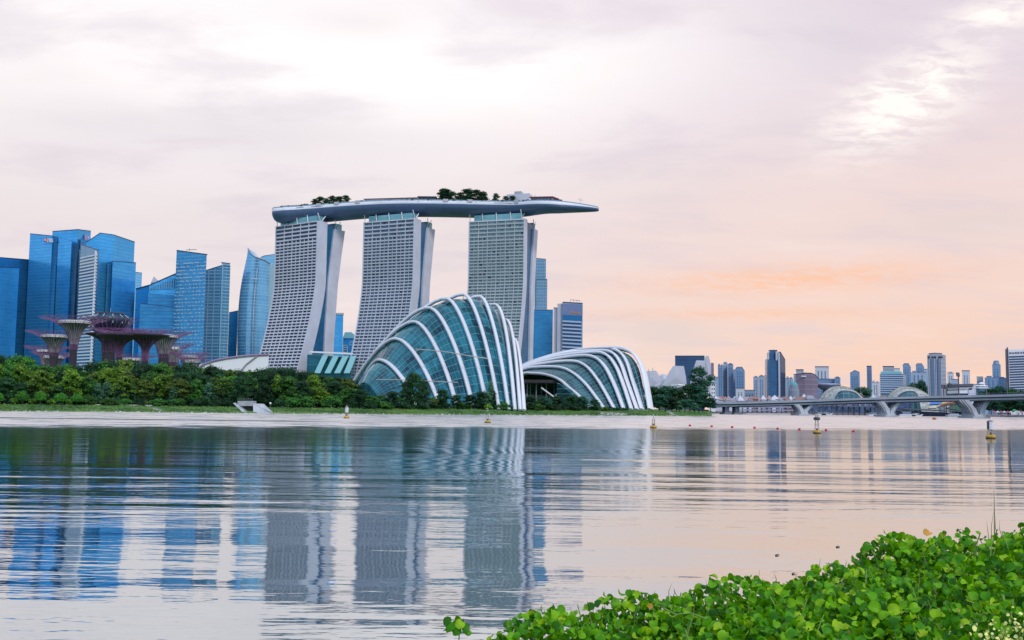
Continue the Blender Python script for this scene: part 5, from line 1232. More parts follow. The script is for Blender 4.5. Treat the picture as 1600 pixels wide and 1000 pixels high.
def vpier(xa, xb, xc, xd, ya, yb, yc, label=None):
    """V pier: arms lean out from the foot (xb..xc at the water) to xa and xd under the deck; five blades deep"""
    dp = deckp((xa + xd) / 2); Y = dp.y
    p = thing('bridge_pier', None, None, (0, 0, 0)) if False else None
    pb = MB()
    zt_ = dp.z - 3.8
    for k in range(5):
        o = k * 4.4 + 2.5; YY = Y + o
        for s0_, s1_, wd in ((xa, xb, 1), (xd, xc, -1)):
            top = Vector((XB(s0_, Y, zt_), YY, zt_)); foot = Vector((XB(s1_, Y, 2.2), YY, 2.2)); w_ = 3.0 * wd
            midp = top.lerp(foot, .55) + Vector((1.0 * wd, 0, 0))
            for q0, q1 in ((top, midp), (midp, foot)):
                f_ = [q1, q1 + Vector((w_, 0, 0)), q0 + Vector((w_ * 1.15, 0, 0)), q0]; 
                if wd < 0: f_ = [f_[1], f_[0], f_[3], f_[2]]
                bk = [v + Vector((0, 1.7, 0)) for v in f_]; pb.face(f_); pb.face(bk[::-1])
                for i in range(4): j = (i + 1) % 4; pb.face([f_[j], f_[i], bk[i], bk[j]])
    fx0, fx1 = XB(xb, Y, 1), XB(xc, Y, 1)
    pr = pb.build('v_pier', bc, t)
    b = MB(); b.box(((fx0 + fx1) / 2, Y + 12, -1), (fx1 - fx0 + 5, 26, 2.2)); b.box(((fx0 + fx1) / 2, Y + 12, 1.2), (fx1 - fx0 + 1, 23, 1.6)); b.build('pile_cap', bc, t)
vpier(1244, 1253, 1262, 1276, 0, 0, 0); vpier(1377, 1388, 1398, 1413, 0, 0, 0); vpier(1509, 1525, 1541, 1551, 0, 0, 0); vpier(1640, 1664, 1684, 1708, 0, 0, 0)
for px in (1138, 1154): 
    dp = deckp(px); b = MB(); c_x = XB(px, dp.y, 3)
    b.box((c_x, dp.y + 5, -1), (3.2, 2.5, dp.z - 2.6)); b.box((c_x, dp.y + 17, -1), (3.2, 2.5, dp.z - 2.6)); b.box((c_x, dp.y + 11, -1), (6.5, 20, 2.3)); b.build('column_pier', mat('pier_dark', (.26, .27, .30), .8), t)
# street lamps on the bridge
for i, px in enumerate((1180, 1275, 1345, 1430, 1542, 1574)):
    dp = deckp(px); dp = Vector((XB(px, dp.y + 3, dp.z), dp.y + 3, dp.z - 1)); h_ = 9.5
    nm_ = ['slim lamp post near the dark stepped tower', 'slim lamp post over the first V-shaped pier', 'slim lamp post before the first shell hall', 'slim lamp post before the second shell hall', 'slim lamp post in front of the wooded rise', 'slim lamp post beside the white banded hotel'][i]
    lt = thing('street_lamp', nm_ + ', on the bridge', 'street lamp', tuple(dp), 'lamp posts along the bridge')
    b = MB(); b.tube([dp, dp + Vector((0, 0, h_))], [.16, .09], 5); b.build('pole', MC['rail_steel'], lt)
    b = MB(); b.tube([dp + Vector((0, 0, h_)), dp + Vector((-1.6, 0, h_ + .3))], .08, 4); b.box((dp.x - 1.9, dp.y, dp.z + h_ + .2), (.9, .35, .16)); b.build('lamp_head', MC['rail_steel'], lt)
# older low bridge behind, grandstand, moored platform, far quay things
t = thing('footbridge', 'low older bridge with two grey decks seen under the road bridge near the museum', 'bridge', (W(1180, 640, 960).x, 960, 0))
for y0_, h_ in ((636.5, 1.3), (641.5, 1.2)):
    b = MB(); p, q_ = W(1150, y0_, 965), W(1240, y0_ + .8, 965); b.obox(p, q_ - p, Vector((0, 6, 0)), Vector((0, 0, h_))); b.build('deck', mat('mauve_concrete', (.34, .32, .42), .7), t)
b = MB()
for k in range(12): p = W(1153 + k * 7.6, 645, 966); b.box((p.x, 967, -.5), (1.0, 1, W(1160, 637, 966).z + .5))
b.build('column', bdk, t)
b = MB(); p, q_ = W(1166, 648.5, 930), W(1236, 649.5, 930); b.obox(Vector((p.x, 930, -.3)), Vector((q_.x - p.x, 0, 0)), Vector((0, 6, 0)), Vector((0, 0, 1.5))); tag(b.build('pontoon', mat('pontoon_pale', (.62, .58, .56), .7)), 'long pale pontoon floating under the bridge before the first V-shaped pier', 'pontoon')
t = thing('grandstand', 'grandstand with blue, yellow and red seat blocks seen under the bridge', 'grandstand', (W(1475, 630, 1010).x, 1010, 1.6))
def seat(pl, m, nm='seat_block'):
    f_ = [W(px, py, Y) for px, py, Y in pl]; bk = [p + Vector((0, 3, -1.0)) for p in f_]; b = MB(); b.face(f_); b.face(bk[::-1])
    for i in range(len(f_)): j = (i + 1) % len(f_); b.face([f_[j], f_[i], bk[i], bk[j]])
    b.build(nm, m, t)
seat([(1452, 632, 1010), (1470, 631, 1010), (1476, 624.5, 1030), (1458, 624.5, 1030)], mat('seats_blue', (.03, .20, .62), .6))
seat([(1462, 636, 1005), (1497, 630, 1005), (1498, 624.5, 1030), (1476.2, 624.5, 1030), (1468, 631.6, 1012)], mat('seats_yellow', (.82, .66, .22), .6))
seat([(1471, 633.2, 1004), (1496.5, 627.6, 1004), (1496.5, 625.8, 1010), (1480, 628.6, 1006), (1471, 631.4, 1005)], mat('seats_red', (.55, .12, .06), .6), 'seat_stripe')
seat([(1451, 638, 1003), (1464, 637, 1003), (1468, 633, 1006), (1453, 634, 1006)], mat('seats_cream', (.6, .52, .40), .7, noise=.5, nscale=.4))
seat([(1478, 637.5, 1003), (1505, 642, 1003), (1505, 629, 1006), (1497.5, 631, 1005)], mat('stand_hedge', (.05, .14, .09), .9))
b = MB()
for k in range(14): p = W(1467 + k * 1.8, 624, 1002); b.tube([(p.x, 1002, 3), (p.x, 1002, p.z)], .18, 4)
b.build('scaffold', MC['rail_steel'], t)
t = thing('floating_platform', 'dark floating platform with a thin flat deck before the grandstand', 'platform', (W(1440, 645, 960).x, 960, 0))
b = MB(); p, q_ = W(1413, 639.5, 960), W(1508, 643.5, 950); b.obox(p, q_ - p, Vector((0, 30, 0)), Vector((0, 0, .9))); b.build('deck', bdk, t)
b = MB(); p, q_ = W(1413, 651, 965), W(1508, 652, 955); b.prism([(p.x, 965), (q_.x, 955), (q_.x, 980), (p.x, 985)], -.4, [5.0, 3.2, 3.2, 5.0]); b.build('hull', mat('platform_navy', (.02, .035, .08), .6, noise=.5, nscale=.2), t)
b = MB(); p = W(1481, 649, 880); b.obox(Vector((p.x, 880, -.3)), Vector((13, 0, 0)), Vector((0, 5, 0)), Vector((0, 0, 2.2))); b.obox(Vector((p.x + 2, 881, 1.9)), Vector((8, 0, 0)), Vector((0, 3, 0)), Vector((0, 0, 1.0))); tag(b.build('barge', mat('barge_grey', (.42, .45, .52), .6)), 'small grey work barge moored against the third V-shaped pier', 'barge')
t = thing('boardwalk', 'low dark waterfront boardwalk on piles running under the bridge before the first shell hall', 'boardwalk', (W(1320, 640, 985).x, 985, 0))
b = MB(); p, q_ = W(1262, 634.2, 985), W(1374, 636.8, 975); b.obox(p, q_ - p, Vector((0, 12, 0)), Vector((0, 0, .9))); b.build('deck', bdk, t)
b = MB(); rd = random.Random(2)
for k in range(13): x_ = 1266 + k * 8.6; p = W(x_, 640, 984); zz = W(x_, 635, 984).z; b.box((p.x, 985, -.5), (1.2, 1.2, zz + .3))
b.build('pile', bdk, t)
b = MB(); p, q_ = W(1258, 640, 1046), W(1424, 640, 1040); zz = W(1300, 627.5, 1045).z; b.prism([(p.x, 1046), (q_.x, 1040), (q_.x, 1050), (p.x, 1056)], 1.6, zz); b.build('back_wall', mat('terrace_navy', (.05, .09, .19), .7, noise=.6, nscale=.25), t)
b = MB()
for k in range(60): x_ = rd.uniform(1262, 1372); p = W(x_, 634, 980); b.box((p.x, 980, W(x_, 635, 980).z + .7), (.5, .3, rd.uniform(1.2, 1.7)))
cr = b.build('people', mat('crowd_mixed', (.35, .30, .34), .8, noise=.8, nscale=.6)); tag(cr, 'distant crowd of tiny figures on the waterfront boardwalk', 'crowd', kind='stuff')
# quay wall strip with small white boats
hull_w = mat('boat_white', (.72, .72, .76), .4)
for i, (px, lab) in enumerate(((1146, 'small white boat by the column pier of the bridge'), (1283, 'small white boat just past the first V-shaped pier'), (1292, 'covered white boat between the first pier and the dark piles'), (1366, 'small white boat beside the second V-shaped pier, museum side'), (1419, 'white cruiser just past the second V-shaped pier'), (1433, 'low white launch off the dark platform'))):
    Y = 935; p = W(px, 649.5, Y); s_ = 1.0 if i != 4 else 1.5; t = thing('boat', lab, 'boat', (p.x, Y, 0), 'small white boats beyond the bridge')
    b = MB(); hl = [(-5, 0), (-4.6, 1.2), (3.4, 1.2), (5.6, 1.9), (4.2, 0)]
    f_ = [Vector((p.x + a_ * s_, Y, c_ * s_)) for a_, c_ in hl]; bk = [v + Vector((0, 2.6, 0)) for v in f_]; b.face(f_[::-1]); b.face(bk)
    for k in range(5): j = (k + 1) % 5; b.face([f_[k], f_[j], bk[j], bk[k]])
    b.build('hull', hull_w, t); b = MB(); b.box((p.x - .6 * s_, Y + 1.3, 1.2 * s_), (5 * s_, 2, 1.3 * s_)); b.build('cabin', mat('cabin_tint', (.2, .26, .36), .4), t); b = MB(); b.box((p.x - .8 * s_, Y + 1.3, 2.55 * s_), (6 * s_, 2.4, .2)); b.build('canopy', hull_w, t)
b = MB(); b.prism([(W(1120, 645, 1025).x, 1028), (W(1700, 645, 975).x, 975), (W(1700, 645, 980).x, 982), (W(1120, 645, 1030).x, 1036)], -1, 2.4)
tag(b.build('wall', mat('quay_wall', (.24, .22, .26), .9, noise=.4, nscale=.1)), 'low grey quay wall along the far waterfront beneath the bridge', 'quay wall')
# stalls on the quay past the third pier
rd = random.Random(8)
for k in range(9):
    px = 1560 + k * 5.2; p = W(px, 645, 972); col_ = ['stall_green', 'stall_red', 'stall_white'][(0 if k == 6 else (1 + k % 2))]; mm = mat(col_, {'stall_green': (.05, .40, .10), 'stall_red': (.42, .12, .16), 'stall_white': (.6, .58, .6)}[col_], .6)
    t = thing('market_stall', f"{['green', 'rose red', 'white'][(0 if k == 6 else (1 + k % 2))]} canopy stall on the quay past the third pier, {['closest to that pier', 'second from it', 'third from it', 'fourth from it', 'fifth from it', 'sixth from it', 'seventh from it', 'eighth from it', 'farthest from it'][k]}", 'stall', (p.x, 980, 1.6), 'canopy stalls on the far quay')
    b = MB(); b.lathe((p.x, 980, 4.4 if k != 6 else 6.2), [(2.4, 0), (2.2, .3), (.2, 1.6)], 4); b.build('canopy', mm, t); b = MB()
    for a_ in (-1.4, 1.4): b.tube([(p.x + a_, 979, 1.6), (p.x + a_, 979, 4.6)], .1, 4)
    b.build('pole', concrete, t)
# ------------------------------------------------------------------ trees
def leaf_mat(name, c1, c2, c3, trans=0.25, rough=0.6, obvar=0.25, nsc=0.25):
    m = bpy.data.materials.new(name); m.use_nodes = True; q = N(m.node_tree); nt_ = m.node_tree; b = nt_.nodes['Principled BSDF']
    gi = q.node('ShaderNodeNewGeometry').outputs['Random Per Island']; oi = q.node('ShaderNodeObjectInfo').outputs['Random']
    co = q.node('ShaderNodeTexCoord').outputs['Object']; f = q.noise(co, nsc, 2, .5)
    v = q.m('ADD', q.m('MULTIPLY', gi, .45), q.m('ADD', q.m('MULTIPLY', q.mr(f, .3, .7), .35), q.m('MULTIPLY', oi, .2)))
    c = q.ramp(v, [(0.22, c1), (0.5, c2), (0.78, c3)])
    hs = q.node('ShaderNodeHueSaturation'); q.put(hs.inputs['Color'], c); q.put(hs.inputs['Value'], q.m('ADD', 1 - obvar / 2, q.m('MULTIPLY', oi, obvar))); q.put(hs.inputs['Hue'], q.m('ADD', .49, q.m('MULTIPLY', oi, .02)))
    q.put(b.inputs['Base Color'], hs.outputs[0]); b.inputs['Roughness'].default_value = rough; b.inputs['Specular IOR Level'].default_value = .35
    if trans:
        tr = q.node('ShaderNodeBsdfTranslucent'); q.put(tr.inputs[0], hs.outputs[0]); mx_ = q.node('ShaderNodeMixShader'); mx_.inputs[0].default_value = trans
        nt_.links.new(b.outputs[0], mx_.inputs[1]); nt_.links.new(tr.outputs[0], mx_.inputs[2]); nt_.links.new(mx_.outputs[0], nt_.nodes['Material Output'].inputs[0])
    return m
LM = {
 'dark': leaf_mat('leaf_dark', (0.008, 0.036, 0.017), (0.017, 0.077, 0.027), (0.040, 0.135, 0.032)),
 'mid': leaf_mat('leaf_mid', (0.020, 0.085, 0.017), (0.052, 0.198, 0.022), (0.116, 0.329, 0.030)),
 'lime': leaf_mat('leaf_lime', (0.049, 0.135, 0.014), (0.141, 0.307, 0.019), (0.282, 0.461, 0.038)),
 'olive': leaf_mat('leaf_olive', (0.054, 0.104, 0.019), (0.130, 0.209, 0.029), (0.217, 0.307, 0.057)),
 'grey': leaf_mat('leaf_grey', (0.037, 0.125, 0.072), (0.083, 0.229, 0.120), (0.166, 0.374, 0.192)),
 'teal': leaf_mat('leaf_teal', (0.008, 0.055, 0.042), (0.021, 0.109, 0.066), (0.048, 0.188, 0.084)),
 'hedge': leaf_mat('leaf_hedge', (0.028, 0.124, 0.018), (0.069, 0.296, 0.024), (0.138, 0.468, 0.036)),
}
bark = mat('bark', (.12, .09, .07), .9, noise=.3, nscale=2)
def leaves_np(name, pos, nrm, size, m, tmpl=None, up=None, asp=1.0):
    """one mesh of many small leaf faces (numpy)"""
    n_ = len(pos)
    if tmpl is None: tmpl = np.array([(-.5, 0, 0), (0, -.42, .06), (.5, 0, 0), (0, .42, .06)]); faces = [(0, 1, 2, 3)]
    else: tmpl, faces = tmpl
    nrm = nrm / (np.linalg.norm(nrm, axis=1, keepdims=True) + 1e-9)
    rv = RNG.normal(size=(n_, 3)) if up is None else up
    a = np.cross(rv, nrm); a /= (np.linalg.norm(a, axis=1, keepdims=True) + 1e-9); b_ = np.cross(nrm, a)
    V = (a[:, None, :] * tmpl[None, :, 0, None] * asp + b_[:, None, :] * tmpl[None, :, 1, None] + nrm[:, None, :] * tmpl[None, :, 2, None]) * size[:, None, None] + pos[:, None, :]
    k = len(tmpl); V = V.reshape(-1, 3); me = bpy.data.meshes.new(name)
    fl = np.concatenate([np.array(f) for f in faces]); tot = np.array([len(f) for f in faces])
    idx = (fl[None, :] + (np.arange(n_) * k)[:, None]).reshape(-1); tots = np.tile(tot, n_); st0 = np.concatenate([[0], np.cumsum(tots)[:-1]])
    me.vertices.add(len(V)); me.vertices.foreach_set('co', V.ravel()); me.loops.add(len(idx)); me.loops.foreach_set('vertex_index', idx.astype(np.int32))
    me.polygons.add(len(tots)); me.polygons.foreach_set('loop_start', st0.astype(np.int32)); me.polygons.foreach_set('loop_total', tots.astype(np.int32))
    me.update(calc_edges=True); me.materials.append(m); return me
def crown_points(blobs, n_, out=0.6):
    """blobs: (cx, cy, cz, rx, ry, rz)"""
    B = np.array(blobs); wts = (B[:, 3] * B[:, 4] * B[:, 5]) ** (2 / 3); wts /= wts.sum(); ch = RNG.choice(len(B), n_, p=wts)
    d = RNG.normal(size=(n_, 3)); d /= np.linalg.norm(d, axis=1, keepdims=True); d[:, 2] = np.where(d[:, 2] < -.35, -d[:, 2] * .6, d[:, 2]); r = RNG.uniform(.62, 1.06, (n_, 1))
    P = B[ch, :3] + d * r * B[ch, 3:6]; nr = d * out + RNG.normal(size=(n_, 3)) * .5 + np.array([0, 0, .25]); return P, nr
def core_blobs(mb, blobs, f=.52):  # dark filler solids added to block light through the crown
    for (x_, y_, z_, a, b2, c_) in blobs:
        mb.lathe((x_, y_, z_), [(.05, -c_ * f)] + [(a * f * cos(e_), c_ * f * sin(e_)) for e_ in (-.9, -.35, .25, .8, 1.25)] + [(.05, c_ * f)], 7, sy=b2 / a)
PROTO = {}
def proto(key, H, blobs, n_, lsz, lm, trunk_r=.25, trunk_h=None, limbs=True, kind='tree'):
    """a source tree standing at the origin, used once and then copied"""
    P, nr = crown_points(blobs, n_); me = leaves_np('crown', P, nr, RNG.uniform(.55, 1.6, n_) * lsz * 1.1, LM[lm])
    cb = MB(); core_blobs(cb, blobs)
    tb = MB(); th = trunk_h or H * .45
    tb.tube([(0, 0, -.4), (.05, .02, th * .5), (0, 0, th)], [trunk_r * 1.25, trunk_r, trunk_r * .7], 6)
    if limbs:
        for bl in blobs[:7]: c = Vector(bl[:3]); tb.tube([(0, 0, th * .7), Vector((0, 0, th * .75)).lerp(c, .5) + Vector((0, 0, -.3)), c], [trunk_r * .55, trunk_r * .4, trunk_r * .2], 5)
    PROTO[key] = (H, me, cb, tb, lm)
def rb(n_, R, z0, z1, r0, r1, flat=.75, seed=1, taper=None):
    r_ = random.Random(seed); out = []
    for i in range(n_):
        z_ = z0 + (z1 - z0) * (i + .5) / n_; k = taper(z_) if taper else 1 - .45 * abs(2 * (z_ - z0) / (z1 - z0) - .75)
        a = i * 2.4 + r_.uniform(-.5, .5); d = R * k * (r_.uniform(.35, 1.0) if i < n_ - 1 else .1); q_ = r_.uniform(r0, r1); out.append((d * cos(a), d * sin(a), z_, q_, q_, q_ * flat))
    return out
proto('broad', 12, rb(15, 3.9, 2.2, 11.0, 1.7, 2.6, .75, 1), 2600, .42, 'mid')
proto('broad2', 12, rb(17, 4.6, 2.6, 11.0, 1.4, 2.3, .62, 5), 2700, .40, 'mid')
proto('dark', 13, rb(16, 3.7, 2.0, 12.0, 1.8, 2.7, .8, 2), 2700, .42, 'dark')
proto('dark2', 12, rb(17, 3.9, 1.8, 11.3, 1.5, 2.3, .7, 8), 2600, .40, 'dark')
proto('lime', 10, rb(14, 3.9, 3.0, 9.2, 1.4, 2.2, .5, 3), 2300, .40, 'lime')
proto('lime2', 9.5, rb(13, 3.2, 3.2, 8.9, 1.3, 2.0, .65, 6), 2300, .38, 'lime')
proto('olive', 9.5, rb(13, 3.7, 2.8, 8.8, 1.2, 2.0, .55, 9), 2100, .38, 'olive')
proto('grey', 9, rb(12, 1.8, 1.6, 8.6, .8, 1.3, 1.2, 4), 1700, .36, 'grey')
proto('layered', 10, [(d * cos(a_), d * sin(a_), z_, 1.7, 1.7, .42) for i, (z_, R) in enumerate(((3, 4.2), (4.6, 3.9), (6.1, 3.3), (7.6, 2.5), (9, 1.4))) for a_, d in [(k * 2 * pi / 6 + i, R * .75) for k in range(6)] + [(0, 0)]], 2400, .38, 'dark')
proto('round', 3.4, [(0, 0, 1.8, 1.75, 1.75, 1.7)], 1700, .20, 'hedge', .12, 1.2, False)
proto('shrub', 2.6, rb(7, 1.8, .6, 1.9, .8, 1.2, .8, 12), 900, .24, 'mid', .08, .8, False)
proto('shrub2', 2.8, rb(7, 2.0, .6, 2.0, .9, 1.3, .7, 13), 900, .26, 'dark', .08, .8, False)
proto('limeshrub', 1.8, rb(5, 1.4, .5, 1.2, .6, .9, .7, 14), 600, .22, 'lime', .06, .5, False)
proto('conifer', 16, rb(22, 4.2, 2.0, 15.6, 1.3, 2.2, .9, 15, lambda z_: 1.0 if z_ < 13.4 else .55), 4200, .40, 'teal')
proto('tealb', 10, rb(13, 4.0, 3.0, 9.4, 1.5, 2.4, .75, 16), 2400, .42, 'teal')
def palm_proto():
    b = MB(); tb = MB(); tb.tube([(0, 0, -.3), (.15, 0, 3.2), (0, .1, 6)], [.24, .17, .13], 6); P = []; Nn = []; Sz = []; U = []
    for k in range(22):
        a_ = k * 2.4; lift = .9 - .065 * k; L_ = 3.1
        pts = [Vector((cos(a_) * L_ * s_, sin(a_) * L_ * s_, 6 + lift * L_ * s_ * .9 - 2.5 * s_ ** 2.2)) for s_ in [i / 7 for i in range(8)]]
        b.tube(pts, .04, 3, cap=False); sd_ = Vector((-sin(a_), cos(a_), 0))
        for i in range(1, 8):
            for sg in (-1, 1):
                w_ = .75 * (1 - abs(i / 7 - .45)); p = pts[i]; d_ = (pts[i] - pts[i - 1]).normalized()
                tip = p + sd_ * sg * w_ + d_ * .35 - Vector((0, 0, .35)); b.face([p - d_ * .16, p + d_ * .16, tip])
    me = bpy.data.meshes.new('crown'); me.from_pydata([tuple(v) for v in b.v], [], b.f); me.materials.append(LM['lime']); PROTO['palm'] = (7.5, me, None, tb, 'lime')
palm_proto()
PM = {}
def plant(key, pos, h, label, cat='tree', name='tree', group=None, wide=1.0, rz=None, sink=0.0, lm=None):
    H, me, cb, tb, lm0 = PROTO[key]
    if key not in PM:
        t0 = MB(); cm = None
        if cb is not None and cb.v:
            m2 = bpy.data.meshes.new('crown_shade_core'); m2.from_pydata(cb.v, [], cb.f); m2.materials.append(LM['dark'] if lm0 != 'hedge' else LM['mid']); cm = m2
        tm = bpy.data.meshes.new('trunk'); tm.from_pydata([tuple(v) for v in tb.v], [], tb.f); tm.materials.append(bark)
        # the added dark blobs that block light inside are joined to the crown mesh
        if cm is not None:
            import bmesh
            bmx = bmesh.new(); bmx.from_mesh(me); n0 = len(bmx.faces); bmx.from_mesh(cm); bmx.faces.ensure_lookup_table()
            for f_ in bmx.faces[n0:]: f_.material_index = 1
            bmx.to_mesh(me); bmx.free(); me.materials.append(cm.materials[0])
        root = bpy.data.objects.new(name, None); COL.objects.link(root)
        c = bpy.data.objects.new('crown', me); COL.objects.link(c); c.parent = root
        k_ = bpy.data.objects.new('trunk' if name != 'shrub' else 'stem', tm); COL.objects.link(k_); k_.parent = root; PM[key] = root; o = root
    else:
        src = PM[key]; o = src.copy(); COL.objects.link(o); o.name = name
        for ch in src.children: d = ch.copy(); COL.objects.link(d); d.parent = o
    s_ = h / H; o.location = (pos[0], pos[1], pos[2] - sink); o.scale = (s_ * wide, s_ * wide, s_); o.rotation_euler = (0, 0, rz if rz is not None else random.uniform(0, 6.28))
    for k in ('label', 'category', 'group', 'kind'):
        if k in o.keys(): del o[k]
    return tag(o, label, cat, group)
ORDW = ['', 'second', 'third', 'fourth', 'fifth', 'sixth', 'seventh', 'eighth', 'ninth', 'tenth', 'eleventh', 'twelfth']
ANCH = [(0, 45, 'the cut-off dark blue block'), (45, 108, 'the lettered bank tower'), (108, 160, 'the striped balcony tower'), (160, 215, 'the dark bistro tree'), (215, 275, 'the slanted glass block'), (275, 325, 'the dash-patterned tower'), (325, 400, 'the white hall roof'), (400, 480, 'the flared hotel tower foot'), (480, 552, 'the teal glass podium'), (552, 640, 'the low end of the taller glass dome'), (640, 720, 'the middle of the taller dome'), (720, 822, 'the steep end of the taller dome'), (822, 880, 'the dark canopy between the domes'), (880, 1022, 'the lower dome'), (1022, 1130, 'the lotus museum')]
KD = {'broad': 'bushy green tree', 'broad2': 'spreading green tree', 'dark': 'dense dark green tree', 'dark2': 'rounded dark tree', 'lime': 'yellow-green flat-topped tree', 'lime2': 'bright yellow-green tree', 'olive': 'olive-toned tree', 'grey': 'wispy grey-green tree', 'layered': 'tiered pagoda-like tree', 'round': 'clipped ball bush', 'shrub': 'low green shrub', 'shrub2': 'low dark shrub', 'limeshrub': 'tiny yellow-green shrub', 'conifer': 'tall dark tree', 'tealb': 'bluish dark tree', 'palm': 'small palm with drooping fronds'}
LIST = []
def T_(key, px, ytop, wpx, back, row):
    LIST.append((key, px, ytop, wpx, back, row))
rt = random.Random(17)
env_b = [(-40, 552), (0, 555), (22, 556), (41, 557), (55, 574), (75, 570), (100, 568), (130, 575), (150, 564), (200, 561), (230, 569), (262, 567), (300, 568), (330, 573), (400, 577), (440, 574), (480, 583), (520, 585), (552, 592), (566, 604)]
def envy(E, x_):
    for (a, b_), (c_, d) in zip(E, E[1:]):
        if x_ <= c_: return b_ + (d - b_) * (x_ - a) / (c_ - a)
    return E[-1][1]
x_ = -30
while x_ < 566:
    key = rt.choice(['dark', 'dark2', 'broad', 'broad2', 'dark', 'olive', 'broad', 'dark2'])
    T_(key, x_, envy(env_b, x_) + rt.uniform(-2, 4), rt.uniform(34, 46), rt.uniform(95, 120), 'skyline row'); x_ += rt.uniform(13, 18)
x_ = -20
while x_ < 572:
    key = rt.choice(['broad', 'broad2', 'lime', 'dark', 'dark2', 'olive', 'broad', 'lime2'])
    T_(key, x_, envy(env_b, x_) + rt.uniform(10, 18), rt.uniform(32, 44), rt.uniform(68, 84), 'middle row'); x_ += rt.uniform(14, 19)
fr_ = [('dark2', 8, 590, 40), ('lime', 62, 577, 40), ('lime2', 108, 578, 34), ('broad', 133, 588, 34), ('lime', 192, 586, 38), ('grey', 150, 600, 18), ('grey', 165, 598, 18), ('grey', 182, 604, 16), ('olive', 226, 592, 30), ('lime2', 252, 586, 32), ('olive', 280, 590, 34), ('broad2', 306, 592, 30), ('layered', 349, 592, 40), ('dark', 374, 588, 34), ('dark', 412, 580, 40), ('lime2', 432, 593, 30), ('broad', 448, 588, 34), ('dark2', 470, 596, 36), ('lime', 488, 585, 34), ('lime2', 502, 612, 40), ('dark', 522, 596, 40), ('broad', 545, 606, 32), ('dark2', 205, 600, 30), ('dark', 35, 598, 34), ('dark2', 88, 603, 30), ('grey', 325, 600, 18), ('grey', 268, 606, 16), ('grey', 240, 608, 16)]
for k, px, y_, w_ in fr_: T_(k, px, y_, w_, rt.uniform(44, 56), 'front row')
for k, px, y_, w_ in [('dark2', 562, 609, 34), ('broad', 578, 618, 26), ('broad2', 596, 617, 26), ('dark', 612, 612, 26), ('dark', 645, 582, 34), ('dark2', 634, 596, 26), ('dark2', 660, 594, 28), ('palm', 648, 611, 20), ('dark2', 690, 608, 26), ('broad2', 622, 620, 24), ('dark', 712, 617, 22), ('dark2', 735, 617, 28), ('dark', 752, 612, 26), ('dark2', 768, 610, 24), ('dark2', 690, 622, 24), ('olive', 675, 621, 22), ('grey', 766, 597, 10), ('shrub', 720, 627, 20), ('broad2', 782, 622, 24), ('tealb', 800, 621, 24), ('dark2', 830, 619, 28), ('tealb', 852, 621, 26), ('dark2', 872, 619, 28), ('dark', 892, 618, 28), ('tealb', 910, 620, 24), ('dark2', 928, 624, 22), ('dark2', 846, 625, 20)]:
    T_(k, px, y_, w_, rt.uniform(28, 34), 'front row')
for k, px, y_, w_, bk in [('conifer', 1092, 576, 44, 60), ('dark', 1078, 600, 34, 62), ('tealb', 1098, 614, 36, 50), ('dark', 1020, 604, 32, 70), ('tealb', 1040, 604, 36, 66), ('dark', 1057, 608, 34, 62), ('tealb', 1030, 617, 34, 48), ('dark2', 1050, 621, 34, 44), ('tealb', 1070, 624, 30, 40), ('tealb', 1110, 622, 22, 44), ('grey', 1062, 628, 24, 38), ('grey', 1085, 630, 24, 36), ('dark2', 1014, 622, 20, 50)]:
    T_(k, px, y_, w_, bk, 'far bank')
for k, px, y_, w_ in [('round', -6, 613, 19), ('round', 33.5, 611.5, 19), ('round', 62, 612, 17), ('round', 94, 614.5, 19), ('round', 119.5, 616, 18), ('limeshrub', 20, 620, 12), ('limeshrub', 51, 620, 10), ('limeshrub', 79, 621, 12), ('limeshrub', 107, 622, 8), ('shrub', 140, 618, 18), ('shrub2', 215, 621, 20), ('shrub', 246, 622, 22), ('shrub', 278, 622, 22), ('shrub2', 308, 623, 22), ('shrub2', 338, 624, 20), ('shrub2', 356, 624, 16), ('shrub2', 436, 622, 20), ('shrub', 458, 620, 26), ('shrub', 478, 618, 26), ('shrub', 520, 617, 30), ('shrub2', 548, 622, 24), ('shrub2', 577, 625, 22), ('shrub', 602, 627, 22), ('shrub2', 632, 627, 22), ('shrub2', 660, 628, 22), ('limeshrub', 762, 629, 14), ('shrub', 788, 628, 18), ('shrub2', 812, 629, 18), ('shrub', 840, 630, 18), ('shrub2', 866, 630, 20), ('shrub2', 900, 630, 20), ('shrub', 196, 622, 18), ('shrub', 168, 621, 18), ('limeshrub', 945, 634, 12)]:
    T_(k, px, y_, w_, 31 if px < 570 else 25, 'bank edge')
cnt = {}; random.seed(5)
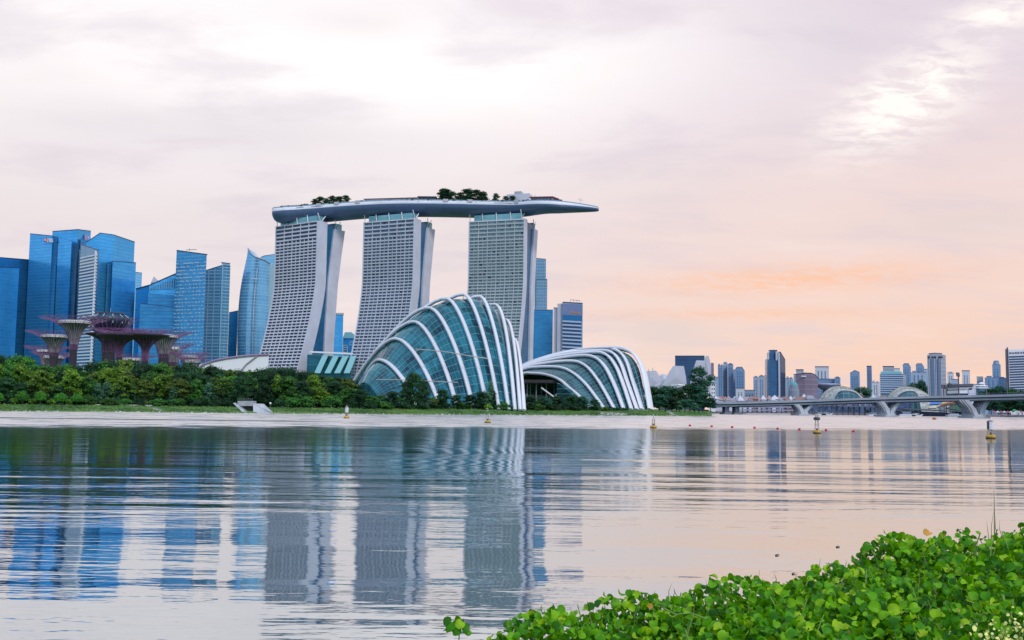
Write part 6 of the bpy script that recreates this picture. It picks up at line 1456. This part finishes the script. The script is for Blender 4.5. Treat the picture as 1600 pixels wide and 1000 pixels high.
for key, px, y_, w_, back, row in sorted(LIST, key=lambda a: abs(a[1] - 395)):
    p = onland(px, back); D = p.y; top = W(px, y_, D); h = top.z - p.z; H0 = PROTO[key][0]
    # crown width in proto metres
    xs = [v.co.x for v in list(PROTO[key][1].vertices)[::37]]; w0 = max(xs) - min(xs); wide = (w_ * D / F) / (w0 * h / H0); wide = max(.6, min(2.4, wide))
    an = next((a for l, r_, a in ANCH if l <= px < r_), ANCH[0][2] if px < 0 else ANCH[-1][2]); kk = (key, row, an); cnt[kk] = cnt.get(kk, 0) + 1; o_ = ORDW[cnt[kk] - 1]
    base = {'skyline row': 'at the back of the treeline', 'middle row': 'halfway up the treeline', 'front row': 'at the front of the treeline', 'far bank': 'on the bank', 'bank edge': 'at the top of the grass bank'}[row]
    lab = f"{(o_ + ' ') if o_ else ''}{KD[key]} {base}, below {an}"
    for a_, c_ in (('at the top of the grass bank', 'on the grass bank'), ('at the back of the treeline', 'along the treeline back'), ('at the front of the treeline', 'along the treeline front'), ('halfway up the treeline', 'midway up the trees'), ('the low end of the taller glass dome', 'the taller dome low end'), ('the dark canopy between the domes', 'the dark dome canopy'), ('the middle of the taller dome', 'the taller dome middle'), ('the steep end of the taller dome', 'the taller dome steep end'), ('along the treeline', 'on treeline')):
        if len(lab.split()) > 16: lab = lab.replace(a_, c_)
    nm = 'shrub' if 'shrub' in key else ('ball_bush' if key == 'round' else ('palm_tree' if key == 'palm' else 'tree'))
    plant(key, p, h, ' '.join(lab.split()[:18]), {'shrub': 'shrub', 'ball_bush': 'bush', 'palm_tree': 'palm', 'tree': 'tree'}[nm], nm, {'shrub': 'shrubs on the grass bank', 'ball_bush': 'clipped ball bushes on the bank', 'palm_tree': None, 'tree': 'garden trees along the shore'}[nm], wide)
# wooded ground beyond the bridge: trees one can tell apart, dark and bluish
for key, px, y_, w_, D, lab in [('tealb', 1345, 606, 40, 1900, 'dark crown over the first shell hall tail'), ('tealb', 1428, 600, 30, 1850, 'wooded hilltop crown under the wide pale housing slab'), ('tealb', 1440, 596, 26, 1860, 'rounded wooded hilltop crown beside the tall ribbed hotel'), ('tealb', 1484, 600, 22, 1700, 'dark crown between the ribbed hotel and the stadium building'), ('tealb', 1534, 612, 26, 1300, 'dark crown nearest the white tiered pavilion'), ('dark', 1548, 607, 28, 1290, 'dark crown second from the white tiered pavilion'), ('tealb', 1562, 604.5, 30, 1280, 'highest dark crown of the wooded rise by the white banded hotel'), ('dark', 1578, 607, 28, 1270, 'dark crown right under the white banded hotel corner'), ('tealb', 1596, 611, 28, 1260, 'dark crown at the frame edge below the white banded hotel'),
      ('tealb', 1560, 624, 32, 1030, 'dark waterfront tree just past the third V-shaped pier, under the bridge'), ('dark', 1575, 622, 32, 1030, 'second dark waterfront tree past the third pier, under the bridge'), ('tealb', 1590, 621, 34, 1025, 'third dark waterfront tree past the third pier, under the bridge'), ('dark', 1608, 622, 34, 1020, 'dark waterfront tree at the frame edge, under the bridge'), ('dark', 1493, 632, 22, 1060, 'small dark tree right behind the yellow grandstand seats'), ('dark', 1300, 640, 24, 1050, 'dark waterfront tree under the bridge past the first pier'), ('tealb', 1318, 638, 26, 1050, 'second dark waterfront tree under the bridge past the first pier'), ('tealb', 1338, 638, 26, 1048, 'dark waterfront tree midway between the first two piers'), ('dark', 1356, 639, 24, 1045, 'dark waterfront tree close to the second V-shaped pier')]:
    top = W(px, y_, D); h = top.z - 1.6; 
    xs = [v.co.x for v in list(PROTO[key][1].vertices)[::37]]; w0 = max(xs) - min(xs); wide = max(.5, min(2.6, (w_ * D / F) / (w0 * h / PROTO[key][0])))
    plant(key, (top.x, D, 1.6), h, lab, 'tree', 'tree', 'dark trees beyond the bridge', wide)
# trees and palms up on the sky deck
for px, h, key, lab in [(492, 7.5, 'dark2', 'nearest the blunt end'), (503, 9, 'dark', 'second from the blunt end'), (511, 7, 'grey', 'slimmest of the first clump'), (520, 9, 'dark2', 'middle of the first clump'), (533, 8, 'dark', 'next to the slim gap in the first clump'), (544, 8.5, 'dark2', 'last of the first clump before the white pavilion'),
        (689, 11.5, 'dark', 'first of the longer clump, after the sloping-roofed pavilion'), (699, 12, 'dark2', 'second of the longer clump'), (710, 9.5, 'dark', 'third of the longer clump'), (720, 9, 'dark2', 'fourth of the longer clump'), (731, 12, 'dark', 'fifth of the longer clump, tallest with it'), (741, 11.5, 'dark2', 'sixth of the longer clump'), (756, 10, 'dark', 'seventh of the longer clump, beside a gap'), (771, 8.5, 'grey', 'slim one standing apart before the white box'), (788, 6.5, 'dark2', 'low one at the foot of the white box'), (803, 6.5, 'dark', 'low one in front of the white box'), (480, 4, 'shrub2', 'small one by the thin dark canopy')]:
    s_ = s_of(px, zt + 3, 9); p, t_, nr = onDeck(s_, 9)
    plant(key, p, h * 1.2, 'dark tree on the sky deck, ' + lab, 'tree', 'tree', 'trees on the sky deck', 1.6 if key != 'grey' else 1.8, lm='teal')
b = MB(); rd = random.Random(31)
for a_, c_ in ((436, 566), (600, 905)):
    s0_, s1_ = s_of(a_), s_of(c_); s_ = s0_
    while s_ < s1_:
        w_ = deck_w(s_) - 2.2
        if w_ > 1: p, t_, nr = onDeck(s_, w_ - rd.uniform(0, 1.5)); q_ = rd.uniform(1.1, 2.6) * (1 if s_ < s_of(870) else .6); b.lathe((p.x, p.y, p.z), [(q_, 0), (q_ * .8, q_ * .7), (.1, q_)], 5)
        s_ += rd.uniform(.9, 2.2)
me = b.build('planting', LM['teal']); tag(me, 'dark low planting running along the sky deck edge', 'planting', kind='stuff')
# ------------------------------------------------------------------ buoys
yel = mat('buoy_yellow', (.62, .36, .02), .45, noise=.25, nscale=2); blk = mat('buoy_black', (.02, .02, .022), .5); wht = mat('buoy_white', (.82, .82, .86), .5); steel = mat('buoy_steel', (.30, .27, .24), .6)
def buoy(px, py, hpx, wpx, kind, label):
    p = G(px, py); m_ = p.y / F; R = wpx * m_ / 2; Hh = hpx * m_; t = thing('channel_buoy', label, 'buoy', (p.x, p.y, 0), 'yellow channel buoys in a line'); c = (p.x, p.y, 0)
    b = MB(); fh = R * .62
    prof = [(R * .8, -.5), (R * .97, -.05), (R, .02), (R, fh * .38)]; b.lathe(c, prof, 18); b.build('float_base', blk, t, smooth=False)
    b = MB(); b.lathe(c, [(R * 1.0, fh * .36), (R * 1.02, fh * .45), (R * 1.0, fh * .95), (R * .8, fh * 1.15), (.05, fh * 1.2)] if kind != 'dome' else [(R, fh * .3), (R * .95, fh * .75), (R * .6, fh * 1.35), (.05, fh * 1.5)], 18); b.build('float', yel, t, smooth=kind == 'dome')
    z0_ = fh * 1.15; lw_ = .035 + .02 * R; b = MB(); zb = Hh * (.80 if kind != 'lattice' else .62)
    for k in range(4):
        a_ = pi / 4 + k * pi / 2; b.tube([(p.x + R * .62 * cos(a_), p.y + R * .62 * sin(a_), z0_ - .1), (p.x + R * .34 * cos(a_), p.y + R * .34 * sin(a_), zb)], lw_, 4)
    for zz in (.35, .7): b.tube([(p.x + R * .5 * cos(pi / 4 + k * pi / 2), p.y + R * .5 * sin(pi / 4 + k * pi / 2), z0_ + (zb - z0_) * zz) for k in range(5)], lw_ * .8, 4)
    lf = b.build('lattice_frame', steel, t)
    b = MB(); b.lathe(c, [(.05, z0_ + .05), (R * .26, z0_ + .1), (R * .26, z0_ + R * .45), (.05, z0_ + R * .6)], 10); b.build('bell', mat('bell_brown', (.12, .05, .03), .5), lf)
    if kind in ('dome', 'drum'):
        z1_, z2_ = Hh * .42, Hh * .80; b = MB()
        for k in range(8):
            a0_, a1_ = 2 * pi * k / 8, 2 * pi * (k + 1) / 8
            r_ = R * .60
            if kind == 'drum' and k in (4,): continue
            b.face([(p.x + r_ * cos(a0_), p.y + r_ * sin(a0_), z1_), (p.x + r_ * cos(a1_), p.y + r_ * sin(a1_), z1_), (p.x + r_ * cos(a1_), p.y + r_ * sin(a1_), z2_), (p.x + r_ * cos(a0_), p.y + r_ * sin(a0_), z2_)])
        dp_ = b.build('day_panel', wht, t); b = MB(); b.lathe(c, [(R * .66, z2_), (R * .5, z2_ + R * .2), (.05, z2_ + R * .28)], 12); b.build('panel_cap', steel, dp_)
        if kind == 'drum': b = MB(); b.box((p.x - R * .55, p.y - .1, z1_), (R * .34, R * .4, z2_ - z1_)); b.build('battery_box', blk, t)
    if kind == 'disc':
        b = MB(); z1_ = Hh * .56; b.lathe(c, [(R * .3, z1_), (R * .82, z1_ + R * .12), (R * .9, z1_ + R * .4), (R * .8, z1_ + R * .75), (R * .2, z1_ + R * .9)], 14); b.build('solar_ring', mat('solar_dark', (.05, .045, .07), .3), t)
    b = MB(); b.tube([(p.x, p.y, zb * .98), (p.x, p.y, Hh)], lw_, 4); ms = b.build('mast', steel, t)
    b = MB(); b.lathe((p.x, p.y, Hh * (.86 if kind != 'lattice' else .84)), [(.05, 0), (R * .16, .02), (R * .16, R * .22), (.05, R * .3)], 8); b.build('lantern', wht if kind != 'disc' else blk, ms)
    if kind in ('lattice', 'disc'):
        for s0_ in (1,):
            b = MB(); z_ = Hh * .93; b.tube([(p.x - R * .2, p.y, z_), (p.x + R * .2, p.y, z_ + R * .3)], lw_, 4); b.tube([(p.x + R * .2, p.y, z_), (p.x - R * .2, p.y, z_ + R * .3)], lw_, 4); b.build('topmark', mat('topmark_green', (.28, .36, .10), .5) if kind == 'lattice' else steel, t)
    b = MB(); b.face([(p.x + R * .2, p.y - .1, Hh * .45), (p.x + R * .62, p.y - .1, Hh * .5), (p.x + R * .62, p.y - .1, Hh * .68), (p.x + R * .2, p.y - .1, Hh * .62)]) if kind == 'lattice' else b.box((p.x, p.y, zb * .5), (.1, .1, .1)); b.build('reflector', wht, t)
buoy(541.5, 653.5, 21, 9, 'dome', 'dome-shaped yellow buoy with square white panel, off the first hotel tower')
buoy(762, 661, 22, 10, 'lattice', 'yellow buoy with greenish lattice and topmark, off the taller glass dome')
buoy(1021, 669, 23, 10.5, 'lattice', 'yellow buoy with open lattice, off the end of the lower dome')
buoy(1276.5, 677, 36, 12, 'disc', 'yellow buoy with dark solar ring, among the red floats')
buoy(1548, 685, 33, 14.5, 'drum', 'largest yellow buoy, with white and black drum, nearest the green vines')
rdm = mat('float_red', (.60, .015, .05), .4); k_ = 0
for (px, py) in ((1078, 664), (1112, 665.3), (1144, 666.5), (1179, 667.5), (1215, 668.8), (1249, 669.8), (1290.5, 671), (1333.5, 672.8)):
    p = G(px, py + 2); r_ = 2.1 * p.y / F; b = MB(); b.lathe((p.x, p.y, 0), [(.02, -r_ * .6), (r_ * .8, -r_ * .2), (r_, r_ * .4), (r_ * .8, r_ * 1.1), (r_ * .3, r_ * 1.45), (.02, r_ * 1.5)], 12)
    L_ = ['nearest the shore, first of the line', 'second from the shore', 'third from the shore', 'fourth from the shore', 'fifth from the shore, below the dark stepped tower', 'last before the ringed yellow buoy', 'just past the ringed yellow buoy', 'last of the line, nearest the bridge end'][k_]; k_ += 1
    tag(b.build('marker_float', rdm, smooth=True), 'small red marker float, ' + L_, 'float', 'red floats strung across the bay')
p = G(1460, 655.6); b = MB(); b.lathe((p.x, p.y, 0), [(.02, -.3), (.9, 0), (1.1, .6), (.6, 1.2), (.02, 1.3)], 10); tag(b.build('marker_float', mat('float_orange', (.6, .16, .06), .5), smooth=True), 'lone orange float far off, before the dark floating platform', 'float')
# people and globe lamps on the promenade: tiny at this range
gl = mat('globe_white', (.85, .88, .9), .4)
for px, py, lab in ((422.5, 630.3, 'white globe lamp just past the drain outlet'), (456, 630, 'white globe lamp before the shrubs under the first hotel tower')):
    D = onland(px, 30).y; c = W(px, py, D); t = thing('globe_lamp', lab, 'lamp', (c.x, D, 2.4)); b = MB(); b.tube([(c.x, D, 2.2), (c.x, D, c.z - .4)], .07, 5); b.build('pole', steel, t)
    b = MB(); b.lathe((c.x, D, c.z), [(.02, -.55), (.4, -.4), (.55, 0), (.4, .4), (.02, .55)], 10); b.build('globe', gl, t, smooth=True)
for px, w_, lab in ((150, 6, 'pale low wall segment behind the bank below the striped balcony tower'), (197, 9, 'pale low wall segment below the dark bistro tree'), (213, 8, 'second pale low wall segment below the dark bistro tree'), (232, 5, 'short grey bench-like wall below the slanted glass block')):
    a_ = onland(px - w_, 29.5, 2.3); c_ = onland(px + w_, 29.5, 2.3); b = MB(); b.obox(a_, c_ - a_, Vector((0, .5, 0)), Vector((0, 0, .75))); tag(b.build('low_wall', mat('wall_pale', (.55, .55, .56), .8)), lab, 'low wall')
for (xa, ya, xb, yb) in ((218, 632.5, 232, 637.5), (234, 633, 252, 641)):
    a_, c_ = None, None
# stone steps and slipway stones
for xa, xb, lab in ((232, 252, 'pale stone steps running down the grass bank below the slanted glass block'), (1044, 1052, 'pale stone steps down the bank past the lower dome')):
    b = MB(); 
    for k in range(14):
        f_ = k / 13; p = onland(xa + (xb - xa) * f_, 26 - 22 * f_, None); b.box((p.x, p.y, p.z - .25), (2.2, 1.7, .5))
    tag(b.build('steps', mat('step_stone', (.42, .42, .40), .9, noise=.2)), lab, 'steps')
b = MB(); rd = random.Random(6)
for k in range(120):
    f_ = rd.random(); p = onland(938 + 42 * f_, rd.uniform(2, 20) * (1 - f_ * .5)); s_ = rd.uniform(.3, .9); b.lathe((p.x, p.y, p.z - .1), [(s_, 0), (s_ * .8, s_ * .5), (.05, s_ * .7)], 5)
tag(b.build('bank_rubble', MC['stone'], loc=(0, 0, 0)), 'pale rubble spilled on the bank below the lower dome', 'rubble', kind='stuff')

# ------------------------------------------------------------------ vine-covered bank where the viewer stands
def crest(x_): return 5.1 + 0.42 * max(x_, -1.5) + .10 * np.sin(x_ * 3.1) if isinstance(x_, float) else 5.1 + .42 * np.maximum(x_, -1.5) + .10 * np.sin(x_ * 3.1)
def gz(x_, y_):
    """height of the mat of vines"""
    x_ = np.asarray(x_, float); y_ = np.asarray(y_, float)
    top = 2.865 + .085 * np.clip(x_, -.5, 6) + .02 * np.sin(x_ * 2.3 + y_) + .035 * np.sin(x_ * 5.1 - y_ * 3.7) - .5 * np.clip(-.35 - x_, 0, 3)
    top = top + .055 * np.clip(y_ - 3.6, 0, 9) * np.clip(x_ / 3, 0, 1) - .03 + .05
    over = np.clip(y_ - crest(x_), 0, 30); return np.maximum(top - over * .62 - .12 * np.minimum(over, 1) ** 2, -.6)
soil = ground_mat('bank_soil', (.020, .022, .012), (.05, .045, .02), 2.0)
xs = np.arange(-9, 22, .5); ys = np.concatenate([np.arange(-6, 1.5, .75), np.arange(1.5, 9, .22), np.arange(9, 20, .6)])
rows = [[(float(a), float(c), float(gz(a, c) - .20)) for a in xs] for c in ys]
b = MB(); b.grid(rows); tag(b.build('terrain', soil, smooth=True, loc=(0, 0, 0)), kind='structure')
# round two-lobed leaves, folded along the midrib
def leaf_tmpl(fold=.34, curl=.24):
    out = []; K = 7
    side_ = [(0.0, -.46), (.22, -.54), (.43, -.36), (.50, -.05), (.42, .24), (.20, .45), (.03, .40)]
    mid_ = [(0.0, -.46), (0, -.2), (0, .1), (0, .40)]
    V = []
    for x2, y2 in mid_: V.append((x2, y2, -curl * (y2 * 1.6) ** 2))
    R0 = len(V)
    for x2, y2 in side_[1:]: V.append((x2, y2, fold * abs(x2) * 1.6 - curl * (y2 * 1.6) ** 2 - .10 * x2 * x2))
    L0 = len(V)
    for x2, y2 in side_[1:]: V.append((-x2, y2, fold * abs(x2) * 1.6 - curl * (y2 * 1.6) ** 2 - .10 * x2 * x2))
    Fc = [(0, R0, R0 + 1, 1), (1, R0 + 1, R0 + 2, 2), (2, R0 + 2, R0 + 3, R0 + 4), (2, R0 + 4, R0 + 5, 3), (1, L0 + 1, L0, 0), (2, L0 + 2, L0 + 1, 1), (L0 + 4, L0 + 3, L0 + 2, 2), (3, L0 + 5, L0 + 4, 2)]
    return np.array(V), Fc
def vine_mat(name, c1, c2, c3, c4):
    m = bpy.data.materials.new(name); m.use_nodes = True; q = N(m.node_tree); nt_ = m.node_tree; b = nt_.nodes['Principled BSDF']
    g_ = q.node('ShaderNodeNewGeometry').outputs['Random Per Island']; c = q.ramp(g_, [(.0, c1), (.4, c2), (.8, c3), (.97, c4)])
    co = q.node('ShaderNodeTexCoord').outputs['Object']; c = q.mix(q.m('MULTIPLY', q.mr(q.noise(co, 26, 2), .35, .7), .3), c, c1)
    q.put(b.inputs['Base Color'], c); b.inputs['Roughness'].default_value = .42; b.inputs['Specular IOR Level'].default_value = .22
    tr = q.node('ShaderNodeBsdfTranslucent'); q.put(tr.inputs[0], q.mix(.5, c, c3)); mx_ = q.node('ShaderNodeMixShader'); mx_.inputs[0].default_value = .30
    nt_.links.new(b.outputs[0], mx_.inputs[1]); nt_.links.new(tr.outputs[0], mx_.inputs[2]); nt_.links.new(mx_.outputs[0], nt_.nodes['Material Output'].inputs[0]); return m
vm = vine_mat('vine_leaf', (.012, .10, .002), (.08, .34, .003), (.22, .54, .005), (.42, .66, .015))
def scatter(n_, x0, x1, y0, y1, dz0, dz1, s0_, s1_, tilt, m, name, tm):
    X = RNG.uniform(x0, x1, n_); Y = RNG.uniform(y0, y1, n_); keep = Y < crest(X) + 2.4; X, Y = X[keep], Y[keep]
    # uneven mounds of growth
    mound = .06 * np.sin(X * 4.3 + 1.2 * np.sin(Y * 2.9)) * np.cos(Y * 3.7 + X) + .04 * np.sin(X * 9.1 + Y * 6.3)
    dens = np.sin(X * 6.7 + Y * 2.3) * np.cos(Y * 7.9 - X * 3.1); kp = RNG.uniform(0, 1, len(X)) < (.72 + .35 * dens); X, Y, mound = X[kp], Y[kp], mound[kp]
    Z = gz(X, Y) + mound + RNG.uniform(dz0, dz1, len(X)) - .02; P = np.stack([X, Y, Z], 1)
    nr = np.stack([RNG.normal(0, tilt, len(X)), RNG.normal(-.28, tilt, len(X)), np.abs(RNG.normal(.8, .3, len(X)))], 1)
    me = leaves_np(name, P, nr, RNG.uniform(s0_, s1_, len(X)), m, tm); return me
me = scatter(105000, -1.1, 5.6, 2.9, 8.6, -.15, .05, .026, .054, .80, vm, 'vines', leaf_tmpl())
for k_, (n_, a_, c_, e_, g_) in enumerate(((34000, 5.6, 10.5, 1.0, 10.5), (16000, -1.1, 5.6, 1.0, 2.9), (16000, -5.0, -1.1, 1.0, 5.6))):
    m2 = scatter(n_, a_, c_, e_, g_, -.12, .04, .035, .065, .70, vm, 'vines', leaf_tmpl()); o = bpy.data.objects.new('beach_vines', m2); COL.objects.link(o); tag(o, ['vines continuing along the bank past the frame edge', 'vines at the feet of the viewer', 'vines running down the bank towards the water'][k_], 'ground cover', kind='stuff')
o = bpy.data.objects.new('beach_vines', me); COL.objects.link(o); tag(o, 'thick mat of glossy round-leaved green vines covering the near bank', 'ground cover', kind='stuff')
me.polygons.foreach_set('use_smooth', [True] * len(me.polygons))
# vine stems, sprigs that stand up, grass blades, withered leaves, small yellow blooms
b = MB(); rd = random.Random(12); gzf = lambda x_, y_: float(gz(x_, y_))
for k in range(520):
    x_, y_ = rd.uniform(-.8, 6), rd.uniform(3.2, 8.5)
    if y_ > crest(x_) + .4: continue
    z_ = gzf(x_, y_); h_ = rd.uniform(.04, .12); a_ = rd.uniform(0, 6.28); b.tube([(x_, y_, z_ - .12), (x_ + .02 * cos(a_), y_ + .02 * sin(a_), z_ - .02), (x_ + .05 * cos(a_), y_ + .05 * sin(a_), z_ + h_ * .6)], .0035, 4, cap=False)
for k in range(12):
    x_, y_ = rd.uniform(-.3, 4), rd.uniform(3.4, 5.0); z_ = gzf(x_, y_) + .03; a_ = rd.uniform(0, 6.28); b.tube([(x_ + cos(a_) * .12 * i, y_ + sin(a_) * .12 * i, gzf(x_ + cos(a_) * .12 * i, y_ + sin(a_) * .12 * i) + .035 + .02 * sin(i * 1.9)) for i in range(6)], .0045, 4, cap=False)
tag(b.build('vine_stems', mat('stem_green', (.16, .30, .04), .6), loc=(0, 0, 0)), 'thin pale green runners among the round vine leaves', 'vine stems', kind='stuff')
def sprig(px, py_, D, hgt, n_, label):
    base = W(px, py_, D); r_ = random.Random(int(px)); t = thing('vine_sprig', label, 'sprig', tuple(base), None); top = base + Vector((r_.uniform(-.02, .02), 0, hgt))
    b = MB(); b.tube([base - Vector((0, 0, .12)), base.lerp(top, .5) + Vector((.012, 0, 0)), top], [.005, .004, .003], 5); b.build('stem', MC['stem_green'], t)
    P = []; Nn = []
    for k in range(n_): f_ = .35 + .65 * k / max(1, n_ - 1); a_ = k * 2.4; c = base.lerp(top, f_) - base; P.append((c.x + .045 * cos(a_), c.y + .045 * sin(a_), c.z)); Nn.append((.7 * cos(a_), .7 * sin(a_) - .3, .6))
    me = leaves_np('leaf_cluster', np.array(P), np.array(Nn), np.full(n_, .048), vm, leaf_tmpl()); o = bpy.data.objects.new('leaf_cluster', me); COL.objects.link(o); o.parent = t
sprig(716, 994, 5.0, .07, 13, 'leafy vine sprig standing alone at the lowest tip of the vine mat')
sprig(1426, 870, 6.0, .06, 12, 'leafy vine sprig poking up midway along the crest of the vine mat')
sprig(1180, 912, 5.6, .02, 5, 'small vine sprig on the crest below the dark stepped tower reflection')
b = MB(); rd = random.Random(44)
def blade(px, y0_, y1_, D, w_=.0022):
    p0 = W(px, y0_, D); p1 = W(px + rd.uniform(-5, 5), y1_, D); b.tube([p0, p0.lerp(p1, .5) + Vector((rd.uniform(-.01, .01), 0, 0)), p1], [w_, w_ * .8, w_ * .25], 4, cap=False)
blade(1554, 838, 764, 6.4, .004)
for px, a_, c_ in ((1549, 838, 800), (1559, 836, 806), (1566, 836, 812), (1545, 838, 815), (1277, 890, 872), (1380, 872, 857), (1185, 915, 890), (1213, 908, 895), (1245, 905, 894), (1108, 925, 905), (1045, 930, 912), (1051, 930, 918), (1058, 928, 920), (925, 960, 940), (948, 955, 938), (877, 967, 958), (880, 965, 955), (1595, 838, 825), (1320, 882, 874), (1335, 880, 870), (1020, 935, 922)): blade(px, a_ + 4, c_, 6.2 if px > 1500 else 5.7)
for k in range(60): px = rd.uniform(760, 1600); yy = 1000 - (px - 690) * .182 + rd.uniform(8, 120); blade(px, yy + 8, yy - rd.uniform(6, 26), 4.9)
tag(b.build('grass_blades', mat('dry_grass', (.22, .24, .08), .8), loc=(0, 0, 0)), 'thin dry grass blades rising out of the vine mat', 'grass', kind='stuff')
n_ = 34; X = RNG.uniform(-.2, 4.2, n_); Y = RNG.uniform(3.3, 6.8, n_); kp = Y < crest(X) + .1; X, Y = X[kp], Y[kp]; P = np.stack([X, Y, gz(X, Y) + RNG.uniform(.0, .05, len(X))], 1)
me = leaves_np('withered_leaves', P, RNG.normal(size=P.shape) + np.array([0, -.5, .8]), RNG.uniform(.03, .055, len(X)), mat('withered', (.42, .20, .02), .6, noise=.5, nscale=9), leaf_tmpl()); o = bpy.data.objects.new('withered_leaves', me); COL.objects.link(o); tag(o, 'scattered withered orange leaves in the vine mat', 'leaves', kind='stuff')
C0 = W(1585, 985, 3.9); n_ = 200; P = np.stack([RNG.normal(C0.x + .05, .10, n_), RNG.normal(3.9, .12, n_), np.zeros(n_)], 1); P[:, 2] = gz(P[:, 0], P[:, 1]) + RNG.uniform(.03, .12, n_)
me = leaves_np('blossoms', P, RNG.normal(size=P.shape) + np.array([0, -.6, .5]), RNG.uniform(.009, .018, n_), mat('bloom_yellow', (.80, .78, .25), .5, noise=.2, nscale=20), leaf_tmpl()); o = bpy.data.objects.new('blossoms', me); COL.objects.link(o); tag(o, 'pale yellow blossoms clustered at the lower corner of the vine mat', 'blossoms', kind='stuff')
# bits of drift on the water
for px, py, lab in ((1215, 868, 'small dark twig afloat nearest the vine crest sprig'), (1241, 897, 'tiny dark leaf afloat just off the vine mat'), (1310, 855, 'tiny speck of drift on the pale pink water')):
    p = G(px, py); b = MB(); s_ = p.y / F; b.tube([p + Vector((-3 * s_, 0, .01)), p + Vector((0, .05, .02)), p + Vector((4 * s_, .1, .015))], [1.2 * s_, .9 * s_, .3 * s_], 5); tag(b.build('driftwood', bark), lab, 'driftwood')

# rough grass and weeds on the far bank
n_ = 15000; PX = RNG.uniform(-60, 1105, n_); BK = RNG.uniform(1.5, 30, n_); P = np.array([tuple(onland(float(a), float(c))) for a, c in zip(PX, BK)]); P[:, 2] += .16
kp = (PX < 366) | (PX > 426); kp &= RNG.uniform(0, 1, n_) < (.55 + .45 * np.sin(PX * .13 + BK * .3) * np.sin(PX * .041 - BK * .21)); P = P[kp]
nr = RNG.normal(size=P.shape) * .6 + np.array([0, -.8, .6])
me = leaves_np('bank_grass', P, nr, RNG.uniform(.5, 1.3, len(P)), leaf_mat('bank_weed', (.025, .075, .015), (.06, .17, .02), (.17, .26, .05), obvar=0, nsc=.05), asp=.8); o = bpy.data.objects.new('bank_grass', me); COL.objects.link(o); tag(o, 'rough grass and weeds growing over the far bank', 'grass', kind='stuff')

# dense undergrowth beneath the garden trees
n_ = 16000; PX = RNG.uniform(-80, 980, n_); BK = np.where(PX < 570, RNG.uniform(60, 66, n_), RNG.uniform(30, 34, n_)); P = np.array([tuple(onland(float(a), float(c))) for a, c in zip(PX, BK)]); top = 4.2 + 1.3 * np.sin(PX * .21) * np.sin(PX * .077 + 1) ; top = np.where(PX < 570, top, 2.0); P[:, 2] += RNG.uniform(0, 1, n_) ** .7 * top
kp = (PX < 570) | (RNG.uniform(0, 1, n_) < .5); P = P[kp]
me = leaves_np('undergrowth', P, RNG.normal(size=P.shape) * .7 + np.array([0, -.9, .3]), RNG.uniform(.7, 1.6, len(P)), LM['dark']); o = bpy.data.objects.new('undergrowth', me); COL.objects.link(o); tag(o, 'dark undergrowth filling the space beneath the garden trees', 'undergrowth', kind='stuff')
